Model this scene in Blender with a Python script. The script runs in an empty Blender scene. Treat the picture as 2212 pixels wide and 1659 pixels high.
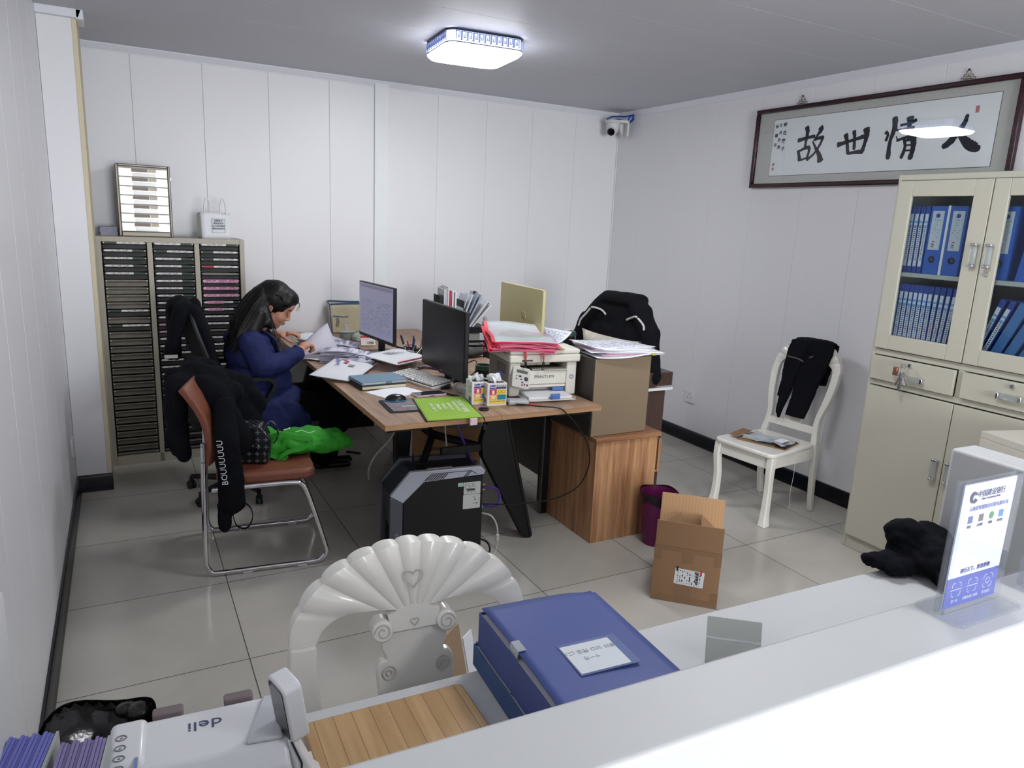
import bpy, bmesh, math, random
from mathutils import Vector, Matrix, Euler, Quaternion, noise
random.seed(7)
sc = bpy.context.scene
COL = sc.collection
R = math.radians
# ---------------------------------------------------------------- camera
cam_d = bpy.data.cameras.new('camera')
cam = bpy.data.objects.new('camera', cam_d)
COL.objects.link(cam)
cam_d.sensor_width = 36.0
cam_d.lens = 1557.39 / 2212 * 36.0
cam_d.clip_start = 0.02
def cam_matrix(yaw, pit, roll, loc):
    cy, sy, cp, sp, cr, sr = math.cos(yaw), math.sin(yaw), math.cos(pit), math.sin(pit), math.cos(roll), math.sin(roll)
    fwd = Vector((sy*cp, cy*cp, -sp)); right = Vector((cy, -sy, 0)); down = fwd.cross(right)
    r2 = cr*right + sr*down; d2 = -sr*right + cr*down
    m = Matrix((r2, -d2, -fwd)).transposed().to_4x4()
    m.translation = loc
    return m
cam.matrix_world = cam_matrix(0.498478, 0.219891, -0.0465148, Vector((-0.30971, -2.41128, 1.54402)))
sc.camera = cam
# ---------------------------------------------------------------- view, world, daylight
sc.view_settings.view_transform = 'Standard'
sc.view_settings.look = 'None'
sc.view_settings.gamma = 1.0
sc.view_settings.exposure = 0.17
w = bpy.data.worlds.new('sky'); sc.world = w; w.use_nodes = True
w.node_tree.nodes['Background'].inputs[0].default_value = (0.72, 0.82, 1.0, 1)
w.node_tree.nodes['Background'].inputs[1].default_value = 1.2
def area(name, loc, rot, sx, sy, power, color):
    d = bpy.data.lights.new(name, 'AREA'); d.shape = 'RECTANGLE'; d.size = sx; d.size_y = sy
    d.energy = power; d.color = color
    o = bpy.data.objects.new(name, d); COL.objects.link(o); o.location = loc; o.rotation_euler = rot
    return o
# daylight coming in through the wide window at the far end of the hall behind the counter
LAMP = 31.0
area('window_daylight', (0.95, -6.72, 1.38), (R(90), 0, R(-3)), 1.6, 1.7, 205, (0.97, 0.98, 1.0))
# ---------------------------------------------------------------- materials
def lin(c):
    return tuple(((v/255.0)/12.92 if v/255.0 <= 0.04045 else ((v/255.0+0.055)/1.055)**2.4) for v in c)
def rgba(c): return (*lin(c), 1.0)
MATS = {}
def mat(name, col=(200,200,200), rough=0.5, metal=0.0, noise_amt=0.0, noise_scale=20.0, bump=0.0, bump_scale=80.0,
        trans=0.0, ior=1.45, coat=0.0, emit=0.0, spec=0.5, alpha=1.0, sheen=0.0):
    if name in MATS: return MATS[name]
    m = bpy.data.materials.new(name); m.use_nodes = True
    nt = m.node_tree; b = nt.nodes['Principled BSDF']
    b.inputs['Base Color'].default_value = rgba(col)
    b.inputs['Roughness'].default_value = rough; b.inputs['Metallic'].default_value = metal
    b.inputs['Transmission Weight'].default_value = trans; b.inputs['IOR'].default_value = ior
    b.inputs['Coat Weight'].default_value = coat; b.inputs['Specular IOR Level'].default_value = spec
    b.inputs['Alpha'].default_value = alpha; b.inputs['Sheen Weight'].default_value = sheen
    if emit: b.inputs['Emission Color'].default_value = rgba(col); b.inputs['Emission Strength'].default_value = emit
    tc = nt.nodes.new('ShaderNodeTexCoord')
    if noise_amt:
        n = nt.nodes.new('ShaderNodeTexNoise'); n.inputs['Scale'].default_value = noise_scale; n.inputs['Detail'].default_value = 4
        nt.links.new(tc.outputs['Object'], n.inputs['Vector'])
        mx = nt.nodes.new('ShaderNodeMix'); mx.data_type = 'RGBA'
        l = lin(col)
        mx.inputs[6].default_value = (*[max(0, v*(1-noise_amt)) for v in l], 1)
        mx.inputs[7].default_value = (*[min(1, v*(1+noise_amt)) for v in l], 1)
        nt.links.new(n.outputs['Fac'], mx.inputs[0]); nt.links.new(mx.outputs[2], b.inputs['Base Color'])
    if bump:
        n2 = nt.nodes.new('ShaderNodeTexNoise'); n2.inputs['Scale'].default_value = bump_scale; n2.inputs['Detail'].default_value = 3
        nt.links.new(tc.outputs['Object'], n2.inputs['Vector'])
        bp = nt.nodes.new('ShaderNodeBump'); bp.inputs['Strength'].default_value = bump; bp.inputs['Distance'].default_value = 0.004
        nt.links.new(n2.outputs['Fac'], bp.inputs['Height']); nt.links.new(bp.outputs[0], b.inputs['Normal'])
    MATS[name] = m
    return m
class NT:
    """tiny helper for node graphs"""
    def __init__(s, m): s.nt = m.node_tree; s.b = s.nt.nodes['Principled BSDF']
    def n(s, t, **kw):
        x = s.nt.nodes.new(t)
        for k, v in kw.items(): setattr(x, k, v)
        return x
    def l(s, a, b): s.nt.links.new(a, b)
    def math(s, op, a, b=None, c=None):
        x = s.nt.nodes.new('ShaderNodeMath'); x.operation = op
        for i, v in enumerate((a, b, c)):
            if v is None: continue
            if isinstance(v, (int, float)): x.inputs[i].default_value = v
            else: s.nt.links.new(v, x.inputs[i])
        return x.outputs[0]
    def mix(s, f, a, b):
        x = s.nt.nodes.new('ShaderNodeMix'); x.data_type = 'RGBA'
        for i, v in ((0, f), (6, a), (7, b)):
            if isinstance(v, tuple): x.inputs[i].default_value = (*v[:3], 1)
            elif isinstance(v, (int, float)): x.inputs[i].default_value = v
            else: s.nt.links.new(v, x.inputs[i])
        return x.outputs[2]
def wood(name, c1, c2, axis=1, scale=1.0, rough=0.45, stretch=14.0, fine=1.0):
    if name in MATS: return MATS[name]
    m = mat(name, c1, rough); g = NT(m)
    tc = g.n('ShaderNodeTexCoord'); mp = g.n('ShaderNodeMapping')
    s = [stretch*scale]*3; s[axis] = 0.9*scale
    mp.inputs['Scale'].default_value = s
    g.l(tc.outputs['Object'], mp.inputs['Vector'])
    n1 = g.n('ShaderNodeTexNoise'); n1.inputs['Scale'].default_value = 1.6; n1.inputs['Detail'].default_value = 8; n1.inputs['Distortion'].default_value = 0.6
    g.l(mp.outputs[0], n1.inputs['Vector'])
    n2 = g.n('ShaderNodeTexNoise'); n2.inputs['Scale'].default_value = 9.0*fine; n2.inputs['Detail'].default_value = 3
    g.l(mp.outputs[0], n2.inputs['Vector'])
    f = g.math('ADD', g.math('MULTIPLY', n1.outputs['Fac'], 0.72), g.math('MULTIPLY', n2.outputs['Fac'], 0.4))
    f = g.math('MULTIPLY', g.math('SUBTRACT', f, 0.4), 3.2)
    f = g.math('MINIMUM', g.math('MAXIMUM', f, 0.0), 1.0)
    g.l(g.mix(f, lin(c1), lin(c2)), g.b.inputs['Base Color'])
    return m
def printed(name, paper=(238,240,245), ink=(70,75,90), rows=28, cols=40, fill=0.55, margin=0.08, ax=(0,1), rough=0.6, region=None, grid=False):
    """paper or screen with rows of small marks like printed text; ax picks the axes of the bounding box (across, down)"""
    if name in MATS: return MATS[name]
    m = mat(name, paper, rough); g = NT(m)
    tc = g.n('ShaderNodeTexCoord'); sp = g.n('ShaderNodeSeparateXYZ'); g.l(tc.outputs['Generated'], sp.inputs[0])
    u, v = sp.outputs[ax[0]], sp.outputs[ax[1]]
    r = g.math('MULTIPLY', v, float(rows)); rf = g.math('FLOOR', r); rr = g.math('FRACT', r)
    c = g.math('MULTIPLY', u, float(cols)); cf = g.math('FLOOR', c)
    wn = g.n('ShaderNodeTexWhiteNoise'); wn.noise_dimensions = '2D'
    cb = g.n('ShaderNodeCombineXYZ'); g.l(cf, cb.inputs[0]); g.l(rf, cb.inputs[1]); g.l(cb.outputs[0], wn.inputs['Vector'])
    w2 = g.n('ShaderNodeTexNoise'); w2.inputs['Scale'].default_value = 3.0; cb2 = g.n('ShaderNodeCombineXYZ')
    g.l(g.math('MULTIPLY', u, 3.0), cb2.inputs[0]); g.l(g.math('MULTIPLY', rf, 0.37), cb2.inputs[1]); g.l(cb2.outputs[0], w2.inputs['Vector'])
    on = g.math('MULTIPLY', g.math('LESS_THAN', wn.outputs[0], fill+0.2), g.math('LESS_THAN', rr, 0.5))
    on = g.math('MULTIPLY', on, g.math('LESS_THAN', w2.outputs['Fac'], 0.40+0.25*fill))
    x0, x1, y0, y1 = region or (margin, 1-margin, margin, 1-margin)
    for s_, lo, hi in ((u, x0, x1), (v, y0, y1)):
        on = g.math('MULTIPLY', on, g.math('MULTIPLY', g.math('GREATER_THAN', s_, lo), g.math('LESS_THAN', s_, hi)))
    if grid:
        ln = g.math('MAXIMUM', g.math('GREATER_THAN', rr, 0.9), g.math('GREATER_THAN', g.math('FRACT', g.math('MULTIPLY', u, cols/6.0)), 0.95))
        for s_, lo, hi in ((u, x0, x1), (v, y0, y1)):
            ln = g.math('MULTIPLY', ln, g.math('MULTIPLY', g.math('GREATER_THAN', s_, lo), g.math('LESS_THAN', s_, hi)))
        on = g.math('MAXIMUM', on, g.math('MULTIPLY', ln, 0.5))
    g.l(g.mix(on, lin(paper), lin(ink)), g.b.inputs['Base Color'])
    return m
# ---------------------------------------------------------------- geometry
class MB:
    def __init__(s): s.bm = bmesh.new()
    def _x(s, vs, m):
        if m is not None: bmesh.ops.transform(s.bm, matrix=m, verts=vs)
    def box(s, x0, x1, y0, y1, z0, z1, m=None):
        r = bmesh.ops.create_cube(s.bm, size=1.0)
        for v in r['verts']:
            v.co = Vector((x0+(v.co.x+.5)*(x1-x0), y0+(v.co.y+.5)*(y1-y0), z0+(v.co.z+.5)*(z1-z0)))
        s._x(r['verts'], m); return s
    def prism(s, pts, h0, h1, plane='xy', m=None):
        """extrude a 2D outline; plane xy (along z), xz (along y), yz (along x)"""
        def P(a, b, h): return {'xy': (a, b, h), 'xz': (a, h, b), 'yz': (h, a, b)}[plane]
        lo = [s.bm.verts.new(P(a, b, h0)) for a, b in pts]; hi = [s.bm.verts.new(P(a, b, h1)) for a, b in pts]
        n = len(pts); fs = []
        fs.append(s.bm.faces.new(lo[::-1])); fs.append(s.bm.faces.new(hi))
        for i in range(n): fs.append(s.bm.faces.new((lo[i], lo[(i+1) % n], hi[(i+1) % n], hi[i])))
        bmesh.ops.recalc_face_normals(s.bm, faces=fs)
        s._x(lo+hi, m); return s
    def tube(s, pts, r, n=8, closed=False, caps=True):
        pts = [Vector(p) for p in pts]; k = len(pts)
        rs = r if isinstance(r, (list, tuple)) else [r]*k
        rings = []; up = None
        for i, p in enumerate(pts):
            if closed: t = pts[(i+1) % k]-pts[i-1]
            else: t = pts[min(i+1, k-1)]-pts[max(i-1, 0)]
            if t.length < 1e-9: t = Vector((0, 0, 1))
            t.normalize()
            if up is None: up = t.orthogonal().normalized()
            else:
                up = up - t*up.dot(t)
                if up.length < 1e-6: up = t.orthogonal()
                up.normalize()
            sd = t.cross(up)
            rings.append([s.bm.verts.new(p+(up*math.cos(2*math.pi*j/n)+sd*math.sin(2*math.pi*j/n))*rs[i]) for j in range(n)])
        for i in range(k if closed else k-1):
            a, b = rings[i], rings[(i+1) % k]
            for j in range(n): s.bm.faces.new((a[j], a[(j+1) % n], b[(j+1) % n], b[j]))
        if caps and not closed: s.bm.faces.new(rings[0][::-1]); s.bm.faces.new(rings[-1])
        return s
    def ribbon(s, pts, wdir, w, t):
        """flat strap: section w along wdir, thickness t"""
        pts = [Vector(p) for p in pts]; wd = Vector(wdir).normalized(); k = len(pts); rings = []
        for i, p in enumerate(pts):
            tn = (pts[min(i+1, k-1)]-pts[max(i-1, 0)]).normalized(); nn = tn.cross(wd).normalized()
            ww = w[i] if isinstance(w, (list, tuple)) else w
            rings.append([s.bm.verts.new(p+wd*a*ww/2+nn*b*t/2) for a, b in ((-1, -1), (1, -1), (1, 1), (-1, 1))])
        for i in range(k-1):
            a, b = rings[i], rings[i+1]
            for j in range(4): s.bm.faces.new((a[j], a[(j+1) % 4], b[(j+1) % 4], b[j]))
        s.bm.faces.new(rings[0][::-1]); s.bm.faces.new(rings[-1]); return s
    def lathe(s, prof, n=32, m=None, a0=0.0, a1=2*math.pi):
        full = abs(a1-a0-2*math.pi) < 1e-6; rings = []; allv = []
        for r, z in prof:
            if r < 1e-6:
                v = s.bm.verts.new((0, 0, z)); rings.append([v]); allv.append(v)
            else:
                rg = [s.bm.verts.new((r*math.cos(a0+(a1-a0)*j/n), r*math.sin(a0+(a1-a0)*j/n), z)) for j in range(n if full else n+1)]
                rings.append(rg); allv += rg
        for i in range(len(rings)-1):
            a, b = rings[i], rings[i+1]; k = max(len(a), len(b))
            for j in range(k if full else k-1):
                j2 = (j+1) % k
                if len(a) == 1 and len(b) == 1: continue
                if len(a) == 1: s.bm.faces.new((a[0], b[j2], b[j]))
                elif len(b) == 1: s.bm.faces.new((a[j], a[j2], b[0]))
                else: s.bm.faces.new((a[j], a[j2], b[j2], b[j]))
        s._x(allv, m); return s
    def sphere(s, c, r, m=None, seg=16):
        rr = r if isinstance(r, (tuple, list)) else (r, r, r)
        q = bmesh.ops.create_uvsphere(s.bm, u_segments=seg, v_segments=max(6, seg//2), radius=1.0)
        for v in q['verts']: v.co = Vector((v.co.x*rr[0], v.co.y*rr[1], v.co.z*rr[2]))
        if m is not None: bmesh.ops.transform(s.bm, matrix=m, verts=q['verts'])
        bmesh.ops.translate(s.bm, vec=Vector(c), verts=q['verts']); return s
    def grid(s, nx, ny, fn, thick=0.0):
        """surface fn(u,v)->point"""
        g = [[s.bm.verts.new(fn(i/nx, j/ny)) for j in range(ny+1)] for i in range(nx+1)]
        for i in range(nx):
            for j in range(ny): s.bm.faces.new((g[i][j], g[i+1][j], g[i+1][j+1], g[i][j+1]))
        return s
    def build(s, name, m, parent=None, bevel=0.0, seg=2, smooth=35, solid=0.0, sub=0, loc=None, rot=None, off=0.0):
        me = bpy.data.meshes.new(name)
        s.bm.normal_update(); s.bm.to_mesh(me); s.bm.free()
        if m is not None: me.materials.append(m)
        o = bpy.data.objects.new(name, me); COL.objects.link(o)
        if parent is not None: o.parent = parent
        if loc is not None: o.location = loc
        if rot is not None: o.rotation_euler = rot
        if solid: md = o.modifiers.new('solid', 'SOLIDIFY'); md.thickness = solid; md.offset = off
        if bevel:
            md = o.modifiers.new('bevel', 'BEVEL'); md.width = bevel; md.segments = seg; md.limit_method = 'ANGLE'; md.angle_limit = R(40)
            md.harden_normals = False
        if sub: md = o.modifiers.new('sub', 'SUBSURF'); md.levels = sub; md.render_levels = sub
        if smooth:
            for p in me.polygons: p.use_smooth = True
            me.set_sharp_from_angle(angle=R(smooth))
        return o
def tag(o, label=None, cat=None, group=None, kind=None):
    if label: o['label'] = label
    if cat: o['category'] = cat
    if group: o['group'] = group
    if kind: o['kind'] = kind
    return o
def thing(name, label, cat, loc=(0,0,0), rz=0.0, group=None, rot=None):
    o = bpy.data.objects.new(name, None); COL.objects.link(o); o.empty_display_size = 0.05
    o.location = loc; o.rotation_euler = rot or (0, 0, rz)
    return tag(o, label, cat, group)
def children(o): return [c for c in bpy.data.objects if c.parent == o]
def copy_tree(o, parent=None):
    c = o.copy(); COL.objects.link(c)
    if parent is not None: c.parent = parent
    for ch in children(o): copy_tree(ch, c)
    return c
def bake(o):
    dg = bpy.context.evaluated_depsgraph_get()
    me = bpy.data.meshes.new_from_object(o.evaluated_get(dg))
    old = o.data; o.modifiers.clear(); me.name = o.name; o.data = me
    bpy.data.meshes.remove(old)
    for p in me.polygons: p.use_smooth = True
    return o
TEX = {}
def clouds(sz):
    k = 'clouds%g' % sz
    if k not in TEX:
        t = bpy.data.textures.new(k, 'CLOUDS'); t.noise_scale = sz; t.noise_depth = 2; TEX[k] = t
    return TEX[k]
def blob(name, m, parent, shapes, voxel=0.01, smooth=4, disp=0.0, dsize=0.06, fac=0.5):
    """one continuous soft body grown from overlapping tapered capsules ('c',p1,r1,p2,r2) and ellipsoids ('e',centre,(radii),(euler))"""
    b = MB()
    for s_ in shapes:
        if s_[0] == 'c':
            p1, r1, p2, r2 = Vector(s_[1]), s_[2], Vector(s_[3]), s_[4]
            L = (p2-p1).length; k = max(2, int(L/(0.35*min(r1, r2)))+1)
            for i in range(k+1):
                t = i/k; b.sphere(p1.lerp(p2, t), r1+(r2-r1)*t, seg=12)
        elif s_[0] == 'f':   # flat capsule: like c with vertical-plane squash factor on given axis
            p1, r1, p2, r2, sc_ = Vector(s_[1]), s_[2], Vector(s_[3]), s_[4], s_[5]
            L = (p2-p1).length; k = max(2, int(L/(0.3*min(r1, r2)*min(sc_)))+1)
            k = min(k, 24)
            for i in range(k+1):
                t = i/k; r = r1+(r2-r1)*t; b.sphere(p1.lerp(p2, t), (r*sc_[0], r*sc_[1], r*sc_[2]), seg=14)
        elif s_[0] == 'e':
            b.sphere(s_[1], s_[2], m=Euler(s_[3]).to_matrix().to_4x4() if len(s_) > 3 else None, seg=20)
        elif s_[0] == 'p':
            k0 = len(b.bm.verts); b.prism(s_[1], s_[2], s_[3], 'xz'); b.bm.verts.ensure_lookup_table()
            for v in b.bm.verts[k0:]: v.co = s_[4](v.co)
        elif s_[0] == 'b':
            b.box(*s_[1], m=s_[2] if len(s_) > 2 else None)
    o = b.build(name, m, parent, smooth=0)
    md = o.modifiers.new('r', 'REMESH'); md.mode = 'VOXEL'; md.voxel_size = voxel; md.use_smooth_shade = True
    if smooth: md = o.modifiers.new('s', 'SMOOTH'); md.iterations = smooth; md.factor = fac
    if disp:
        md = o.modifiers.new('d', 'DISPLACE'); md.texture = clouds(dsize); md.strength = disp; md.mid_level = 0.5; md.texture_coords = 'LOCAL'
        md = o.modifiers.new('s2', 'SMOOTH'); md.iterations = 1
    return bake(o)
def text(s, size, m, parent, loc, rot, name='lettering', ext=0.0003, off=0.0, align='CENTER', sx=1.0, valign='CENTER', space=1.0):
    c = bpy.data.curves.new(name, 'FONT'); c.body = s; c.size = size; c.extrude = ext; c.offset = off
    c.align_x = align; c.align_y = valign; c.resolution_u = 2; c.space_character = space
    t = bpy.data.objects.new(name, c); COL.objects.link(t)
    dg = bpy.context.evaluated_depsgraph_get(); me = bpy.data.meshes.new_from_object(t.evaluated_get(dg))
    bpy.data.objects.remove(t); bpy.data.curves.remove(c)
    me.materials.clear(); me.materials.append(m); me.name = name
    o = bpy.data.objects.new(name, me); COL.objects.link(o); o.parent = parent; o.location = loc; o.rotation_euler = rot; o.scale = (sx, 1, 1)
    return o
def arc(c, r, a0, a1, n, plane='xy', z=0.0):
    out = []
    for i in range(n+1):
        a = R(a0+(a1-a0)*i/n); x, y = c[0]+r*math.cos(a), c[1]+r*math.sin(a)
        out.append({'xy': (x, y, z), 'xz': (x, z, y), 'yz': (z, x, y)}[plane])
    return out
def rrect(x0, x1, y0, y1, r, n=5):
    out = []
    for cx, cy, a in ((x1-r, y1-r, 0), (x0+r, y1-r, 90), (x0+r, y0+r, 180), (x1-r, y0+r, 270)):
        for i in range(n+1):
            t = R(a+90*i/n); out.append((cx+r*math.cos(t), cy+r*math.sin(t)))
    return out
def smoothpath(pts, n=6):
    """Catmull-Rom through 3D points"""
    P = [Vector(p) for p in pts]; P = [P[0]*2-P[1]]+P+[P[-1]*2-P[-2]]; out = []
    for i in range(1, len(P)-2):
        for k in range(n):
            t = k/n; a, b, c, d = P[i-1], P[i], P[i+1], P[i+2]
            out.append(0.5*((2*b)+(c-a)*t+(2*a-5*b+4*c-d)*t*t+(3*b-a-3*c+d)*t**3))
    out.append(P[-2]); return out
def sm(a, b, x):
    t = max(0.0, min(1.0, (x-a)/(b-a))); return t*t*(3-2*t)
# shared materials
def layered(name, c1, c2, n=260.0, axis=2):
    m = mat(name, c1, .75); g = NT(m); tc = g.n('ShaderNodeTexCoord'); mp = g.n('ShaderNodeMapping'); sc_ = [6.0]*3; sc_[axis] = n; mp.inputs['Scale'].default_value = sc_
    g.l(tc.outputs['Object'], mp.inputs['Vector']); nn = g.n('ShaderNodeTexNoise'); nn.inputs['Scale'].default_value = 1.0; nn.inputs['Detail'].default_value = 2; g.l(mp.outputs[0], nn.inputs['Vector'])
    f = g.math('MINIMUM', g.math('MAXIMUM', g.math('MULTIPLY', g.math('SUBTRACT', nn.outputs['Fac'], .40), 5.0), 0.0), 1.0)
    g.l(g.mix(f, lin(c2), lin(c1)), g.b.inputs['Base Color']); return m
WHITE = mat('white_lacquer', (232,232,230), 0.22, coat=0.3)
BLACK = mat('black_plastic', (18,19,22), 0.4)
MATTEBLK = mat('black_paint', (14,15,18), 0.5)
CHROME = mat('chrome', (215,215,220), 0.08, 1.0)
STEEL = mat('brushed_steel', (180,180,180), 0.3, 1.0)
def thin_glass(name, tint=(250,252,255), ior=1.45, haze=0.0, hazec=(220,224,230)):
    # a thin clear pane: lets light straight through and mirrors by Fresnel, with an optional slight diffuse haze
    if name in MATS: return MATS[name]
    m = bpy.data.materials.new(name); m.use_nodes = True; nt = m.node_tree; nt.nodes.clear()
    out = nt.nodes.new('ShaderNodeOutputMaterial'); tr = nt.nodes.new('ShaderNodeBsdfTransparent'); gl = nt.nodes.new('ShaderNodeBsdfGlossy'); fr = nt.nodes.new('ShaderNodeFresnel'); mx = nt.nodes.new('ShaderNodeMixShader')
    tr.inputs[0].default_value = rgba(tint); gl.inputs['Roughness'].default_value = 0.01; ge = nt.nodes.new('ShaderNodeNewGeometry'); mr = nt.nodes.new('ShaderNodeMapRange'); mr.inputs[3].default_value = ior; mr.inputs[4].default_value = 1/ior
    nt.links.new(ge.outputs['Backfacing'], mr.inputs[0]); nt.links.new(mr.outputs[0], fr.inputs['IOR'])
    nt.links.new(fr.outputs[0], mx.inputs[0]); nt.links.new(gl.outputs[0], mx.inputs[2])
    if haze:
        df = nt.nodes.new('ShaderNodeBsdfDiffuse'); df.inputs[0].default_value = rgba(hazec); m2 = nt.nodes.new('ShaderNodeMixShader'); m2.inputs[0].default_value = haze
        nt.links.new(tr.outputs[0], m2.inputs[1]); nt.links.new(df.outputs[0], m2.inputs[2]); nt.links.new(m2.outputs[0], mx.inputs[1])
    else: nt.links.new(tr.outputs[0], mx.inputs[1])
    nt.links.new(mx.outputs[0], out.inputs[0]); MATS[name] = m; return m
ACRYL = thin_glass('clear_acrylic')
PAPER = mat('paper', (235,237,243), 0.7, bump=0.1, bump_scale=20)
INK = mat('ink', (28,30,38), 0.6)
NAVYBLK = mat('black_cloth', (11,12,19), 0.95, bump=0.35, bump_scale=300, sheen=0.0, spec=0.2)
# ================================================================ THE ROOM
WALL = mat('wall_panel', (228,228,231), 0.38, bump=0.25, bump_scale=2.2, spec=0.45)
CEIL = mat('ceiling_panel', (194,195,202), 0.55, noise_amt=0.05, noise_scale=60, bump=0.05, bump_scale=120)
TRIMM = mat('trim_white', (222,224,230), 0.4)
BASEM = mat('baseboard_navy', (14,16,24), 0.25, noise_amt=0.2, noise_scale=6)
X0, X1, Y0, Y1, H = -0.6, 3.36, -7.0, 2.70, 2.45
XH, YL = -3.4, -1.96   # unseen hall, widened on the left to give the daylight a clear path
def floor_mat():
    m = mat('floor_tile', (150,146,139), 0.16); g = NT(m)
    tc = g.n('ShaderNodeTexCoord'); sp = g.n('ShaderNodeSeparateXYZ'); g.l(tc.outputs['Object'], sp.inputs[0])
    def ln(v):
        f = g.math('FRACT', g.math('DIVIDE', g.math('ADD', v, 60.0), 0.6))
        a = g.math('ABSOLUTE', g.math('SUBTRACT', f, 0.5))
        return g.math('GREATER_THAN', a, 0.5-0.0028)
    grout = g.math('MAXIMUM', ln(sp.outputs[0]), ln(sp.outputs[1]))
    n1 = g.n('ShaderNodeTexNoise'); n1.inputs['Scale'].default_value = 2.2; n1.inputs['Detail'].default_value = 6; n1.inputs['Distortion'].default_value = 1.5
    g.l(tc.outputs['Object'], n1.inputs['Vector'])
    wn = g.n('ShaderNodeTexWhiteNoise'); wn.noise_dimensions = '2D'; cb = g.n('ShaderNodeCombineXYZ')
    g.l(g.math('FLOOR', g.math('DIVIDE', sp.outputs[0], 0.6)), cb.inputs[0]); g.l(g.math('FLOOR', g.math('DIVIDE', sp.outputs[1], 0.6)), cb.inputs[1])
    g.l(cb.outputs[0], wn.inputs['Vector'])
    f = g.math('ADD', g.math('MULTIPLY', n1.outputs['Fac'], 0.8), g.math('MULTIPLY', wn.outputs[0], 0.3))
    c = g.mix(f, lin((164,161,153)), lin((192,188,179)))
    c = g.mix(grout, c, lin((52,50,48)))
    g.l(c, g.b.inputs['Base Color'])
    g.l(g.math('ADD', g.math('MULTIPLY', n1.outputs['Fac'], 0.08), g.math('ADD', g.math('MULTIPLY', grout, 0.5), 0.10)), g.b.inputs['Roughness'])
    return m
b = MB(); b.box(XH-0.1, X1+0.1, Y0-0.1, Y1+0.1, -0.1, 0.0); tag(b.build('floor', floor_mat(), smooth=0), kind='structure')
# ceiling of long boards running across the room
b = MB(); ys = [2.72, 2.366]
while ys[-1] > Y0: ys.append(ys[-1]-0.394)
for a_, c_ in zip(ys[1:], ys[:-1]): b.box(XH-0.05, X1+0.05, a_+0.0004, c_-0.0004, H, H+0.08)
tag(b.build('ceiling', CEIL, bevel=0.0016, seg=1, smooth=0), kind='structure')
def wall_panels(name, axis, fixed, out, edges, z0=0.0, z1=None, extra=None):
    b = MB(); z1 = z1 or H
    for a0, a1 in zip(edges[:-1], edges[1:]):
        if axis == 'x': b.box(a0+.0004, a1-.0004, min(fixed, fixed+out), max(fixed, fixed+out), z0, z1)
        else: b.box(min(fixed, fixed+out), max(fixed, fixed+out), a0+.0004, a1-.0004, z0, z1)
    return tag(b.build(name, WALL, bevel=0.0022, seg=1, smooth=0), kind='structure')
wall_panels('wall_back', 'x', Y1, 0.08, [-0.66, -0.196, 0.198, 0.59, 0.982, 1.376, 1.764, 2.155, 2.548, 2.942, 3.44])
ys = [2.70, 2.36]; 
while ys[-1] > Y0: ys.append(ys[-1]-0.397)
ys[-1] = Y0-0.1
wall_panels('wall_right', 'y', X1, 0.08, ys[::-1])
ys = [2.70, 2.31]
while ys[-1] > YL: ys.append(ys[-1]-0.392)
ys[-1] = YL
wall_panels('wall_left', 'y', X0, -0.08, ys[::-1])
# unseen hall wall with one window, set far back to even the daylight
def rear():
    b = MB(); y0, y1 = Y0-0.1, Y0; wx0, wx1, wz0, wz1 = 0.0, 1.9, 0.35, 2.3
    b.box(XH-0.1, wx0, y0, y1, 0, H); b.box(wx1, X1+0.05, y0, y1, 0, H); b.box(wx0, wx1, y0, y1, 0, wz0); b.box(wx0, wx1, y0, y1, wz1, H)
    tag(b.build('wall_rear', WALL, smooth=0), kind='structure')
    b = MB(); b.box(XH-0.1, XH, Y0, YL, 0, H); tag(b.build('wall_west', WALL, smooth=0), kind='structure')
    b = MB(); b.box(XH-0.1, X0-0.081, YL, YL+.08, 0, H); tag(b.build('wall_side', WALL, smooth=0), kind='structure')
    b = MB()
    for x in (wx0, (wx0+wx1)/2-.025, wx1-.05): b.box(x, x+0.05, y0+.02, y1, wz0, wz1)
    b.box(wx0, wx1, y0+.02, y1, wz0, wz0+.05); b.box(wx0, wx1, y0+.02, y1, wz1-.05, wz1)
    wn = tag(b.build('window_1', TRIMM, smooth=0), kind='structure')
    b = MB(); b.box(wx0+.05, wx1-.05, y0+.05, y0+.056, wz0+.05, wz1-.05); b.build('pane', ACRYL, wn, smooth=0)
rear()
# boxed column in the left corner
b = MB(); b.box(X0+.001, -0.452, 1.95, 2.32, 0, H); tag(b.build('trim_1', WALL, bevel=0.002, seg=1, smooth=0), kind='structure')
b = MB(); b.box(-0.452, -0.432, 1.948, 2.32, 0, H-0.02)
tag(b.build('trim_2', mat('foam_edge', (214,204,176), 0.8, noise_amt=0.06, noise_scale=25), smooth=0), kind='structure')
# white strip hiding the joint in the back wall
b = MB(); b.box(1.29, 1.392, Y1-0.022, Y1, 0, 2.435); tag(b.build('trim_3', mat('strip_white', (228,232,232), 0.45, noise_amt=0.03, noise_scale=9), bevel=0.003), kind='structure')
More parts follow.
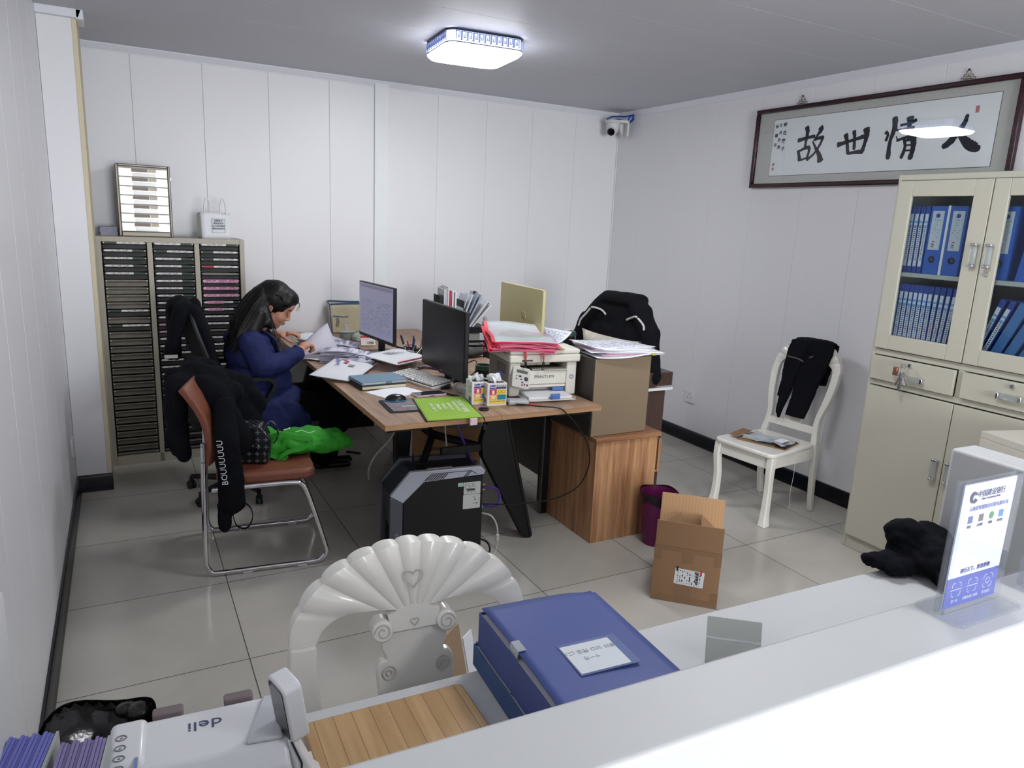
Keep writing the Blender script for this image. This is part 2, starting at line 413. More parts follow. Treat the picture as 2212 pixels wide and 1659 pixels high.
# cornices
def cornice(name, prof_axis, a0, a1, fixed, sgn):
    b = MB(); pr = [(0, H), (0.028*sgn, H), (0.028*sgn, H-0.006), (0.006*sgn, H-0.036), (0.006*sgn, H-0.042), (0, H-0.042)]
    if prof_axis == 'x': b.prism([(fixed+p, z) for p, z in pr], a0, a1, 'yz')
    else: b.prism([(fixed+p, z) for p, z in pr], a0, a1, 'xz')
    tag(b.build(name, TRIMM, smooth=0), kind='structure')
cornice('trim_4', 'x', X0, X1, Y1, -1); cornice('trim_5', 'y', Y0, Y1, X1, -1)
b = MB(); b.prism([(-0.6, H-.04), (-0.6, H), (-0.405, H), (-0.42, H-.04)], 1.918, 1.95, 'xz'); b.box(-0.432, -0.40, 1.918, 2.1, H-.045, H)
tag(b.build('trim_6', TRIMM, bevel=.003), kind='structure')
b = MB(); b.box(X1-0.012, X1, Y1-0.012, Y1, 0, H-.04); tag(b.build('trim_7', TRIMM, bevel=.003), kind='structure')
# skirting, rounded dark strip
def skirt(name, pts_fn, a0, a1):
    b = MB(); pr = [(0, 0), (0.020, 0), (0.022, 0.018), (0.017, 0.03), (0.017, 0.078), (0.010, 0.092), (0, 0.094)]
    pts_fn(b, pr, a0, a1); tag(b.build(name, BASEM, bevel=0.002, smooth=50), kind='structure')
skirt('baseboard_back', lambda b, p, a0, a1: b.prism([(Y1-q, z) for q, z in p], a0, a1, 'yz'), X0, X1)
skirt('baseboard_right', lambda b, p, a0, a1: b.prism([(X1-q, z) for q, z in p], a0, a1, 'xz'), Y0, Y1)
skirt('baseboard_left', lambda b, p, a0, a1: b.prism([(X0+q, z) for q, z in p], a0, a1, 'xz'), -1.33, 1.95)
skirt('trim_8', lambda b, p, a0, a1: b.prism([(1.95-q, z) for q, z in p], a0, a1, 'yz'), X0, -0.428)
# ---------------------------------------------------------------- ceiling lamp
def lamp(x, y, lab):
    t = thing('ceiling_lamp', lab, 'ceiling lamp', (x, y, H), R(-5))
    gl = mat('lamp_diffuser', (250,251,255), 0.5, emit=LAMP)
    rim = mat('lamp_rim', (196,208,236), 0.4, emit=1.6)
    key = mat('lamp_fretwork', (150,160,200), 0.35, metal=0.6)
    h = 0.205
    b = MB(); b.prism(rrect(-h+.01, h-.01, -h+.01, h-.01, 0.05, 8), -0.062, -0.002, 'xy'); b.build('rim_band', rim, t, smooth=40)
    b = MB()
    o1 = rrect(-h, h, -h, h, 0.06, 8)
    lv = []
    for k, (ins, z) in enumerate(((0.0, -0.062), (0.003, -0.074), (0.018, -0.088), (0.06, -0.098))):
        lv.append([b.bm.verts.new((x*(1-ins/h), y*(1-ins/h), z)) for x, y in o1])
    n = len(o1)
    for a, c in zip(lv[:-1], lv[1:]):
        for j in range(n): b.bm.faces.new((a[j], c[j], c[(j+1) % n], a[(j+1) % n]))
    b.bm.faces.new(lv[-1][::-1]); b.bm.faces.new(lv[0])
    b.build('diffuser', gl, t, smooth=50)
    b = MB(); b.prism(o1, -0.006, 0.0, 'xy')
    b.tube([(x, y, -0.008) for x, y in o1], 0.003, 5, closed=True); b.tube([(x, y, -0.062) for x, y in o1], 0.003, 5, closed=True)
    b.build('frame', mat('lamp_frame', (60,66,86), 0.3, metal=0.7), t, smooth=40)
    b = MB(); q = 0.0042
    unit = [((0, 0), (0, 5)), ((0, 5), (4, 5)), ((4, 5), (4, 1.5)), ((4, 1.5), (2, 1.5)), ((2, 1.5), (2, 3)), ((5.6, 0), (5.6, 5)), ((4.2, 0), (5.6, 0))]
    for side in range(4):
        M = Matrix.Rotation(R(90*side), 4, 'Z'); q = .0042
        b = MB()
        for k in range(11):
            x0 = -0.165+k*0.0305
            for (a0, c0), (a1, c1) in unit:
                s_ = 0.0046; ax0, ax1 = sorted((a0, a1)); cz0, cz1 = sorted((c0, c1))
                b.box(x0+ax0*s_-q/2, x0+ax1*s_+q/2, -h-0.0015, -h+0.002, -0.052+cz0*0.0075-q/2, -0.052+cz1*0.0075+q/2, m=M)
        b.build('fretwork', key, t, smooth=0)
lamp(1.365, 1.245, 'lit square ceiling lamp with rounded corners and a fretwork rim, above the desk')
lamp(1.45, -3.05, 'added unseen ceiling lamp in the hall, to brighten the pedestal front')  # unseen lamp added so the wooden pedestal gets frontal light
lamp(1.56, -0.70, 'second square ceiling lamp, above the reception counter')
# ---------------------------------------------------------------- security camera in the corner
def cctv():
    t = thing('security_camera', 'white dome security camera on a wall bracket under the ceiling corner', 'camera', (3.20, 2.56, 2.36), R(-20))
    wm = mat('camera_white', (214,214,214), 0.35)
    b = MB(); b.lathe([(0, 0.012), (0.062, 0.012), (0.066, 0.006), (0.066, -0.008), (0.060, -0.012), (0.0, -0.012)], 28)
    b.box(0.0, 0.115, -0.05, 0.05, -0.008, 0.012); b.build('mount_plate', wm, t, bevel=.002)
    b = MB(); b.prism([(0.115, 0.012), (0.115, -0.11), (0.095, -0.10), (0.075, -0.07), (0.06, -0.01), (0.05, 0.012)], 0.040, 0.048, 'xz')
    b.box(0.105, 0.118, -0.05, 0.05, -0.11, 0.012); b.build('bracket', wm, t, bevel=.002)
    b = MB(); b.lathe([(0.052, -0.012), (0.055, -0.03), (0.050, -0.055), (0.042, -0.075), (0.028, -0.092), (0.0, -0.098)], 28); b.build('housing', wm, t)
    d = Vector((-0.45, -0.78, -0.42)).normalized(); M = Matrix.Translation(Vector((0, 0, -0.058))+d*0.02) @ d.to_track_quat('Z', 'Y').to_matrix().to_4x4()
    b = MB(); b.lathe([(0.036, 0.0), (0.037, 0.026), (0.033, 0.034), (0.0, 0.034)], 28, m=M); ey = b.build('eyeball', wm, t)
    b = MB(); b.lathe([(0.030, 0.034), (0.030, 0.036), (0.024, 0.0385), (0.0, 0.041)], 28, m=M); b.build('lens', mat('lens_black', (8,9,14), 0.1), ey)
    wi = tag(MB().tube(smoothpath([(3.16, 2.6, 2.378), (3.2, 2.57, 2.40), (3.27, 2.5, 2.40), (3.31, 2.47, 2.41), (3.335, 2.48, 2.385), (3.31, 2.5, 2.36), (3.285, 2.47, 2.385), (3.31, 2.45, 2.415), (3.335, 2.49, 2.39), (3.32, 2.52, 2.37), (3.25, 2.56, 2.385), (3.22, 2.6, 2.38)], 6), 0.006, 6)
             .build('network_cable', mat('blue_cable', (32,70,160), 0.4)), 'coiled blue network cable above the white security camera', 'cable')
cctv()
# ---------------------------------------------------------------- sockets
def socket(loc, rz, label, s=0.09, d=0.012, w=1.0):
    t = thing('wall_socket', label, 'socket', loc, rz)
    wm = mat('socket_white', (225,225,228), 0.35)
    b = MB(); b.prism(rrect(-s/2*w, s/2*w, -s/2, s/2, 0.006), 0, d, 'xz', m=Matrix.Scale(-1, 4, (0, 1, 0))); b.build('plate', wm, t, bevel=.002)
    b = MB()
    for x in (-0.016, 0.016): b.box(x-.002, x+.002, -d-.0006, -d+.002, -0.012, 0.0)
    b.box(-.0022, .0022, -d-.0006, -d+.002, 0.012, 0.024)
    b.build('slot', BLACK, t, smooth=0)
socket((X1, 1.548, 0.343), R(-90), 'square white wall socket low on the right wall behind the white chair')
socket((X0, 1.76, 0.317), R(90), 'white wall socket low on the left wall beside the column')
# ================================================================ DRAWER CABINET AT THE BACK LEFT
def tray_cabinet():
    t = thing('paper_drawer_cabinet', 'tall beige steel cabinet with three columns of thin smoky paper drawers', 'cabinet', (-0.436, 2.345, 0), R(1.5))
    fr = mat('cabinet_beige', (176,171,156), 0.45, noise_amt=0.04, noise_scale=30)
    W_, D_, Hh = 0.80, 0.30, 1.365
    cols = [(0.030, 0.258), (0.290, 0.512), (0.544, 0.768)]
    b = MB()
    b.box(0, 0.028, 0, D_, 0, Hh); b.box(W_-0.028, W_, 0, D_, 0, Hh); b.box(0.028, W_-0.028, 0, D_, Hh-0.03, Hh)
    b.box(0.260, 0.288, 0, D_, 0, Hh-.03); b.box(0.514, 0.542, 0, D_, 0, Hh-.03); b.box(0.028, W_-0.028, 0, D_, 0, 0.058)
    b.box(0.028, W_-0.028, D_-0.006, D_, 0.05, Hh-.02)
    b.build('frame', fr, t, bevel=.002)
    smoke = mat('smoky_plastic', (92,92,92), 0.22, trans=0.35, ior=1.3, noise_amt=0.35, noise_scale=14)
    clear = mat('clear_tray', (148,144,134), 0.25, trans=0.25, ior=1.3, noise_amt=0.3, noise_scale=22)
    lw = printed('drawer_label', (226,226,226), (40,40,50), 2, 26, 0.4, ax=(0, 2), region=(0.2, 0.85, 0.1, 0.9))
    lp = printed('drawer_label_pink', (230,170,200), (120,60,110), 2, 40, 0.6, ax=(0, 2), region=(0.03, 0.97, 0.1, 0.9))
    lg = mat('drawer_label_green', (36,62,48), 0.5); lr = mat('drawer_label_red', (190,30,60), 0.5); knob = mat('drawer_pin', (200,200,200), 0.3, metal=0.6)
    pap = mat('drawer_paper', (170,170,178), 0.7, noise_amt=.3, noise_scale=40)
    pitch = 0.0433
    # one body of each kind, copied down the columns
    def body(kind):
        m = clear if kind == 'clear' else smoke
        b = MB(); w = 0.222
        b.box(0.003, w, 0.004, D_-.02, 0.0, 0.0025); b.box(0.003, 0.006, 0.004, D_-.02, 0, 0.034); b.box(w-.003, w, 0.004, D_-.02, 0, 0.034)
        b.prism([(-0.010, 0.036), (-0.010, 0.031), (0.002, 0.018), (0.004, 0.0), (0.007, 0.0), (0.006, 0.020), (-0.004, 0.036)], 0.003, w, 'yz')
        return b.build('drawer', m, t, smooth=0)
    def pins(par):
        b = MB()
        for x in (0.009, 0.216): b.lathe([(0, 0.004), (0.0032, 0.003), (0.0032, 0)], 8, m=Matrix.Translation((x, -0.010, 0.031)) @ Matrix.Rotation(R(90), 4, 'X'))
        return b.build('pin', knob, par)
    def strip(par, x0, x1, m, z=0.0265, h=0.011, y=-0.0102):
        b = MB(); b.box(x0, x1, y-.0012, y, z, z+h); return b.build('label_strip', m, par, smooth=0)
    protos = {}
    rnd = random.Random(3)
    for c in range(3):
        for r in range(30):
            if c == 0: kind = 'B' if r in (0, 9, 11) else ('A' if r < 5 else 'clear')
            elif c == 1: kind = 'B' if r in (1, 15) else ('P' if r in (11, 12) else ('A' if r < 24 else 'D'))
            else: kind = {0: 'A', 1: 'B', 2: 'B', 3: 'Rr', 4: 'D', 5: 'K', 6: 'K', 7: 'K', 8: 'K2', 9: 'K2'}.get(r, 'A' if r % 4 else 'D')
            if kind not in protos:
                d = body(kind); pins(d)
                if kind == 'A': strip(d, 0.012, 0.150, lw); strip(d, 0.152, 0.212, lg)
                if kind == 'B': strip(d, 0.012, 0.072, lg); strip(d, 0.074, 0.212, lw)
                if kind == 'P': strip(d, 0.012, 0.060, lp); strip(d, 0.061, 0.170, lw); strip(d, 0.172, 0.212, lg)
                if kind == 'Rr': strip(d, 0.014, 0.072, lr); strip(d, 0.074, 0.212, lw)
                if kind == 'K': strip(d, 0.010, 0.214, lp, 0.022, 0.018)
                if kind == 'K2': strip(d, 0.03, 0.12, lp, 0.024, 0.016, -.0115); strip(d, 0.012, 0.18, lw); strip(d, 0.182, 0.212, lg)
                if kind == 'D': strip(d, 0.014, 0.212, mat('dull_strip', (120,116,112), 0.4))
                if kind != 'clear':
                    b = MB(); b.box(0.010, 0.214, 0.012, 0.24, 0.004, 0.018); b.build('paper_pile', pap, d, smooth=0)
                protos[kind] = d
            else: d = copy_tree(protos[kind], t)
            d.location = (cols[c][0]+0.002, 0.004, Hh-0.0305-0.036-pitch*r)
            if c > 0: d.scale = (0.975, 1, 1)
tray_cabinet()
# desktop drawer unit on the tall cabinet
def drawer_unit():
    t = thing('desktop_drawer_unit', 'small silver desktop unit with seven translucent drawers on the tall beige cabinet', 'drawer unit', (-0.312, 2.43, 1.3655), R(1.5))
    W_, D_, Hh = 0.285, 0.20, 0.408
    fr = mat('drawer_unit_metal', (122,116,108), 0.4, metal=0.55)
    b = MB(); b.prism([(0, 0), (W_, 0), (W_, Hh-.015), (W_-.01, Hh), (0.008, Hh), (0, Hh-.008)], 0.004, D_, 'xz'); b.build('body', mat('drawer_unit_back', (120,116,110), .4, metal=.4), t)
    b = MB()
    b.box(0, .014, -.006, .006, 0, Hh); b.box(W_-.014, W_, -.006, .006, 0, Hh); b.box(.014, W_-.014, -.006, .006, Hh-.014, Hh); b.box(.014, W_-.014, -.006, .006, 0, .028)
    b.build('front_frame', fr, t, bevel=.004)
    dm = mat('milky_plastic', (206,206,200), 0.2, coat=.5, noise_amt=.08, noise_scale=18)
    d0 = None
    for k in range(7):
        z = .030+k*.0513
        if d0 is None:
            b = MB(); b.box(.016, W_-.016, -.004, .15, 0, .048)
            d0 = b.build('drawer', dm, t, bevel=.002)
            b = MB(); b.box(.082, .166, -.0055, -.003, .028, .046); b.build('handle_recess', mat('handle_taupe', (128,114,104), .4), d0, bevel=.001)
            b = MB(); b.box(.168, .210, -.0055, -.003, .028, .046); b.build('label_card', mat('card_cream', (214,200,184), .6), d0, smooth=0)
            b = MB(); b.box(.088, .205, -.0052, -.003, .002, .022); b.build('front_step', mat('milky_plastic_b', (186,188,184), 0.18), d0, bevel=.002)
            d = d0
        else: d = copy_tree(d0, t)
        d.location = (0, 0, z)
    b = MB()
    for z in (.33,): b.box(W_, W_+.006, .02, .035, z, z+.014)
    b.build('lock', STEEL, t)
drawer_unit()
# stack of forms left of it
def paper_stack(name, label, cat, loc, rz, w, d, hgt, n, m=None, jitter=0.004, group=None, seed=1, topm=None, edge=None, tilt=None):
    """a pile of sheets as one lifted bundle: layers slightly askew"""
    rnd = random.Random(seed); b = MB(); z = 0
    for k in range(n):
        h_ = hgt/n; a = rnd.uniform(-1, 1)*jitter*6
        M = Matrix.Translation((rnd.uniform(-1, 1)*jitter, rnd.uniform(-1, 1)*jitter, z)) @ Matrix.Rotation(a*0.5, 4, 'Z')
        b.box(-w/2, w/2, -d/2, d/2, 0, h_*0.82, m=M); z += h_
    t = thing(name, label, cat, loc, rz, group)
    if tilt: t.rotation_euler = (tilt[0], tilt[1], rz)
    b.build('sheets', m or PAPER, t, smooth=0)
    if topm is not None:
        b = MB(); b.box(-w/2, w/2, -d/2, d/2, z, z+.0006); b.build('top_sheet', topm, t, smooth=0)
    return t
PE = mat('form_edges', (170,172,190), 0.7, noise_amt=.3, noise_scale=120)
paper_stack('form_stack', 'short stack of printed forms on the tall cabinet left of the silver drawer unit', 'paper', (-0.368, 2.55, 1.3655), 0.03, .088, .16, .05, 9, PE, .003)
# white gift bag
def gift_bag():
    t = thing('gift_bag', 'white paper gift bag with two cord handles on the tall beige cabinet', 'bag', (0.205, 2.475, 1.3655), R(14))
    wm = mat('bag_white', (226,228,232), .5)
    b = MB(); w, d, h = .085, .042, .152
    def f(u, v):
        a = u*4; k = int(min(a, 3.999)); q = a-k; c = [(-w, -d), (w, -d), (w, d), (-w, d), (-w, -d)]
        x = c[k][0]+(c[k+1][0]-c[k][0])*q; y = c[k][1]+(c[k+1][1]-c[k][1])*q
        z = v*h*(1+0.03*math.sin(5*q+k)); return Vector((x*(1+.04*v), y*(1-.12*v+.1*math.sin(6*u)*v*.5), z))
    b.grid(24, 6, f); b.box(-w, w, -d, d, 0, .003)
    b.build('body', wm, t, solid=.0012, smooth=30)
    for x in (-.045, .05):
        b = MB(); b.tube(smoothpath([(x-.022, -d+.006, h-.004), (x-.020, -d+.004, h+.05), (x-.004, -d+.008, h+.088), (x+.012, -d+.012, h+.062), (x+.017, -d+.01, h-.004)], 6), .0048, 6); b.build('handle', wm, t)
    b = MB(); 
    for (x0, x1, z0, z1) in ((-.028, .052, .118, .1195), (-.028, .052, .036, .0375), (-.028, -.0265, .036, .1195), (.0505, .052, .036, .1195)): b.box(x0, x1, -d*1.0-.0022, -d-.0014, z0, z1)
    b.build('print_border', mat('print_grey', (110,112,125), .6), t, smooth=0, rot=(0, 0, 0))
    for k, s_ in enumerate(('温馨提示', '请随身携带', '每天按时服用', '遵照医嘱用药')):
        text(s_, .0125 if k else .014, INK, t, (.012, -d-.0032, .108-.016*k), (R(90), 0, 0))
    b = MB(); b.sphere((0, 0, 0), (.0015, .010, .020)); b.build('figure_print', INK, t, loc=(-w-.0005, -.012, .09))
gift_bag()
# ================================================================ CALLIGRAPHY FRAME
def calligraphy():
    xf = X1-0.030
    t = thing('calligraphy_frame', 'long dark wooden frame with four large brush characters hung on the right wall', 'picture', (X1, 0.372, 2.073), R(-90))
    # local: x across (picture left to right), -y out of the wall, z up
    w, h = 1.600, 0.478; fm = wood('frame_rosewood', (58,18,28), (30,10,16), 0, 1.0, 0.25)
    b = MB(); e = .026
    b.box(-w/2, w/2, -.034, -.002, h/2-e, h/2); b.box(-w/2, w/2, -.034, -.002, -h/2, -h/2+e)
    b.box(-w/2, -w/2+e, -.034, -.002, -h/2+e, h/2-e); b.box(w/2-e, w/2, -.034, -.002, -h/2+e, h/2-e)
    b.build('frame', fm, t, bevel=.006, seg=3)
    b = MB(); b.box(-w/2+e, w/2-e, -.016, -.004, -h/2+e, h/2-e)
    b.build('mat_board', mat('silk_mount', (202,198,184), .75, noise_amt=.14, noise_scale=55), t, smooth=0)
    def PY(Y): return 0.372-Y     # wall Y to local x
    x0, x1, z0, z1 = PY(1.026), PY(-.324), 1.9065-2.073, 2.240-2.073
    b = MB(); b.box(x0-.003, x1+.003, -.0168, -.0158, z0-.003, z1+.003); b.build('paper_border', mat('mount_line', (96,94,90), .7), t, smooth=0)
    b = MB(); b.box(x0, x1, -.0178, -.0166, z0, z1); b.build('paper', mat('rice_paper', (247,246,238), .85, noise_amt=.03, noise_scale=8), t, smooth=0)
    # brush strokes: points given as (x, z, width) on the sheet in metres
    S = STROKES
    for ch in S:
        b = MB()
        for st in ch:
            P = smoothpath([(p[0], p[1], p[2]) for p in st], 7)
            k = len(P); L_, R_ = [], []
            for i, p in enumerate(P):
                tn = (P[min(i+1, k-1)]-P[max(i-1, 0)]); tn = Vector((tn.x, tn.y)).normalized() if Vector((tn.x, tn.y)).length > 1e-6 else Vector((1, 0))
                nn = Vector((-tn.y, tn.x)); wd = max(p.z*1.55, .004)/2
                if i in (0, k-1): wd *= .55
                wob = 1+.10*math.sin(i*1.7+p.x*90)
                L_.append((p.x+nn.x*wd*wob, p.y+nn.y*wd*wob)); R_.append((p.x-nn.x*wd, p.y-nn.y*wd))
            for i in range(k-1):
                q = [L_[i], L_[i+1], R_[i+1], R_[i]]
                v = [b.bm.verts.new((a, -.0185-.0001*(i % 2), c)) for a, c in q]
                b.bm.faces.new(v)
        b.build('character', mat('brush_ink', (22,22,26), .75), t, smooth=0, solid=.0004)
    sm_ink = mat('brush_ink', (22,22,26), .75)
    def column(s_, Yc, z, size, n):
        for i, c in enumerate(s_): text(c, size, sm_ink, t, (PY(Yc)+.002*math.sin(i*2), -.0186, z-2.073-i*n), (R(90), 0, 0), 'small_character', off=.0006)
    column('時在庚子', .938, 2.205, .028, .047); column('冬月於清', .972, 2.205, .022, .043); column('偉卿书', 1.002, 2.200, .024, .055)
    red = mat('seal_red', (196,120,118), .7)
    for Yc, zc, sw, sh in ((.999, 1.975, .014, .018), (1.000, 1.948, .014, .018), (-.222, 2.174, .017, .032)):
        b = MB(); b.box(PY(Yc)-sw/2, PY(Yc)+sw/2, -.0187, -.0179, zc-2.073-sh/2, zc-2.073+sh/2); b.build('seal', red, t, smooth=0)
    b = MB(); b.box(-w/2+e, w/2-e, -.0245, -.0225, -h/2+e, h/2-e)
    gm = thin_glass('picture_glass')
    b.build('glass', gm, t, smooth=0)
    for Yc, zc in ((.842, 2.312), (-.142, 2.312)):
        hk = thing('picture_hook', '%s fretwork metal picture hanger above the calligraphy frame' % ('left' if Yc > 0 else 'right'), 'hanger', (X1-.006, Yc, zc-.002), R(-90))
        b = MB(); q = .0035
        for (a, c, d_, e_) in ((-.034, 0, -.034, .018), (-.034, .018, -.022, .018), (-.022, .018, -.022, .032), (-.022, .032, -.010, .032), (-.010, .032, -.010, .045), (-.010, .045, 0, .052),
                               (.034, 0, .034, .018), (.034, .018, .022, .018), (.022, .018, .022, .032), (.022, .032, .010, .032), (.010, .032, .010, .045), (.010, .045, 0, .052),
                               (-.020, 0, -.020, .012), (-.020, .012, .020, .012), (.020, .012, .020, 0), (-.010, .012, -.010, .024), (-.010, .024, .010, .024), (.010, .024, .010, .012), (0, .024, 0, .036), (-.034, 0, .034, 0)):
            b.tube([(a, 0, c), (d_, 0, e_)], q/2, 5)
        b.build('fretwork', mat('old_brass', (120,104,80), .4, metal=.8), hk)
        b = MB(); b.lathe([(0, .007), (.004, .006), (.005, 0)], 10, m=Matrix.Translation((0, 0, .054)) @ Matrix.Rotation(R(90), 4, 'X')); b.build('nail', mat('nail_dark', (50,40,36), .4, metal=.7), hk)
STROKES = [[[(-0.4585,0.0321,0.0179),(-0.4169,0.0394,0.0133),(-0.3714,0.0462,0.0117),(-0.3326,0.0504,0.0131)],[(-0.4042,0.1105,0.0206),(-0.3919,0.0804,0.0176),(-0.3953,0.0334,0.0118),(-0.3982,-0.0176,0.0104)],[(-0.4466,-0.0234,0.0135),(-0.4352,-0.0523,0.0135),(-0.4245,-0.0885,0.018)],[(-0.4415,-0.0312,0.009),(-0.4075,-0.0185,0.0104),(-0.3692,-0.0121,0.0147),(-0.3662,-0.0415,0.0103),(-0.3765,-0.0813,0.0119)],[(-0.4197,-0.0828,0.009),(-0.398,-0.0765,0.0074),(-0.3752,-0.0718,0.0074)],[(-0.3056,0.0996,0.0245),(-0.2957,0.0831,0.0187),(-0.3176,0.0528,0.0102),(-0.3414,0.0208,0.0058)],[(-0.3358,0.0254,0.0073),(-0.306,0.0369,0.0116),(-0.2684,0.0369,0.0158)],[(-0.278,0.0305,0.0101),(-0.2964,-0.0097,0.0102),(-0.3277,-0.051,0.0088),(-0.3756,-0.0865,0.0104)],[(-0.347,0.0212,0.0059),(-0.316,-0.0228,0.0117),(-0.288,-0.0605,0.0189),(-0.2723,-0.101,0.0291)]],[[(-0.173,-0.0122,0.0212),(-0.1335,-0.0045,0.014),(-0.0535,0.0118,0.011),(0.0258,0.0293,0.0203)],[(-0.1253,0.0467,0.0209),(-0.11,0.0056,0.014),(-0.0926,-0.068,0.014)],[(-0.0732,0.0609,0.0165),(-0.0623,0.0158,0.0124),(-0.0567,-0.046,0.0125)],[(0.0025,0.0686,0.0271),(0.0115,0.0304,0.0204),(0.006,-0.0162,0.0136),(-0.005,-0.0594,0.0178)],[(-0.0942,-0.0631,0.0098),(-0.0496,-0.0588,0.0125),(0.0052,-0.058,0.0178)]],[[(0.1672,0.1096,0.0222),(0.1733,0.0499,0.0183),(0.1581,-0.0201,0.0132),(0.1607,-0.108,0.0199)],[(0.1222,0.0361,0.0146),(0.1399,0.0203,0.0092),(0.1322,-0.0131,0.0119)],[(0.1755,0.0498,0.0052),(0.1963,0.0351,0.0091)],[(0.2026,0.0615,0.0091),(0.255,0.0682,0.009),(0.2931,0.0822,0.014)],[(0.2531,0.103,0.0294),(0.2564,0.0681,0.0192),(0.2496,0.018,0.0103)],[(0.2001,0.038,0.0078),(0.2523,0.0432,0.0077),(0.2869,0.0465,0.0089)],[(0.1941,-0.0149,0.0105),(0.2528,-0.0,0.009),(0.3131,0.0079,0.0127)],[(0.2382,-0.0066,0.0116),(0.2491,-0.0521,0.0104),(0.2358,-0.1079,0.0144)],[(0.2486,-0.0169,0.0078),(0.2866,-0.0114,0.0218),(0.2947,-0.0614,0.0167),(0.2845,-0.1156,0.0181)],[(0.2496,-0.0425,0.0058),(0.2847,-0.0404,0.0058)],[(0.2527,-0.0683,0.0058),(0.288,-0.0673,0.0058)],[(0.1898,0.0099,0.0039),(0.2017,-0.0167,0.0039)]],[[(0.5514,0.0833,0.0107),(0.5423,0.0419,0.0156),(0.5143,-0.0032,0.0206),(0.4833,-0.043,0.0221),(0.4499,-0.0663,0.0161)],[(0.5064,0.0124,0.0073),(0.5355,-0.0168,0.0181),(0.5802,-0.0587,0.0312),(0.62,-0.0772,0.0273),(0.6381,-0.0714,0.0083)]]]
calligraphy()
# ================================================================ STEEL CABINET WITH GLAZED DOORS
CREAM = mat('steel_cream', (186,184,169), 0.42, noise_amt=0.02, noise_scale=60)
CY = -0.190
def glassm(): return thin_glass('cabinet_glass', (236,242,246), 1.4)
def cab_handle(par, x, z, vert=True, L=.100):
    b = MB(); h = L/2
    def bx(a0, a1, y0, y1, c0, c1):
        if vert: b.box(x+a0, x+a1, y0, y1, z+c0, z+c1)
        else: b.box(x+c0, x+c1, y0, y1, z+a0, z+a1)
    bx(-.013, .013, -.024, 0, h-.012, h); bx(-.013, .013, -.024, 0, -h, -h+.012)
    o = b.build('handle', CHROME, par, bevel=.003)
    b = MB(); bx(-.012, .012, -.022, -.004, -h+.012, h-.012); b.build('handle_grip', mat('clear_grip', (235,240,242), .08, trans=.8, ior=1.35), o, bevel=.005)
    return o
def lock(par, x, z):
    b = MB(); b.lathe([(0, .010), (.008, .010), (.0095, .006), (.010, 0)], 16, m=Matrix.Translation((x, 0, z)) @ Matrix.Rotation(R(90), 4, 'X'))
    o = b.build('lock', CHROME, par)
    b = MB(); b.box(x-.001, x+.001, -.0108, -.009, z-.005, z+.005); b.build('keyhole', BLACK, o, smooth=0)
def steel_cabinet():
    t = thing('steel_cabinet', 'cream steel cabinet with glazed upper doors, two drawers and solid lower doors', 'cabinet', (2.883, CY, 0), R(-90))
    W_, D_, Hh = 0.88, 0.46, 1.84
    b = MB()
    b.box(0, .016, .0, D_, 0, Hh); b.box(W_-.016, W_, .0, D_, 0, Hh); b.box(.016, W_-.016, 0, D_, Hh-.027, Hh); b.box(.016, W_-.016, D_-.006, D_, 0, Hh)
    b.box(.016, W_-.016, 0, D_, 0, .072); b.box(.016, W_-.016, 0, D_, 1.006, 1.036); b.box(.016, W_-.016, .0, D_, .858, .886)
    b.box(.424, .452, 0, D_-.02, .886, 1.006)
    b.build('body', CREAM, t, bevel=.003)
    b = MB(); b.box(.016, W_-.016, .006, D_-.006, 1.382, 1.402); b.build('shelf', CREAM, t, bevel=.003)
    for k, (x0, x1) in enumerate(((.018, .438), (.442, .862))):
        b = MB(); g0, g1 = (.088, .364) if k == 0 else (.506, .790)
        b.box(x0, g0, -.018, -.001, 1.040, 1.811); b.box(g1, x1, -.018, -.001, 1.040, 1.811); b.box(g0, g1, -.018, -.001, 1.742, 1.811); b.box(g0, g1, -.018, -.001, 1.040, 1.108)
        d = b.build('door', CREAM, t, bevel=.0025)
        b = MB(); b.box(g0-.002, g1+.002, -.008, -.004, 1.106, 1.744); b.build('glass', glassm(), d, smooth=0)
        cab_handle(d, .412 if k == 0 else .474, 1.498).location.y = -.018
        if k: lk = thing_child_lock(d, .474, 1.424)
        b = MB(); b.box(x0, x1, -.018, -.001, .074, .855); d2 = b.build('door', CREAM, t, bevel=.0025)
        h = cab_handle(d2, .410 if k == 0 else .474, .545); h.location.y = -.018
    for k, (x0, x1) in enumerate(((.018, .422), (.454, .862))):
        b = MB(); b.box(x0, x1, -.018, -.001, .889, 1.003); d = b.build('drawer', CREAM, t, bevel=.0025)
        h = cab_handle(d, (.245 if k == 0 else .660), .925 if k == 0 else .938, False); h.location.y = -.018
        thing_child_lock(d, .215 if k == 0 else .660, .985)
    return t
def thing_child_lock(par, x, z):
    b = MB(); b.lathe([(0, .010), (.008, .010), (.0095, .006), (.010, 0)], 16, m=Matrix.Translation((x, -.018, z)) @ Matrix.Rotation(R(90), 4, 'X'))
    return b.build('lock', CHROME, par)
steel_cabinet()
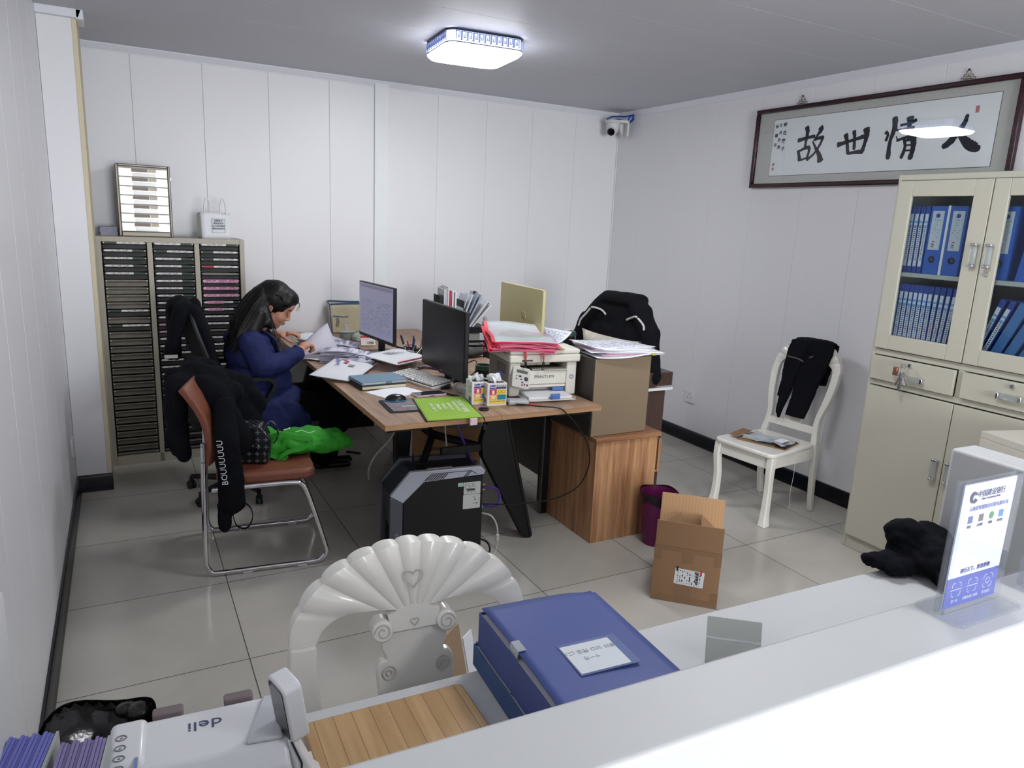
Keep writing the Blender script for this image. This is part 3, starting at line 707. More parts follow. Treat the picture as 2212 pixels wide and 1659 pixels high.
def keys():
    t = thing('key_bunch', 'bunch of silver keys hanging from the left drawer lock of the cream cabinet', 'keys', (2.865, CY-.215, .985), R(-90))
    b = MB(); b.box(-.0012, .0012, -.050, -.012, -.010, .010); b.lathe([(0, .004), (.012, .003), (.012, -.003), (0, -.004)], 12, m=Matrix.Translation((0, -.055, 0)) @ Matrix.Rotation(R(90), 4, 'Y')); b.build('key', CHROME, t)
    b = MB(); b.tube([(0, -.05+.016*math.cos(a*.5), -.016+.016*math.sin(a*.5)) for a in range(13)], .0013, 6); b.build('ring', CHROME, t)
    rnd = random.Random(5)
    for k, (a, c, l) in enumerate(((.35, .045, .07), (-.3, .03, .06), (.1, .05, .08), (.7, .03, .055), (-.6, .04, .07), (0.0, .055, .09))):
        M = Matrix.Translation((0, -.05, -.030)) @ Matrix.Rotation(a, 4, 'Y') @ Matrix.Rotation(rnd.uniform(-.6, .6), 4, 'Z')
        b = MB(); b.box(-.010, .010, -.0012, .0012, -.022, 0, m=M); b.box(-.004, .004, -.001, .001, -l, -.022, m=M); b.box(-.006, -.002, -.001, .001, -l+.004, -l+.02, m=M)
        b.build('key', CHROME if k % 2 else mat('key_nickel', (170,165,155), .3, metal=1), t, bevel=.0008)
    b = MB(); b.box(-.052, -.030, -.046, -.030, -.052, -.012); b.build('key_tag', mat('tag_copper', (150,110,90), .3, metal=.6), t, bevel=.004)
keys()
# ---- binders
BLU = mat('binder_blue', (52,98,178), 0.5, noise_amt=.04, noise_scale=40); BLU2 = mat('box_file_blue', (44,72,146), 0.45)
LBL = printed('spine_label', (222,224,222), (50,56,80), 26, 3, .75, ax=(0, 2), region=(.25, .8, .12, .8))
LBLW = printed('arch_label', (208,210,206), (150,160,170), 16, 8, .3, ax=(0, 2), region=(.15, .85, .3, .8))
CYAN = mat('label_band', (120,170,205), .5)
def in_cab(name, label, cat, lx, z, group, lean=0.0, y=.03):
    # lx: along the cabinet front from its left side; stands upright with its spine to the glass
    t = thing(name, label, cat, (2.883+y, CY-lx, z), 0, group); t.rotation_euler = Euler((0, 0, R(-90))); 
    t.rotation_mode = 'XYZ'
    if lean: t.matrix_world = Matrix.Translation((2.883+y, CY-lx, z)) @ Matrix.Rotation(R(-90), 4, 'Z') @ Matrix.Rotation(lean, 4, 'Y')
    return t
def thin_file(t, w=.0205, h=.300, d=.225, m=None, lab=True):
    b = MB(); b.box(0, w, 0, d, 0, h); b.build('case', m or BLU2, t, bevel=.002)
    if lab:
        b = MB(); b.box(w*.14, w*.86, -.0012, .001, .030, h-.035); b.build('spine_label', LBL, t, smooth=0)
        b = MB(); b.box(w*.14, w*.86, -.0016, -.0008, h-.075, h-.066); b.box(w*.14, w*.86, -.0016, -.0008, h-.096, h-.088); b.build('label_band', CYAN, t, smooth=0)
def arch_file(t, w=.072, h=.300, d=.26):
    b = MB(); b.box(0, w, 0, d, 0, h); b.build('case', BLU, t, bevel=.002)
    b = MB(); b.box(w*.14, w*.86, -.0012, .001, h*.36, h*.93); l = b.build('spine_label', LBLW, t, smooth=0)
    b = MB(); b.lathe([(0, .0024), (.0095, .0022), (.0095, 0)], 20, m=Matrix.Translation((w*.5, 0, h*.86)) @ Matrix.Rotation(R(90), 4, 'X')); b.build('spine_dot', mat('dot_blue', (34,72,160), .4), l)
    b = MB(); b.box(w*.36, w*.52, -.0018, -.0006, h*.475, h*.49); b.build('label_mark', mat('mark_red', (200,60,80), .5), l, smooth=0)
    b = MB(); b.box(w*.34, w*.7, -.0018, -.0006, h*.385, h*.455); b.build('barcode', printed('barcode', (215,215,212), (60,60,70), 1, 22, .6, ax=(2, 0), region=(0, 1, 0, 1)), l, smooth=0)
    b = MB(); b.tube([(w*.5+.0135*math.cos(a*math.pi/10), -.001, h*.22+.0135*math.sin(a*math.pi/10)) for a in range(20)], .0022, 6, closed=True)
    b.lathe([(0, -.0002), (.0125, .0004)], 20, m=Matrix.Translation((w*.5, 0, h*.22)) @ Matrix.Rotation(R(90), 4, 'X'))
    b.build('finger_hole', mat('hole_dark', (60,66,72), .3, metal=.5), t)
ZU, ZL = 1.4025, 1.0365
g1 = 'thin blue box files on the upper cabinet shelf'
xs = [.020, .042, .064, .088, .112, .136]
ords = ['first', 'second', 'third', 'fourth', 'fifth', 'sixth', 'seventh', 'eighth', 'ninth', 'tenth', 'eleventh', 'twelfth', 'thirteenth']
for k, x in enumerate(xs):
    t = in_cab('box_file', 'thin blue box file on the upper shelf behind the glass door, %s from the left' % ords[k], 'box file', x, ZU, g1); thin_file(t)
for k, (x, wd) in enumerate(((.163, 'left'), (.254, 'right'))):
    t = in_cab('lever_arch_file', 'wide bright blue lever arch file behind the left cabinet door, the %s one of two' % wd, 'file', x, ZU, 'lever arch files in the cream cabinet'); arch_file(t)
t = in_cab('paper_sheaf', 'narrow white sheaf of papers between the two lever arch files of the left door', 'paper', .238, ZU, None); b = MB(); b.box(0, .011, 0, .2, 0, .302); b.build('sheets', PAPER, t, smooth=0)
for k, (x, wd, ln) in enumerate(((.455, 'upright', 0), (.560, 'leaning', .12), (.640, 'leaning further', .12))):
    t = in_cab('lever_arch_file', 'wide bright blue lever arch file behind the right cabinet door, %s' % wd, 'file', x, ZU, 'lever arch files in the cream cabinet', ln); arch_file(t)
t = in_cab('box_file', 'lighter blue file with a round hole at the left end of the lower shelf', 'box file', .014, ZL, 'blue box files on the lower cabinet shelf')
b = MB(); b.box(0, .034, 0, .25, 0, .31); b.build('case', mat('file_teal', (58,110,150), .4), t, bevel=.002)
b = MB(); b.box(.008, .030, -.0012, .001, .06, .29); b.build('spine_label', LBL, t, smooth=0)
b = MB(); b.lathe([(0, .0024), (.007, .0022), (.007, 0)], 16, m=Matrix.Translation((.019, 0, .27)) @ Matrix.Rotation(R(90), 4, 'X')); b.build('spine_dot', INK, t)
for k in range(13):
    t = in_cab('box_file', 'thin blue box file on the lower shelf behind the glass door, %s from the left' % ords[k], 'box file', .050+k*.0232, ZL, 'blue box files on the lower cabinet shelf', .0 + max(0, k-7)*.016)
    thin_file(t, .0215, .312)
for k, (x, ln) in enumerate(((.435, .30), (.462, .34))):
    t = in_cab('box_file', 'thin blue box file leaning behind the right cabinet door, %s of the two labelled ones' % ('left' if k == 0 else 'right'), 'box file', x, ZL, 'blue box files on the lower cabinet shelf', ln); thin_file(t, .022, .305)
for k, (x, ln) in enumerate(((.495, .36), (.545, .40), (.60, .44), (.655, .46))):
    t = in_cab('plastic_folder', 'translucent blue plastic folder leaning behind the right cabinet door, %s from the left' % ords[k], 'folder', x, ZL, 'translucent folders in the cream cabinet', ln)
    b = MB(); b.box(0, .04, 0, .235, 0, .305); b.build('folder_body', mat('folder_blue', (74,120,170), .12, noise_amt=.15, noise_scale=12, coat=.5), t, bevel=.003)
# ================================================================ WOODEN PEDESTAL, METAL BOX, SIDE DESK
def pedestal():
    t = thing('wooden_pedestal', 'reddish brown wooden pedestal cabinet with a side handle, metal box on top', 'cabinet', (1.660, .322, 0))
    m1 = wood('walnut_front', (148,100,68), (208,160,118), 2, 1.0, .35, 22)
    W_, D_, Hh = .375, .46, .548
    b = MB(); b.box(0, W_, 0, D_, 0, Hh-.024); b.build('body', m1, t, bevel=.0015)
    b = MB(); b.box(-.012, W_+.012, -.012, D_, Hh-.024, Hh); b.build('top_board', wood('walnut_top', (132,88,62), (172,126,92), 0, 1.0, .3, 20), t, bevel=.003)
    b = MB(); b.box(W_+.012, W_+.028, .0, .02, .33, .505); b.box(W_, W_+.013, .0, .02, .33, .336)
    b.build('side_handle', m1, t, bevel=.002)
    b = MB(); b.box(W_, W_+.0018, .002, D_-.01, .30, .52); b.build('drawer_gap', MATTEBLK, t, smooth=0)
pedestal()
def metal_box():
    t = thing('metal_filing_box', 'tall bronze grey metal box standing on the wooden pedestal under a pile of papers', 'metal box', (1.632, .345, .5485), R(1.5))
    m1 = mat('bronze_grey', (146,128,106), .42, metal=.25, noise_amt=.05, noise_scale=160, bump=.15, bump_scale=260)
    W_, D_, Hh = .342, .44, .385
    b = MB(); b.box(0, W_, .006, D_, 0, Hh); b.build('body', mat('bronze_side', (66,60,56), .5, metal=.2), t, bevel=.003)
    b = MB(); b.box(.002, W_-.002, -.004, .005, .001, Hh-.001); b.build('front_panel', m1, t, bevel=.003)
    return Hh
metal_box()
def box_papers():
    rnd = random.Random(11)
    t = thing('document_pile', 'thick slipping pile of white and pink documents on the metal box', 'papers', (1.845, .47, .9345), R(-8))
    m2 = printed('form_sheet', (232,234,242), (110,115,130), 34, 46, .5, grid=True)
    pk = mat('pink_sheet', (226,190,206), .7)
    for k in range(15):
        z = .0028*k; a = rnd.uniform(-.12, .12)+(.22 if k > 10 else 0); dx, dy = rnd.uniform(-.02, .02)+(.03 if k < 8 else -.02), rnd.uniform(-.02, .02)
        M = Matrix.Translation((dx, dy, z)) @ Matrix.Rotation(a, 4, 'Z')
        b = MB(); w, d = .165, .12
        def f(u, v, M=M, z=z, k=k):
            x, y = (u-.5)*2*w, (v-.5)*2*d
            zz = .014*max(0, u-.72)*3*(1 if k > 4 else .3)*-0.6 + .006*math.sin(u*4+k)*(v-.5) + .010*max(0, .25-u)*4*(1 if k > 9 else 0)
            return M @ Vector((x, y, zz*.6+.004))
        b.grid(10, 6, f)
        m_ = m2 if k == 14 else (pk if k in (3, 5, 6, 9) else PAPER)
        b.build('sheet', m_, t, solid=.0018, smooth=40)
    b = MB()
    def f2(u, v):
        x, y = -.19+.30*u, -.17+.22*v
        return Vector((x, y, .003+.016*(abs(u-.3))**2*3*(1-v)))
    b.grid(14, 6, f2); b.build('loose_sheet', PAPER, t, solid=.0006, smooth=60)
    b = MB(); b.box(.125, .15, -.142, -.128, .006, .020); b.build('binder_clip', mat('clip_yellow', (214,206,90), .4), t, bevel=.002, loc=(0, .012, 0))
box_papers()
def side_desk():
    t = thing('side_desk', 'dark wood side desk with a grey top behind the metal box', 'desk', (1.70, .785, 0))
    dk = wood('wenge', (58,42,38), (84,62,54), 2, 1.0, .45, 20)
    b = MB(); b.box(0, .80, 0, .15, .700, .735); b.build('top', mat('desk_grey', (92,90,92), .4), t, bevel=.003)
    b = MB(); b.box(.0, .80, -.002, .02, .655, .733); b.build('front_rail', dk, t, bevel=.002)
    b = MB(); b.box(.0, .805, -.006, .018, .628, .645); b.build('white_strip', WHITE, t, bevel=.002)
    b = MB(); b.box(0.0, .765, .012, .14, 0, .628); b.build('body', dk, t, bevel=.002)
side_desk()
# ================================================================ THE LARGE DESK
DZ = .735
OAK = wood('desk_walnut', (134,106,86), (176,146,120), 1, 1.0, .38, 16)
OAKE = wood('desk_edge', (150,112,78), (190,150,112), 0, 1.0, .5, 40)
def desk():
    t = thing('office_desk', 'large wood grain double desk with black blade legs', 'desk', (0, 0, 0))
    for x0, x1 in ((.572, 1.0915), (1.0935, 1.612)):
        for y0, y1 in ((.243, 1.449), (1.451, 2.655)):
            b = MB(); b.box(x0, x1, y0, y1, DZ-.024, DZ); d = b.build('top_board', OAK, t, bevel=.0015, seg=1)
            b = MB(); b.box(x0, x1, y0-.0012, y0+.0006, DZ-.0235, DZ-.0008) if y0 < 1 else b.box(x0, x1, y1-.0006, y1+.0012, DZ-.0235, DZ-.0008)
            xe = x0 if x0 < 1 else x1
            b.box(xe-.0012, xe+.0012, y0, y1, DZ-.0235, DZ-.0008); b.build('edge_band', OAKE, d, smooth=0)
    MB_ = MATTEBLK
    for y, s_ in ((.52, 1), (.86, -1), (2.35, 1), (2.35, -1)):
        if True:
            cx = 1.03 if s_ > 0 else .99
            pr = [(.115, DZ-.03), (.085, .54), (.088, .46), (.122, .015), (.130, 0), (.150, 0), (.156, .012), (.175, DZ-.03)] if y == .86 else [(.150, DZ-.03), (.097, .54), (.103, .46), (.345, .015), (.365, 0), (.392, 0), (.398, .012), (.222, DZ-.03)]
            b = MB(); b.prism([(cx+s_*a, c) for a, c in pr], y-.022, y+.022, 'xz'); l = b.build('leg', MB_, t, bevel=.004)
            xa, xb = (.150, .172) if y == .86 else (.392, .216)
            b = MB(); b.tube([(cx+s_*xa, y-.02, .012), (cx+s_*xb, y-.02, DZ-.03)], .009, 8); b.build('edge_tube', mat('black_satin', (26,26,28), .3), l)
            b = MB(); b.lathe([(0, 0), (.014, 0), (.014, .008), (0, .010)], 12, m=Matrix.Translation((cx+s_*(xa-.008), y, -.0005))); b.build('foot', STEEL, l)
        if s_ > 0: b = MB(); b.box(.93, 1.13, y-.012, y+.012, .485, .52); b.build('cross_bar', MB_, t, bevel=.002)
    b = MB(); b.tube([(1.14, .52, .50), (.98, .75, .515), (.98, 2.2, .515), (1.1, 2.35, .50)], .020, 10); b.build('long_beam', MB_, t)
    b = MB(); b.tube([(.98, .75, .515), (.86, .55, .46)], .018, 8); b.tube([(.98, .75, .515), (.90, 1.15, .69)], .018, 8); b.build('brace', MB_, t)
    for x0 in (.60, 1.40):
        b = MB(); b.box(x0, x0+.18, .30, 2.58, DZ-.05, DZ-.0245); b.build('under_rail', MB_, t, bevel=.002)
desk()
def post():
    t = thing('desk_side_panel', 'dark upright panel with a thin steel edge standing beside the wooden pedestal', 'panel', (1.632, .742, 0))
    b = MB(); b.box(-.012, .026, 0, .022, 0, .70); b.build('panel_board', mat('panel_black', (20,19,20), .4), t, bevel=.002)
    b = MB(); b.box(-.018, -.0125, 0, .022, 0, .70); b.build('steel_edge', mat('edge_steel', (120,116,108), .4, metal=.7), t, smooth=0)
post()
def carton_under():
    t = thing('shipping_carton', 'brown printed shipping carton lying under the desk', 'box', (1.43, 1.62, 0), R(-22))
    cb = mat('carton', (166,128,88), .8, noise_amt=.06, noise_scale=25)
    b = MB(); b.box(-.21, .21, -.13, .13, 0, .34); b.build('carton_body', cb, t, bevel=.004)
    b = MB(); b.box(-.21, .21, -.132, -.128, .342, .344); b.box(-.10, .21, -.25, -.13, .338, .342); b.build('flap', mat('carton_grey', (120,112,100), .7), t, smooth=0)
    text('KU', .055, INK, t, (.03, -.1312, .235), (R(90), 0, 0)); text('高性能办公电脑主机', .022, INK, t, (.0, -.1312, .165), (R(90), 0, 0))
    b = MB(); b.box(-.19, .19, -.20, -.14, 0, .10); b.build('tray_sheet', mat('carton_dull', (112,104,96), .7), t, bevel=.002)
carton_under()
b = MB(); b.box(-.012, .012, 0, 1.0, 0, .70); o = b.build('privacy_screen', mat('dark_laminate', (30,24,22), .5), None, bevel=.002, loc=(1.93, 1.10, 0)); tag(o, 'very dark brown upright panel under the far side of the large desk', 'panel')
# ================================================================ THINGS ON THE DESK
def monitor(loc, rz, w, h, zb, screen, label, group):
    """screen faces local -x; width along y; zb is the lower edge above the desk"""
    t = thing('monitor', label, 'monitor', loc, rz, group)
    bk = mat('monitor_black', (20,21,24), .45)
    b = MB(); b.box(0, .022, -w/2, w/2, zb, zb+h); b.box(.022, .05, -w/4, w/4, zb+.05, zb+h-.08); b.build('housing', bk, t, bevel=.004)
    b = MB(); b.box(-.0012, .001, -w/2+.007, w/2-.007, zb+.021, zb+h-.007); b.build('screen', screen, t, smooth=0)
    b = MB(); b.box(-.0015, .001, -.02, .02, zb+.006, zb+.013); b.build('badge', mat('badge_grey', (90,92,98), .4), t, smooth=0)
    b = MB(); b.prism([(.03, 0.008), (.052, 0.008), (.055, zb+.10), (.045, zb+.14), (.028, zb+.10)], -.028, .028, 'xz'); b.build('stand_neck', bk, t, bevel=.003)
    return t, bk
scr_on = printed('spreadsheet', (128,128,152), (100,102,130), 46, 110, .38, ax=(1, 2), region=(.06, .94, .08, .70), grid=True, rough=.25)
nt_ = scr_on.node_tree; b_ = nt_.nodes['Principled BSDF']
src = [l.from_socket for l in nt_.links if l.to_socket == b_.inputs['Base Color']][0]
nt_.links.new(src, b_.inputs['Emission Color']); b_.inputs['Emission Strength'].default_value = .55
scr_off = mat('screen_off', (7,8,11), .30, spec=.25)
t, bk = monitor((1.00, 1.73, DZ), R(6), .500, .335, .085, scr_on, 'black monitor showing a grey spreadsheet on the desk in front of the woman', 'desk monitors')
b = MB(); b.prism(rrect(-.07, .14, -.12, .12, .02), 0, .008, 'xy'); b.build('stand_base', bk, t, bevel=.002)
b = MB(); b.box(-.0016, .0, -.235, .235, .388, .408); b.build('screen_toolbar', mat('toolbar_grey', (116,116,138), .3, emit=.45), t, smooth=0)
t, bk = monitor((1.080, .897, DZ), 0.0, .555, .340, .055, scr_off, 'black monitor with a dark screen beside the printer', 'desk monitors')
b = MB()
b.tube([(.06, .0, .008), (-.02, -.13, .006), (-.055, -.14, .006)], [.016, .012, .008], 8); b.tube([(.06, .0, .008), (-.02, .13, .006), (-.055, .14, .006)], [.016, .012, .008], 8)
b.tube([(.05, 0, .01), (.16, 0, .006)], .014, 8); b.build('stand_base', bk, t)
# all-in-one seen from behind
def gold_screen():
    t = thing('computer_display', 'pale gold computer display seen from behind with a round embossed mark', 'monitor', (1.565, .985, DZ), R(178))
    gd = mat('pale_gold', (198,190,142), .35, metal=.3)
    b = MB(); b.prism(rrect(-.235, .265, .145, .485, .012), -.012, .006, 'yz'); b.build('housing', gd, t, bevel=.003, smooth=40)
    b = MB(); b.box(-.014, -.0115, -.22, .25, .16, .47); b.build('screen', scr_off, t, smooth=0)
    b = MB(); b.tube([(.0065, .055+.027*math.cos(a*math.pi/14), .325+.027*math.sin(a*math.pi/14)) for a in range(28)], .0016, 5, closed=True); e = b.build('emblem', mat('emblem_gold', (176,168,122), .3, metal=.4), t)
    text('hp', .036, mat('emblem_gold', (1,1,1)), t, (.0066, .055, .325), (R(90), 0, R(90)), 'lettering', ext=.001)
    b = MB(); b.box(-.005, .02, -.04, .04, .006, .2); b.box(-.08, .09, -.10, .10, 0, .008); b.build('stand', mat('stand_silver', (170,168,160), .35, metal=.6), t, bevel=.003)
gold_screen()
# ---- printer
def printer():
    t = thing('laser_printer', 'off-white multifunction laser printer with an open paper tray at the desk end', 'printer', (1.262, .500, DZ), R(-7))
    pw = mat('printer_cream', (222,220,208), .42); pg = mat('printer_grey_side', (150,150,148), .5)
    W_, D_ = .345, .30
    b = MB()
    b.box(0, .052, 0, D_, .006, .168); b.box(W_-.052, W_, 0, D_, .006, .168); b.box(.052, W_-.052, .06, D_, .006, .12)
    b.box(.052, W_-.052, .16, D_, .12, .168)
    b.build('body', pw, t, bevel=.006, seg=3)
    b = MB(); b.box(.05, W_-.054, .0, .02, .062, .128); b.box(.05, W_-.054, .004, .02, .046, .06); b.build('front_cover', pw, t, bevel=.003)
    b = MB(); b.box(-.0012, .004, .02, D_-.015, .03, .166); sd = b.build('side_panel', pg, t, bevel=.001)
    b = MB()
    for i in range(9):
        for j in range(5): b.box(-.002, .0, .055+i*.014, .064+i*.014, .105+j*.010, .109+j*.010)
    b.build('vent', MATTEBLK, sd, smooth=0)
    b = MB(); b.box(.052, W_-.052, .05, .165, .118, .123); b.prism([(.055, .135), (.06, .128), (.16, .128), (.16, .14)], .06, W_-.06, 'yz'); b.build('output_bay', mat('bay_dark', (40,38,36), .5), t, smooth=0)
    b = MB(); b.box(.12, .27, .02, .055, .128, .134); b.box(.17, .29, -.012, .05, .131, .135); b.build('output_flap', mat('flap_grey', (190,188,180), .45), t, bevel=.001)
    b = MB(); b.box(-.010, W_+.010, -.018, D_+.008, .170, .208); b.build('scanner_bed', pw, t, bevel=.008, seg=3)
    b = MB(); b.box(-.008, W_+.008, -.014, D_+.006, .209, .232); b.build('scanner_lid', pw, t, bevel=.008, seg=3)
    M = Matrix.Translation((.052, -.008, .108)) @ Matrix.Rotation(R(-30), 4, 'X') @ Matrix.Rotation(R(-6), 4, 'Z')
    pan = Matrix.Translation((.045, -.018, .10)) @ Matrix.Rotation(R(14), 4, 'Y') @ Matrix.Rotation(R(-24), 4, 'X')
    b = MB(); b.prism(rrect(-.045, .045, -.050, .050, .010), -.014, .004, 'xz', m=pan); pn = b.build('control_panel', pw, t, bevel=.003)
    b = MB(); b.prism(rrect(-.041, .041, -.046, .046, .008), -.0152, -.0138, 'xz', m=pan); b.build('panel_face', mat('panel_grey', (196,194,188), .4), pn)
    b = MB(); b.box(-.028, .028, -.0168, -.0150, .020, .034, m=pan); b.build('panel_display', mat('lcd', (84,90,82), .3), pn, smooth=0)
    b = MB()
    for i, (x, z, r_) in enumerate(((-.026, .004, .003), (-.026, -.010, .003), (-.008, .004, .006), (-.002, -.010, .004), (.006, -.024, .0045), (.006, -.036, .004))):
        b.box(x-r_, x+r_, -.0168, -.015, z-r_*.7, z+r_*.7, m=pan)
    b.lathe([(0, .0016), (.010, .0016), (.011, 0)], 16, m=pan @ Matrix.Translation((.024, -.0152, -.004)) @ Matrix.Rotation(R(90), 4, 'X'))
    b.build('button', mat('button_dark', (50,52,56), .4), pn)
    for c_, x, nm in (((190,40,50), .018, 'red'), ((40,60,130), .032, 'blue')):
        b = MB(); b.lathe([(0, .0016), (.0048, .0016), (.0052, 0)], 12, m=pan @ Matrix.Translation((x, -.0152, -.032)) @ Matrix.Rotation(R(90), 4, 'X')); b.build('button', mat('button_'+nm, c_, .4), pn)
    # open paper tray
    b = MB(); b.box(.058, W_-.058, -.105, .06, .010, .014)
    for x in (.045, W_-.045): b.tube([(x, .04, .014), (x, -.095, .014)], .003, 6)
    b.tube([(.045, -.095, .014), (.058, -.120, .012), (W_-.058, -.120, .012), (W_-.045, -.095, .014)], .003, 6)
    for i in range(9): b.tube([(.075+i*.024, -.120, .012), (.075+i*.024, -.10, .012)], .0016, 5)
    tr = b.build('paper_tray', mat('tray_white', (214,212,204), .4), t)
    b = MB(); b.box(.062, W_-.062, -.095, .10, .0145, .024); b.build('tray_paper', mat('tray_sheets', (232,234,238), .7), tr, smooth=0)
    bl = mat('tray_blue', (84,120,190), .4)
    b = MB(); b.box(.165, .212, -.116, -.104, .013, .040); b.box(.170, .207, -.12, -.1155, .014, .036); b.build('paper_guide', bl, tr, bevel=.002)
    b = MB(); b.box(.225, .282, .0, .012, .028, .044); b.build('paper_guide', bl, tr, bevel=.002)
    text('PANTUM', .022, mat('logo_dark', (70,66,70), .4), t, (.175, -.0008, .098), (R(90), 0, 0), sx=1.15)
    b = MB(); b.tube([(W_-.026+.0085*math.cos(a*math.pi/9), -.0012, .095+.0085*math.sin(a*math.pi/9)) for a in range(18)], .0018, 5, closed=True); b.build('round_mark', mat('mark_violet', (92,92,190), .4), t)
    b = MB(); b.box(.05, .105, -.0192, -.0178, .178, .186); b.build('model_strip', mat('strip_dark', (70,68,68), .4), t, smooth=0)
    b = MB()
    for i in range(34): b.box(.056+i*.0046, .059+i*.0046, .030, .034, .150, .163)
    b.box(.054, .215, .034, .04, .150, .163); b.build('roller_guide', mat('roller_cream', (206,202,186), .5), t, smooth=0)
printer()
def zip_bags():
    rnd = random.Random(4)
    red = mat('zip_red', (206,34,58), .45); pink = mat('mesh_pink', (222,110,140), .5, alpha=.8); cl = mat('clear_vinyl', (214,222,226), .12, alpha=.62, coat=.4, noise_amt=.08, noise_scale=10)
    for k in range(6):
        lab = {0: 'bottom pink zip bag of the pile on the printer', 5: 'clear zip bag with a red zip on top of the printer pile'}.get(k, 'pink mesh zip bag in the printer pile, %s from the bottom' % ords[k])
        t = thing('zip_bag', lab, 'zip bag', (1.375+.004*k+rnd.uniform(-.006, .006), .630+.006*k, DZ+.236+.0068*k+.003*(k == 5)), R(-17+rnd.uniform(-6, 6)), 'zip bags piled on the printer')
        w, d = .150, .185
        def f(u, v, k=k):
            x, y = (u-.5)*2*w, (v-.5)*2*d
            z = -.14*max(0, -y-.105)*(1+.5*u)-.10*max(0, -x-.10)*.5 + .16*max(0, v-.80)*(.6+.1*k) + .005*math.sin(7*u+k)*math.sin(5*v+k*2) + .006*math.sin(3*u+2*v)
            return Vector((x, y, z))
        b = MB(); b.grid(16, 18, f); b.build('bag_body', cl if k == 5 else pink, t, solid=.0035, smooth=60, off=1)
        edge = [f(0, j/18) for j in range(19)]
        b = MB(); b.ribbon([p+Vector((-.004, 0, .002)) for p in edge], (1, 0, 0), .016, .0055); b.build('zipper', red, t)
        if k in (1, 3, 5):
            b = MB(); b.ribbon([p+Vector((0, -.003, .002)) for p in [f(j/16, 0) for j in range(17)]], (0, 1, 0), .012, .004); b.build('hem', red if k == 5 else pink, t)
    for (x, y, rz_, wd) in ((1.243, .752, 0, 'left rear'), (1.322, .470, 0, 'front left'), (1.405, .448, 0, 'front corner')):
        t = thing('zip_pull', 'red cord zip pull with a black end hanging at the %s of the printer' % wd, 'zip pull', (x, y, DZ+.232))
        b = MB(); b.tube([(0, 0, .006), (.002, -.006, -.02), (0, -.008, -.055)], .003, 6); b.tube([(.006, 0, .008), (-.008, -.005, -.015), (-.003, -.008, -.04)], .002, 6); b.build('cord', red, t)
        b = MB(); b.tube([(0, -.008, -.05), (0, -.008, -.058), (0, -.008, -.075), (0, -.008, -.08)], [.003, .006, .006, .003], 10); b.build('cord_end', BLACK, t)
    t = thing('kraft_folder', 'thin stack of kraft folders under the pink zip bags on the printer', 'folder', (1.44, .565, DZ+.2325), R(-12))
zip_bags()
for o in [o for o in bpy.data.objects if o.name.startswith('kraft_folder')]:
    b = MB(); b.box(-.11, .10, -.115, .10, 0, .0008); b.box(-.105, .105, -.112, .10, .0015, .0023); b.build('folder_sheet', mat('kraft', (186,148,104), .8), o, smooth=0)
# ---- wipe boxes in front of the printer
def wipe_box(loc, rz, label):
    t = thing('wipes_box', label, 'box', loc, rz, 'wipes boxes by the printer')
    w, d, h = .094, .085, .104
    b = MB(); b.box(0, w, 0, d, 0, h); b.build('carton_body', mat('carton_white', (224,222,220), .5), t, bevel=.001)
    for (x0, x1, z0, z1, c, nm) in ((.010, .090, .078, .096, (58,54,130), 'violet'), (.010, .044, .052, .077, (196,52,132), 'magenta'), (.044, .090, .052, .077, (240,214,60), 'yellow'),
                                (.010, .048, .028, .051, (240,170,130), 'peach'), (.048, .090, .028, .051, (40,130,150), 'teal'), (.010, .090, .010, .026, (240,214,60), 'yellow')):
        b = MB(); b.box(x0, x1, -.0008, .0, z0, z1); b.build('print_'+nm, mat('print_'+nm, c, .5), t, smooth=0)
    text('Goay', .016, mat('print_text_white', (240,240,245), .5), t, (.026, -.001, .088), (R(90), 0, 0)); text('擦镜擦屏湿巾', .010, mat('print_text_white', (240,240,245)), t, (.066, -.001, .090), (R(90), 0, 0))
    text('LENS CLEANING WIPES', .0075, mat('print_text_blue', (50,60,130), .5), t, (.050, -.001, .021), (R(90), 0, 0))
    b = MB()
    for cx in (.058, .077): b.tube([(cx+.008*math.cos(a*math.pi/8), -.0012, .064+.006*math.sin(a*math.pi/8)) for a in range(16)], .0008, 4, closed=True)
    b.build('glasses_print', INK, t)
    b = MB(); b.box(.020, .038, -.0012, -.0006, .033, .047); b.box(.022, .034, -.0014, -.0006, .055, .072); b.build('cloth_print', mat('cloth_print', (236,226,150), .5), t, smooth=0)
    b = MB()
    for i in range(7): b.box(-.001, .0, .012+i*.004, .0135+i*.004+.0006*(i % 3), .012, .034)
    for i in range(6): b.box(-.001, .0, .012, .05-(i % 3)*.008, .052+i*.006, .0535+i*.006)
    b.build('side_print', mat('print_grey2', (130,130,134), .6), t, smooth=0)
    b = MB(); b.box(.008, w-.008, .008, d-.008, h, h+.001); b.build('opening', mat('opening_dark', (70,60,48), .7), t, smooth=0)
    return t
wipe_box((1.095, .395, DZ), R(-5), 'white wipes box with colourful panels, nearer the front edge of the desk')
wipe_box((1.040, .440, DZ), R(-5), 'white wipes box standing behind and left of the colourful one')
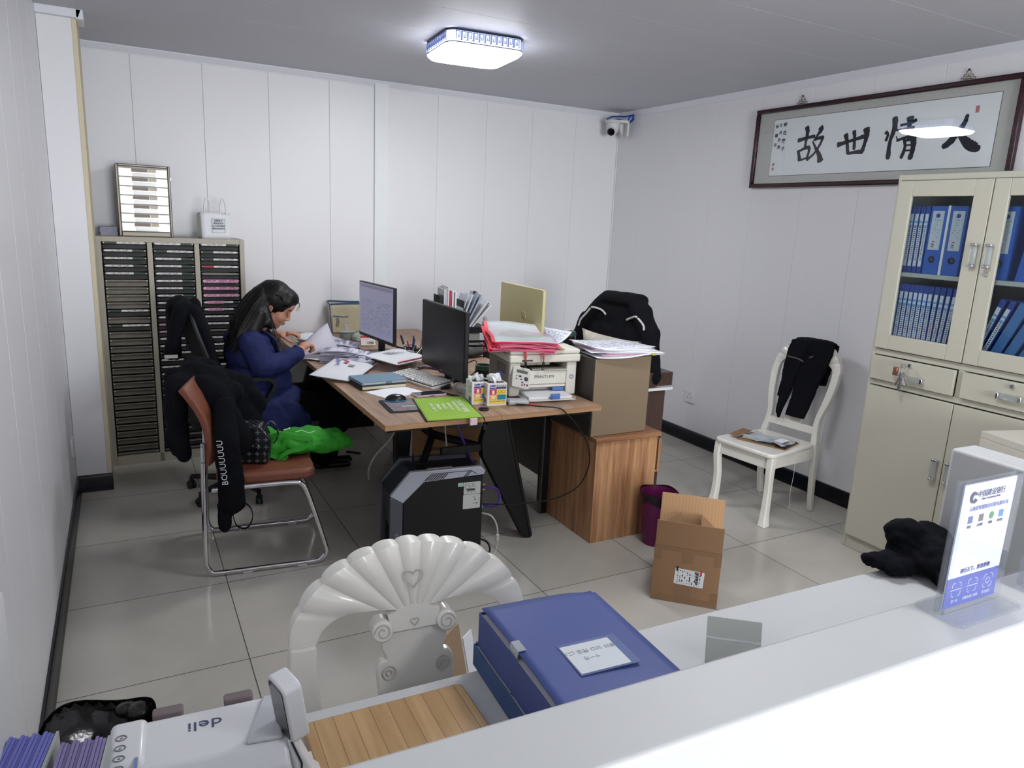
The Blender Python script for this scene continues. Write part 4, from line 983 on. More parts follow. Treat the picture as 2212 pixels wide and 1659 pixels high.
def tissue(name, label, loc, s, seed, tint=(232,234,236), mark=False):
    rnd = random.Random(seed); sh = []
    for k in range(12):
        a = rnd.uniform(0, 6.28); r_ = rnd.uniform(.2, 1)*s*.6; z = rnd.uniform(.1, .9)*s*.7
        sh.append(('e', (r_*math.cos(a), r_*math.sin(a)*.8, z), (s*.42, s*.10, s*.42), (rnd.uniform(-1, 1), rnd.uniform(-1, 1), a)))
    sh.append(('e', (0, 0, s*.3), (s*.4, s*.35, s*.3)))
    t = thing(name, label, name.replace('_', ' '), loc)
    blob('crumple', mat('tissue_%d' % seed, tint, .6, bump=.5, bump_scale=90, alpha=.97), t, sh, .004, 1, disp=.012, dsize=.02)
    if mark:
        for k, (a_, z_) in enumerate(((-1.3, .05), (-1.0, .042), (-.75, .03))):
            b = MB(); b.tube([(s*.75*math.cos(a_+.12*j), s*.75*math.sin(a_+.12*j), z_+.006*math.sin(j*2)) for j in range(5)], .0012, 5); b.build('blue_print', mat('print_blue', (50,70,170), .5), t)
tissue('tissue', 'crumpled white tissue bulging from the colourful wipes box', (1.140, .430, DZ+.100), .045, 1, mark=True)
tissue('plastic_bag', 'crumpled greyish plastic bag on the rear wipes box', (1.075, .480, DZ+.100), .042, 2, (200,204,204))
# ---- glass ashtray
t = thing('glass_dish', 'round ribbed clear glass dish on the desk left of the wipes boxes', 'dish', (1.135, .665, DZ))
b = MB(); b.lathe([(0, .004), (.052, .004), (.062, .012), (.072, .034), (.078, .036), (.080, .032), (.070, .010), (.060, 0), (0, 0)], 48)
for k in (.014, .022, .030): b.tube([((.071+.3*(k-.01))*math.cos(a*math.pi/24), (.071+.3*(k-.01))*math.sin(a*math.pi/24), k) for a in range(48)], .0018, 6, closed=True)
b.build('glass_body', thin_glass('dish_glass', (236,240,242), 1.5, .12), t)
# ---- green zip pouch, mouse pad, mouse, phone, pen
def pouch():
    t = thing('zip_pouch', 'bright green striped zip pouch with white lettering overhanging the desk edge', 'pouch', (0, 0, 0))
    c = [Vector((.745, .238, 0)), Vector((.990, .222, 0)), Vector((1.055, .575, 0)), Vector((.820, .602, 0))]
    m = mat('pouch_green', (140,182,52), .6); g = NT(m); tc = g.n('ShaderNodeTexCoord'); sp = g.n('ShaderNodeSeparateXYZ'); g.l(tc.outputs['Object'], sp.inputs[0])
    st = g.math('LESS_THAN', g.math('FRACT', g.math('MULTIPLY', g.math('SUBTRACT', sp.outputs[0], g.math('MULTIPLY', sp.outputs[1], .2)), 95)), .35)
    g.l(g.mix(st, lin((150,192,58)), lin((118,158,42))), g.b.inputs['Base Color'])
    def f(u, v):
        p = c[0].lerp(c[1], u).lerp(c[3].lerp(c[2], u), v); return Vector((p.x, p.y, DZ+.0035+.004*math.sin(9*u+3*v)*math.sin(6*v)*.6+.002))
    b = MB(); b.grid(20, 20, f); b.build('pouch_body', m, t, solid=.005, smooth=60)
    b = MB(); b.tube([f(0, j/12) for j in range(13)], .0035, 6); b.tube([f(1, j/12) for j in range(13)], .0035, 6); b.build('zipper', MATTEBLK, t)
    wt = mat('pouch_white', (226,232,214), .6); rz = math.atan2((c[3]-c[0]).y, (c[3]-c[0]).x)
    dirv = (c[3]-c[0]).normalized()
    lines = ['云南白药 健康同行', '关注您的健康', '专业服务', '品质保证', '祝您健康']
    lines = ['工行消保 守护您', '守住钱袋子·护好幸福家', '金融知识进万家', '远离非法集资', '警惕电信诈骗', '理性投资 谨防上当', '保护个人信息']
    for i, s_ in enumerate(lines[:6]):
        p = f(.80-.11*i, .52); text(s_, .030 if i == 0 else .017, wt, t, (p.x, p.y, DZ+.0105), (0, 0, rz+R(180)))
    b = MB(); b.box(.93, .962, .212, .2225, DZ-.024, DZ+.004); b.build('tag', mat('pouch_tag', (228,200,204), .6), t, smooth=0)
    b = MB(); b.tube([(.992, .222, DZ+.006), (.998, .214, DZ-.01), (.996, .212, DZ-.03)], .0028, 6); b.box(.990, 1.003, .206, .216, DZ-.048, DZ-.028); b.build('zip_pull', MATTEBLK, t)
pouch()
t = thing('mouse_pad', 'dark mouse pad with a printed picture under the black mouse', 'mouse pad', (.762, .510, DZ), R(-4))
b = MB(); b.prism(rrect(-.105, .105, -.105, .115, .012), 0, .003); b.build('pad', mat('pad_black', (22,22,26), .8), t)
b = MB(); b.prism(rrect(-.085, .100, -.085, .105, .01), .0031, .0036); b.build('pad_print', mat('pad_print', (128,118,122), .7, noise_amt=.55, noise_scale=24), t)
b = MB(); b.box(-.03, .085, -.02, -.008, .0037, .004); b.build('print_stripe', mat('print_pale', (176,182,196), .6), t, smooth=0)
t = thing('computer_mouse', 'black wireless mouse with a blue underside on the printed mouse pad', 'mouse', (.738, .600, DZ+.0036), R(-12))
b = MB(); b.sphere((0, 0, .006), (.048, .030, .026), seg=24)
for v in b.bm.verts: v.co.z = max(.006, v.co.z)
b.build('shell', mat('mouse_black', (20,22,24), .25), t)
b = MB(); b.sphere((0, 0, .004), (.050, .031, .006), seg=24)
for v in b.bm.verts: v.co.z = max(0, v.co.z)
b.build('base', mat('mouse_blue', (60,150,205), .4), t)
t = thing('mobile_phone', 'mobile phone in a pink case on the desk behind the green pouch', 'phone', (.925, .672, DZ), R(3))
b = MB(); b.prism(rrect(-.078, .078, -.038, .038, .012), 0, .010); b.build('case', mat('case_pink', (196,176,186), .4), t, bevel=.002)
b = MB(); b.prism(rrect(-.074, .074, -.034, .034, .009), .0098, .0104); b.build('screen', mat('phone_screen', (30,32,42), .1), t)
b = MB(); b.box(-.012, .012, -.0385, -.0378, .003, .006); b.build('camera_mark', INK, t, smooth=0)
def pen(loc, rz, label, L=.13, c=(24,24,28), r_=.005, rot=None, cap=None, group=None, capc=None):
    t = thing('marker_pen', label, 'pen', loc, rz, group)
    if rot: t.rotation_euler = rot
    b = MB(); b.tube([(0, 0, r_), (L*.62, 0, r_)], r_, 12); b.build('barrel', mat('pen_%d_%d_%d' % c, c, .35), t)
    b = MB(); b.tube([(L*.62, 0, r_), (L*.95, 0, r_), (L, 0, r_)], [r_*1.15, r_*1.15, r_*.7], 12); b.build('cap', mat('pencap_%s' % (capc,), capc or c, .35), t)
    return t
pen((1.045, .585, DZ), R(118), 'black marker pen lying behind the green pouch', .12)
t = thing('tape_ring', 'small black ring lying on the desk beside the green pouch', 'ring', (1.055, .345, DZ))
b = MB(); b.tube([(.020*math.cos(a*math.pi/12), .020*math.sin(a*math.pi/12), .004) for a in range(24)], .0042, 8, closed=True); b.tube([(-.016, -.008, .004), (.016, .008, .004)], .002, 6); b.build('ring_body', BLACK, t)
# towel and red clip by the printer
t = thing('folded_cloth', 'folded grey and white cloth lying beside the wipes boxes', 'cloth', (1.245, .395, DZ), R(-16))
blob('cloth_body', mat('cloth_grey', (186,188,190), .9, noise_amt=.25, noise_scale=40, bump=.5, bump_scale=200), t, [('b', (-.045, .045, -.04, .04, .002, .012)), ('b', (-.040, .05, -.045, .03, .010, .022))], .004, 5, disp=.008, dsize=.04)
t = thing('usb_stick', 'small red plastic clip on the desk beside the folded cloth', 'clip', (1.300, .345, DZ), R(-40)); b = MB(); b.box(-.02, .02, -.008, .008, 0, .007); b.box(-.028, -.02, -.004, .004, .001, .006); b.build('clip_body', mat('clip_red', (206,50,60), .35), t, bevel=.002)
# ---- keyboards
def keyboard(name, label, loc, rz, w, d, body, keym, kh, rows=5, cols=15, z0=.012, gap=.004):
    t = thing(name, label, 'keyboard', loc, rz, 'keyboards')
    b = MB(); b.prism([(-d/2, 0), (-d/2, z0), (d/2, z0+.012), (d/2, 0)], -w/2, w/2, 'yz'); b.build('case', body, t, bevel=.003)
    proto = None; kw = (w-.014)/cols; kd = (d-.014)/rows
    for r_ in range(rows):
        for c_ in range(cols):
            wide = (r_ == 0 and 4 <= c_ <= 8)
            if r_ == 0 and 5 <= c_ <= 8: continue
            if proto is None:
                b = MB(); q = .0012
                vs = [(-kw/2+gap/2, -kd/2+gap/2), (kw/2-gap/2, -kd/2+gap/2), (kw/2-gap/2, kd/2-gap/2), (-kw/2+gap/2, kd/2-gap/2)]
                lo = [b.bm.verts.new((x, y, 0)) for x, y in vs]; hi = [b.bm.verts.new((x*.78, y*.78, kh)) for x, y in vs]
                b.bm.faces.new(hi); b.bm.faces.new(lo[::-1])
                for i in range(4): b.bm.faces.new((lo[i], lo[(i+1) % 4], hi[(i+1) % 4], hi[i]))
                k = proto = b.build('key', keym, t, smooth=0)
            else: k = proto.copy(); COL.objects.link(k); k.parent = t
            y = -d/2+.007+kd*(r_+.5)
            k.location = (-w/2+.007+kw*(c_+.5)+(2*kw if wide else 0), y, z0+.012*(y+d/2)/d+.0005)
            k.rotation_euler = (math.atan2(.012, d), 0, 0); k.scale = (5.0 if wide else 1, 1, 1)
    return t
keyboard('keyboard', 'white mechanical keyboard with white keys on black in front of the dark monitor', (.992, .955, DZ), R(-74), .36, .135, mat('kb_white', (206,206,204), .4), mat('key_white', (226,226,224), .4), .011, 6, 16)
b = MB(); 
for o in [o for o in bpy.data.objects if o.name.startswith('keyboard') and o.get('label', '').startswith('white mech')]:
    b.prism([(-.063, .0125), (-.063, .0155), (.063, .0265), (.063, .0235)], -.174, .174, 'yz'); b.build('key_plate', MATTEBLK, o, smooth=0)
keyboard('keyboard', 'slim black keyboard under the lit monitor behind the paper piles', (.875, 1.79, DZ), R(-84), .40, .14, mat('kb_black', (26,26,28), .35), mat('key_black', (34,34,36), .4), .003, 5, 18, .008, .002)
# ---- notebooks, papers, envelopes, voucher bundles
t = thing('notebook', 'black notebook with cream pages under the blue one', 'notebook', (.762, .930, DZ+.002), R(4), 'notebooks')
b = MB(); b.box(-.115, .115, -.085, .085, .0, .002); b.box(-.115, .115, -.085, .085, .016, .018); b.box(-.115, -.112, -.085, .085, 0, .018); b.build('cover', mat('book_black', (22,26,28), .5), t, bevel=.001)
b = MB(); b.box(-.111, .111, -.082, .082, .002, .016); b.build('pages', mat('page_cream', (222,214,184), .8), t, smooth=0)
t = thing('notebook', 'blue grey notebook with a pen loop on top of the black notebook', 'notebook', (.772, .955, DZ+.0205), R(5), 'notebooks')
b = MB(); b.box(-.120, .115, -.088, .088, .012, .015); b.box(-.120, .115, -.088, .088, 0, .002); b.box(-.122, -.119, -.088, .088, 0, .015); b.build('cover', mat('book_blue', (112,140,160), .55), t, bevel=.001)
b = MB(); b.box(-.116, .111, -.085, .084, .002, .012); b.build('pages', mat('page_grey', (206,206,202), .8), t, smooth=0)
b = MB(); b.box(.005, .03, -.094, -.084, .001, .016); b.build('pen_loop', mat('book_blue', (112,140,160)), t, bevel=.001)
t = thing('paper_sheet', 'plain white sheets lying between the notebooks and the mouse', 'paper', (.785, .765, DZ), R(22)); b = MB(); b.box(-.105, .115, -.085, .08, 0, .0035); b.build('sheets', PAPER, t, smooth=0)
def envelope(name, label, loc, rot, w, d, h, deco):
    t = thing(name, label, 'envelope', loc); t.rotation_euler = rot
    def top(u, v, s):
        x, y = (u-.5)*w, (v-.5)*d; e = min(1, min(u, 1-u)*5)*min(1, min(v, 1-v)*6)
        return Vector((x, y, h/2+s*h/2*(e**.5)*(1+.15*math.sin(5*u+3*v))))
    b = MB(); b.grid(18, 12, lambda u, v: top(u, v, 1)); b.grid(18, 12, lambda u, v: top(v, u, -1) if False else top(u, v, -1)+Vector((0, 0, 0)))
    bmesh.ops.remove_doubles(b.bm, verts=b.bm.verts, dist=.0006); bmesh.ops.recalc_face_normals(b.bm, faces=b.bm.faces)
    b.build('packet', mat('courier_white', (218,220,224), .45, bump=.35, bump_scale=30, noise_amt=.03), t, smooth=60)
    if deco == 1:
        text('Tno al', .035, mat('pen_blue_ink', (60,70,150), .6), t, (.02, .04, h+.003), (0, 0, .3)); text('此件', .03, mat('pen_blue_ink', (1,1,1)), t, (.10, .06, h+.002), (0, 0, .4))
        b = MB(); b.box(.055, .10, .00, .02, h+.0015, h+.0025); b.build('red_print', mat('print_red2', (190,50,80), .5), t, smooth=0)
        for q_ in ((.0, .04, -.05, -.02), (.11, .15, .02, .05)): b = MB(); b.box(*q_, h+.0015, h+.0025); b.build('grey_print', mat('print_grey3', (140,142,150), .6, noise_amt=.5, noise_scale=300), t, smooth=0)
    else:
        b = MB(); b.box(-w/2+.01, w/2-.01, -d/2+.004, -d/2+.010, h*.72, h*.80+.001); b.build('red_line', mat('line_red', (196,50,66), .5), t, smooth=0)
        b = MB()
        for i in range(4): b.box(-.10, -.10+.16-.03*i, .00+i*.012, .004+i*.012, h+.0012, h+.0022)
        b.box(.11, .145, -.02, .02, h*.96+.001, h*.96+.002); b.build('grey_print', mat('print_grey3', (1,1,1)), t, smooth=0)
    return t
envelope('courier_envelope', 'white padded courier envelope with blue handwriting at the desk edge', (.665, 1.215, DZ+.006), (R(5), R(-2), R(56)), .37, .225, .042, 1)
envelope('courier_envelope', 'white courier envelope with a red line resting on the papers and the keyboard', (1.010, 1.360, DZ+.036), (R(7), R(2), R(38)), .34, .22, .036, 2)
VE = layered('voucher_white', (214,214,228), (128,126,150), 300)
def bundle(label, loc, rz, w, d, h, n, seed, fan=0.0, group='voucher bundles'):
    rnd = random.Random(seed); t = thing('voucher_bundle', label, 'paper bundle', loc, rz, group); b = MB()
    for k in range(n):
        z0 = h*k/n; th = h/n*.72; sh_ = fan*k/n; jx, jy = rnd.uniform(-.004, .004), rnd.uniform(-.003, .003)
        def f(u, v, s=0):
            x = (u-.5)*w+jx+sh_*.3; y = (v-.5)*d+jy
            return Vector((x, y, z0*(1-.35*max(0, u-.4)) + .010*math.sin(u*3.0)*(k/n) + s*th*(1-.5*u)))
        n0 = 8; g0 = [[b.bm.verts.new(f(i/n0, j/2)) for j in range(3)] for i in range(n0+1)]; g1 = [[b.bm.verts.new(f(i/n0, j/2, 1)) for j in range(3)] for i in range(n0+1)]
        for i in range(n0):
            for j in range(2): b.bm.faces.new((g1[i][j], g1[i+1][j], g1[i+1][j+1], g1[i][j+1])); b.bm.faces.new((g0[i][j+1], g0[i+1][j+1], g0[i+1][j], g0[i][j]))
            b.bm.faces.new((g0[i][0], g0[i+1][0], g1[i+1][0], g1[i][0])); b.bm.faces.new((g0[i+1][2], g0[i][2], g1[i][2], g1[i+1][2]))
        for j in range(2): b.bm.faces.new((g0[0][j+1], g0[0][j], g1[0][j], g1[0][j+1])); b.bm.faces.new((g0[n0][j], g0[n0][j+1], g1[n0][j+1], g1[n0][j]))
    b.build('sheets', VE, t, smooth=0)
    b = MB(); b.box(w*.5-.05+fan*.3, w*.5-.012+fan*.3, -d/2-.002, d/2-.03, h*.10, h*.74); b.build('paper_band', mat('band_white', (228,228,230), .6), t, smooth=0)
    return t
bundle('thick fanned bundle of folded vouchers nearest to the woman\'s hands', (.765, 1.530, DZ), R(-28), .26, .13, .070, 9, 1, .02)
bundle('thinner voucher bundle in front of the thick fanned one', (.775, 1.425, DZ), R(-30), .22, .09, .035, 5, 2, .01)
bundle('bundle of vouchers with pink edges behind the fanned bundles', (.80, 1.860, DZ), R(-22), .25, .17, .060, 7, 3, .01)
t = thing('statement_sheets', 'open printed statement sheets beside the pen holder', 'paper', (.985, 1.545, DZ+.002), R(-20)); 
b = MB(); b.grid(10, 6, lambda u, v: Vector(((u-.5)*.27, (v-.5)*.19, .012+.012*math.sin(u*3.1)+.006*v))); b.build('sheet', printed('statement', (222,226,234), (120,130,150), 26, 40, .45, grid=True), t, solid=.0035, smooth=50)
t = thing('paper_stack', 'loose stack of white pages behind the voucher bundles', 'paper', (.775, 2.16, DZ), R(20)); b = MB()
for k in range(6): b.box(-.105, .105, -.10, .10, .0065*k, .0065*k+.005, m=Matrix.Rotation(.12*math.sin(k*2.1), 4, 'Z'))
b.build('sheets', mat('page_white', (216,218,228), .7), t, smooth=0)
b = MB(); b.grid(8, 6, lambda u, v: Vector(((u-.5)*.2-.05, (v-.5)*.15+.02, .043+.022*math.sin(3*u)))); b.build('top_sheet', PAPER, t, solid=.001, smooth=50)
# paper held up by the woman
t = thing('held_paper', 'large grey sheet the woman lifts with both hands over the desk', 'paper', (0, 0, 0)); c = [Vector(p) for p in ((.57, 1.70, .825), (.505, 1.60, .765), (.765, 1.66, .770), (.715, 1.735, .93))]
def fp(u, v):
    p = c[0].lerp(c[1], v).lerp(c[3].lerp(c[2], v), u); return p+Vector((0, -.02*math.sin(3.1*u)*math.sin(3.1*v), .008*math.sin(3.1*u)))
b = MB(); b.grid(12, 10, fp); b.build('sheet', mat('held_grey', (190,186,198), .7), t, solid=.0008, smooth=60)
t = thing('paper_sheet', 'white sheet flat on the desk under the lifted grey paper', 'paper', (.655, 1.66, DZ), R(-25)); b = MB(); b.grid(6, 4, lambda u, v: Vector(((u-.5)*.22, (v-.5)*.14, .006+.006*math.sin(6*u)))); b.build('sheet', PAPER, t, solid=.001)
# ---- behind: canvas bag, covered cup, green tape unit, red note box
def canvas_bag():
    t = thing('canvas_bag', 'open cream canvas storage bag with blue trim standing against the back wall', 'bag', (1.045, 2.585, DZ), R(-4))
    cm = mat('canvas', (186,178,150), .9, noise_amt=.12, noise_scale=18, bump=.4, bump_scale=60); bl = mat('canvas_trim', (60,88,120), .7)
    w0, w1, d, h = .095, .115, .055, .200
    def f(u, v):
        a = u*4; k = int(min(a, 3.9999)); q = a-k; ww = w0+(w1-w0)*v; cc = [(-ww, -d), (ww, -d), (ww*1.0, d), (-ww*1.0, d), (-ww, -d)]
        x = cc[k][0]+(cc[k+1][0]-cc[k][0])*q; y = cc[k][1]+(cc[k+1][1]-cc[k][1])*q
        hh = h*(1 if k in (0,) else (1.06 if k == 2 else 1.03)); wr = .006*math.sin(14*u+3)*v
        return Vector((x+wr, y+.5*wr+(.02*math.sin(math.pi*q)*(1 if k in (1, 3) else 0))*0, v*hh+.006*math.sin(9*u)*v))
    b = MB(); b.grid(40, 8, f); b.build('body', cm, t, solid=.003, smooth=60)
    b = MB(); b.ribbon([f(i/40, 1)+Vector((0, 0, .004)) for i in range(40)]+[f(0, 1)+Vector((0, 0, .004))], (0, 0, 1), .012, .005)
    for u in (0.0005, .25): b.ribbon([f(u, j/8) for j in range(9)], (1, 0, 0), .010, .004)
    b.ribbon([Vector((-.09, -d-.006, .125)), Vector((-.02, -d-.006, .118)), Vector((.015, -d-.006, .12))], (0, 0, 1), .007, .003)
    b.build('trim', bl, t)
    b = MB(); b.box(-.092, .012, -d-.006, -d-.001, .01, .125); b.build('pocket', cm, t, bevel=.003)
    b = MB()
    for k in range(5): b.tube([(-.06+.008*math.cos(a*math.pi/6)+.003*math.sin(k), -d-.010, .105-.012*k+.008*math.sin(a*math.pi/6)) for a in range(12)], .0014, 5, closed=True)
    b.build('key_chain', mat('chain', (110,106,98), .3, metal=.9), t)
canvas_bag()
t = thing('glass_jar', 'grey lidded jar with a clear knob in front of the canvas bag', 'jar', (.985, 2.30, DZ))
b = MB(); b.lathe([(0, 0), (.045, 0), (.050, .01), (.050, .045), (.046, .05)], 28); b.build('jar_body', mat('jar_grey', (150,158,154), .15, trans=.3, ior=1.3), t)
b = MB(); b.lathe([(.052, .050), (.054, .054), (.050, .058), (0, .060)], 28); b.build('lid', mat('lid_grey', (168,172,170), .2), t)
b = MB(); b.sphere((0, 0, .070), .012); b.sphere((0, 0, .088), .010); b.sphere((-.008, 0, .102), .007); b.sphere((.009, 0, .102), .007); b.build('knob', mat('crystal', (240,240,245), .02, trans=.9, ior=1.5), t)
t = thing('tape_unit', 'pale green rounded plastic box beside the lidded jar', 'box', (1.06, 2.22, DZ), R(15)); b = MB(); b.prism([(-.055, 0), (-.055, .03), (-.035, .052), (.045, .056), (.06, .035), (.06, 0)], -.035, .035, 'xz'); b.build('body', mat('mint_plastic', (168,184,172), .35), t, bevel=.008, seg=3)
t = thing('sticky_note_box', 'red and white box with colourful squares leaning on the keyboard', 'box', (1.04, 2.005, DZ+.004), R(-10)); b = MB()
M = Matrix.Rotation(R(-24), 4, 'X'); b.box(-.045, .045, -.006, .006, 0, .062, m=M); b.build('card', mat('card_white', (218,214,210), .5), t, bevel=.001)
b = MB(); b.box(-.046, .046, -.0068, -.0058, .050, .0615, m=M); b.build('red_band', mat('band_red', (196,32,52), .5), t, smooth=0)
for k, cc in enumerate(((214,150,60), (60,150,170), (196,70,70), (70,140,80))):
    b = MB(); b.box(-.008+.011*k, .002+.011*k, -.0068, -.0058, .008, .026, m=M); b.build('colour_square', mat('sq%d' % k, cc, .5), t, smooth=0)
# ---- pen holder and its pens, white pot, clutter
t = thing('pen_holder', 'black mesh pen holder between the two monitors', 'pen holder', (1.135, 1.500, DZ)); b = MB()
for z in (.0015, .085): b.tube([(.036*math.cos(a*math.pi/12), .036*math.sin(a*math.pi/12), z) for a in range(24)], .0022, 6, closed=True)
for k in range(28):
    a = k*2*math.pi/28; b.tube([(.035*math.cos(a+q*.5), .035*math.sin(a+q*.5), .085*q) for q in (0, .5, 1)], .0006, 4); b.tube([(.035*math.cos(a-q*.5), .035*math.sin(a-q*.5), .085*q) for q in (0, .5, 1)], .0006, 4)
b.lathe([(0, .001), (.035, .001)], 24); b.build('mesh_cup', MATTEBLK, t)
for k, (dx, dy, ang, az, L, cc, cap_, lab) in enumerate(((-.012, .008, 72, 175, .15, (214,216,220), (30,34,44), 'white marker pen with a black cap in the mesh holder'), (.012, -.004, 80, 20, .125, (180,190,200), (20,40,120), 'white pen with a blue end in the mesh holder'), (.0, -.018, 74, 200, .12, (150,30,60), (150,30,60), 'dark red pen in the mesh holder'), (.016, .012, 66, 60, .14, (30,30,34), (30,30,34), 'black pen leaning right in the mesh holder'))):
    pn = pen((1.135+dx, 1.500+dy, DZ+.004), 0, lab, L, cc, .0052 if k == 0 else .0035, rot=(0, R(-ang), R(az)) if False else None, group='pens in the mesh holder', capc=cap_)
    d_ = Vector((math.cos(R(az))*math.cos(R(ang)), math.sin(R(az))*math.cos(R(ang)), math.sin(R(ang)))); pn.rotation_mode = 'QUATERNION'; pn.rotation_quaternion = d_.to_track_quat('X', 'Z')
t = thing('white_pot', 'plain white round pot behind the dark monitor', 'pot', (1.225, 1.375, DZ)); b = MB(); b.lathe([(0, 0), (.048, 0), (.052, .01), (.054, .10), (.051, .103), (.047, .10), (.044, .01), (0, .01)], 32); b.build('pot_body', mat('pot_white', (206,206,196), .35), t)
t = thing('stylus', 'thin white stylus leaning across the pen holder', 'stylus', (1.105, 1.40, DZ+.005)); b = MB(); b.tube([(0, 0, .02), (.13, .06, .115)], .0018, 6); b.build('rod', mat('rod_white', (225,225,222), .4), t)
t = thing('glue_stick', 'clear tipped amber stick standing behind the pen holder', 'stick', (1.205, 1.545, DZ)); b = MB(); b.tube([(0, 0, .0), (.028, .02, .105)], .0045, 8); b.build('stick_body', mat('amber', (150,128,96), .3, trans=.3), t)
b = MB(); b.tube([(.028, .02, .105), (.038, .027, .138)], [.006, .009], 8); b.build('stick_tip', ACRYL, t)
rnd = random.Random(9)
t = thing('cable_tangle', 'tangle of small black cables and clips behind the pen holder', 'cables', (1.17, 1.68, DZ)); b = MB()
for k in range(9):
    p = [Vector((rnd.uniform(-.07, .12), rnd.uniform(-.05, .08), rnd.uniform(.005, .045))) for _ in range(6)]; b.tube(smoothpath(p, 5), .0032, 6)
b.build('loops', BLACK, t)
b = MB(); b.sphere((.015, .03, .035), .014); b.tube([(.015, .03, .03), (.02, .03, .0)], .008, 8); b.build('white_clip', mat('rod_white', (225,225,222)), t)
t = thing('tape_dispenser', 'flat black case lying behind the pen holder', 'case', (1.27, 1.66, DZ), R(-15)); b = MB(); b.box(-.06, .06, -.03, .03, 0, .028); b.build('case_body', BLACK, t, bevel=.006)
# cables around the dark monitor
def cable(name, label, pts, r_, m, cat='cable', group=None, n=7):
    return tag(MB().tube(smoothpath(pts, n), r_, 7).build(name, m), label, cat, group)
z = DZ+.004
BC = mat('cable_black', (16,16,18), .4); VC = mat('cable_violet', (74,50,140), .4); WC = mat('cable_white', (196,196,188), .4)
cable('power_cable', 'black cable curving from under the white pot to the printer', [(1.10, 1.28, z), (1.16, 1.22, z), (1.22, 1.10, z), (1.24, .98, z), (1.22, .86, z), (1.235, .80, z)], .003, BC, group='black cables on the desk')
cable('power_cable', 'black cable looping behind the dark monitor toward the green tin', [(1.13, 1.04, z+.02), (1.20, 1.10, z), (1.28, 1.12, z+.02), (1.34, 1.05, z+.07), (1.30, .96, z+.03), (1.22, .92, z), (1.16, .84, z)], .003, BC, group='black cables on the desk')
cable('power_cable', 'black cable with a round choke lying in front of the printer side', [(1.14, .80, z+.03), (1.16, .74, z), (1.20, .68, z), (1.235, .62, z), (1.20, .58, z), (1.16, .60, z)], .0028, BC, group='black cables on the desk')
cable('network_cable', 'violet network cable arching on the desk under the dark monitor', [(1.02, 1.02, z), (1.03, 1.10, z+.02), (1.08, 1.16, z+.025), (1.14, 1.14, z+.02), (1.18, 1.08, z)], .004, VC)
cable('power_cable', 'black cable running flat past the white keyboard', [(1.05, 1.20, z), (1.12, 1.24, z), (1.20, 1.20, z), (1.28, 1.22, z)], .0026, BC, group='black cables on the desk')
t = thing('choke', 'small black cable choke on the desk left of the printer', 'cable part', (1.20, .665, z+.004)); b = MB(); b.tube([(-.014, .0, 0), (.014, 0, 0)], .008, 10); b.build('barrel', BLACK, t)
t = thing('round_tin', 'dark green round tin with coiled rim behind the dark monitor', 'tin', (1.345, .955, DZ)); b = MB(); b.lathe([(0, 0), (.042, 0), (.044, .045), (0, .045)], 28); b.build('tin_body', mat('tin_green', (24,50,46), .3), t)
b = MB(); 
for zz in (.05, .058, .066): b.tube([(.040*math.cos(a*math.pi/12), .040*math.sin(a*math.pi/12), zz) for a in range(24)], .004, 8, closed=True)
b.build('coil', mat('coil_green', (70,110,96), .35), t)
t = thing('thermos_cup', 'short steel cup with a dark green lid beside the document pile', 'cup', (1.735, .765, .9345)); b = MB(); b.lathe([(0, 0), (.045, 0), (.047, .005), (.047, .045)], 32); b.build('cup_body', mat('cup_steel', (70,72,72), .15, metal=.8), t)
b = MB(); b.lathe([(.047, .045), (.049, .047), (.048, .062), (.042, .068), (.022, .069), (.022, .072), (0, .072)], 32); b.build('lid', mat('lid_green', (44,66,60), .35), t)
b = MB(); b.lathe([(.021, .0722), (.021, .075), (0, .076)], 20); b.build('lid_disc', mat('disc_cream', (200,190,176), .4), t)
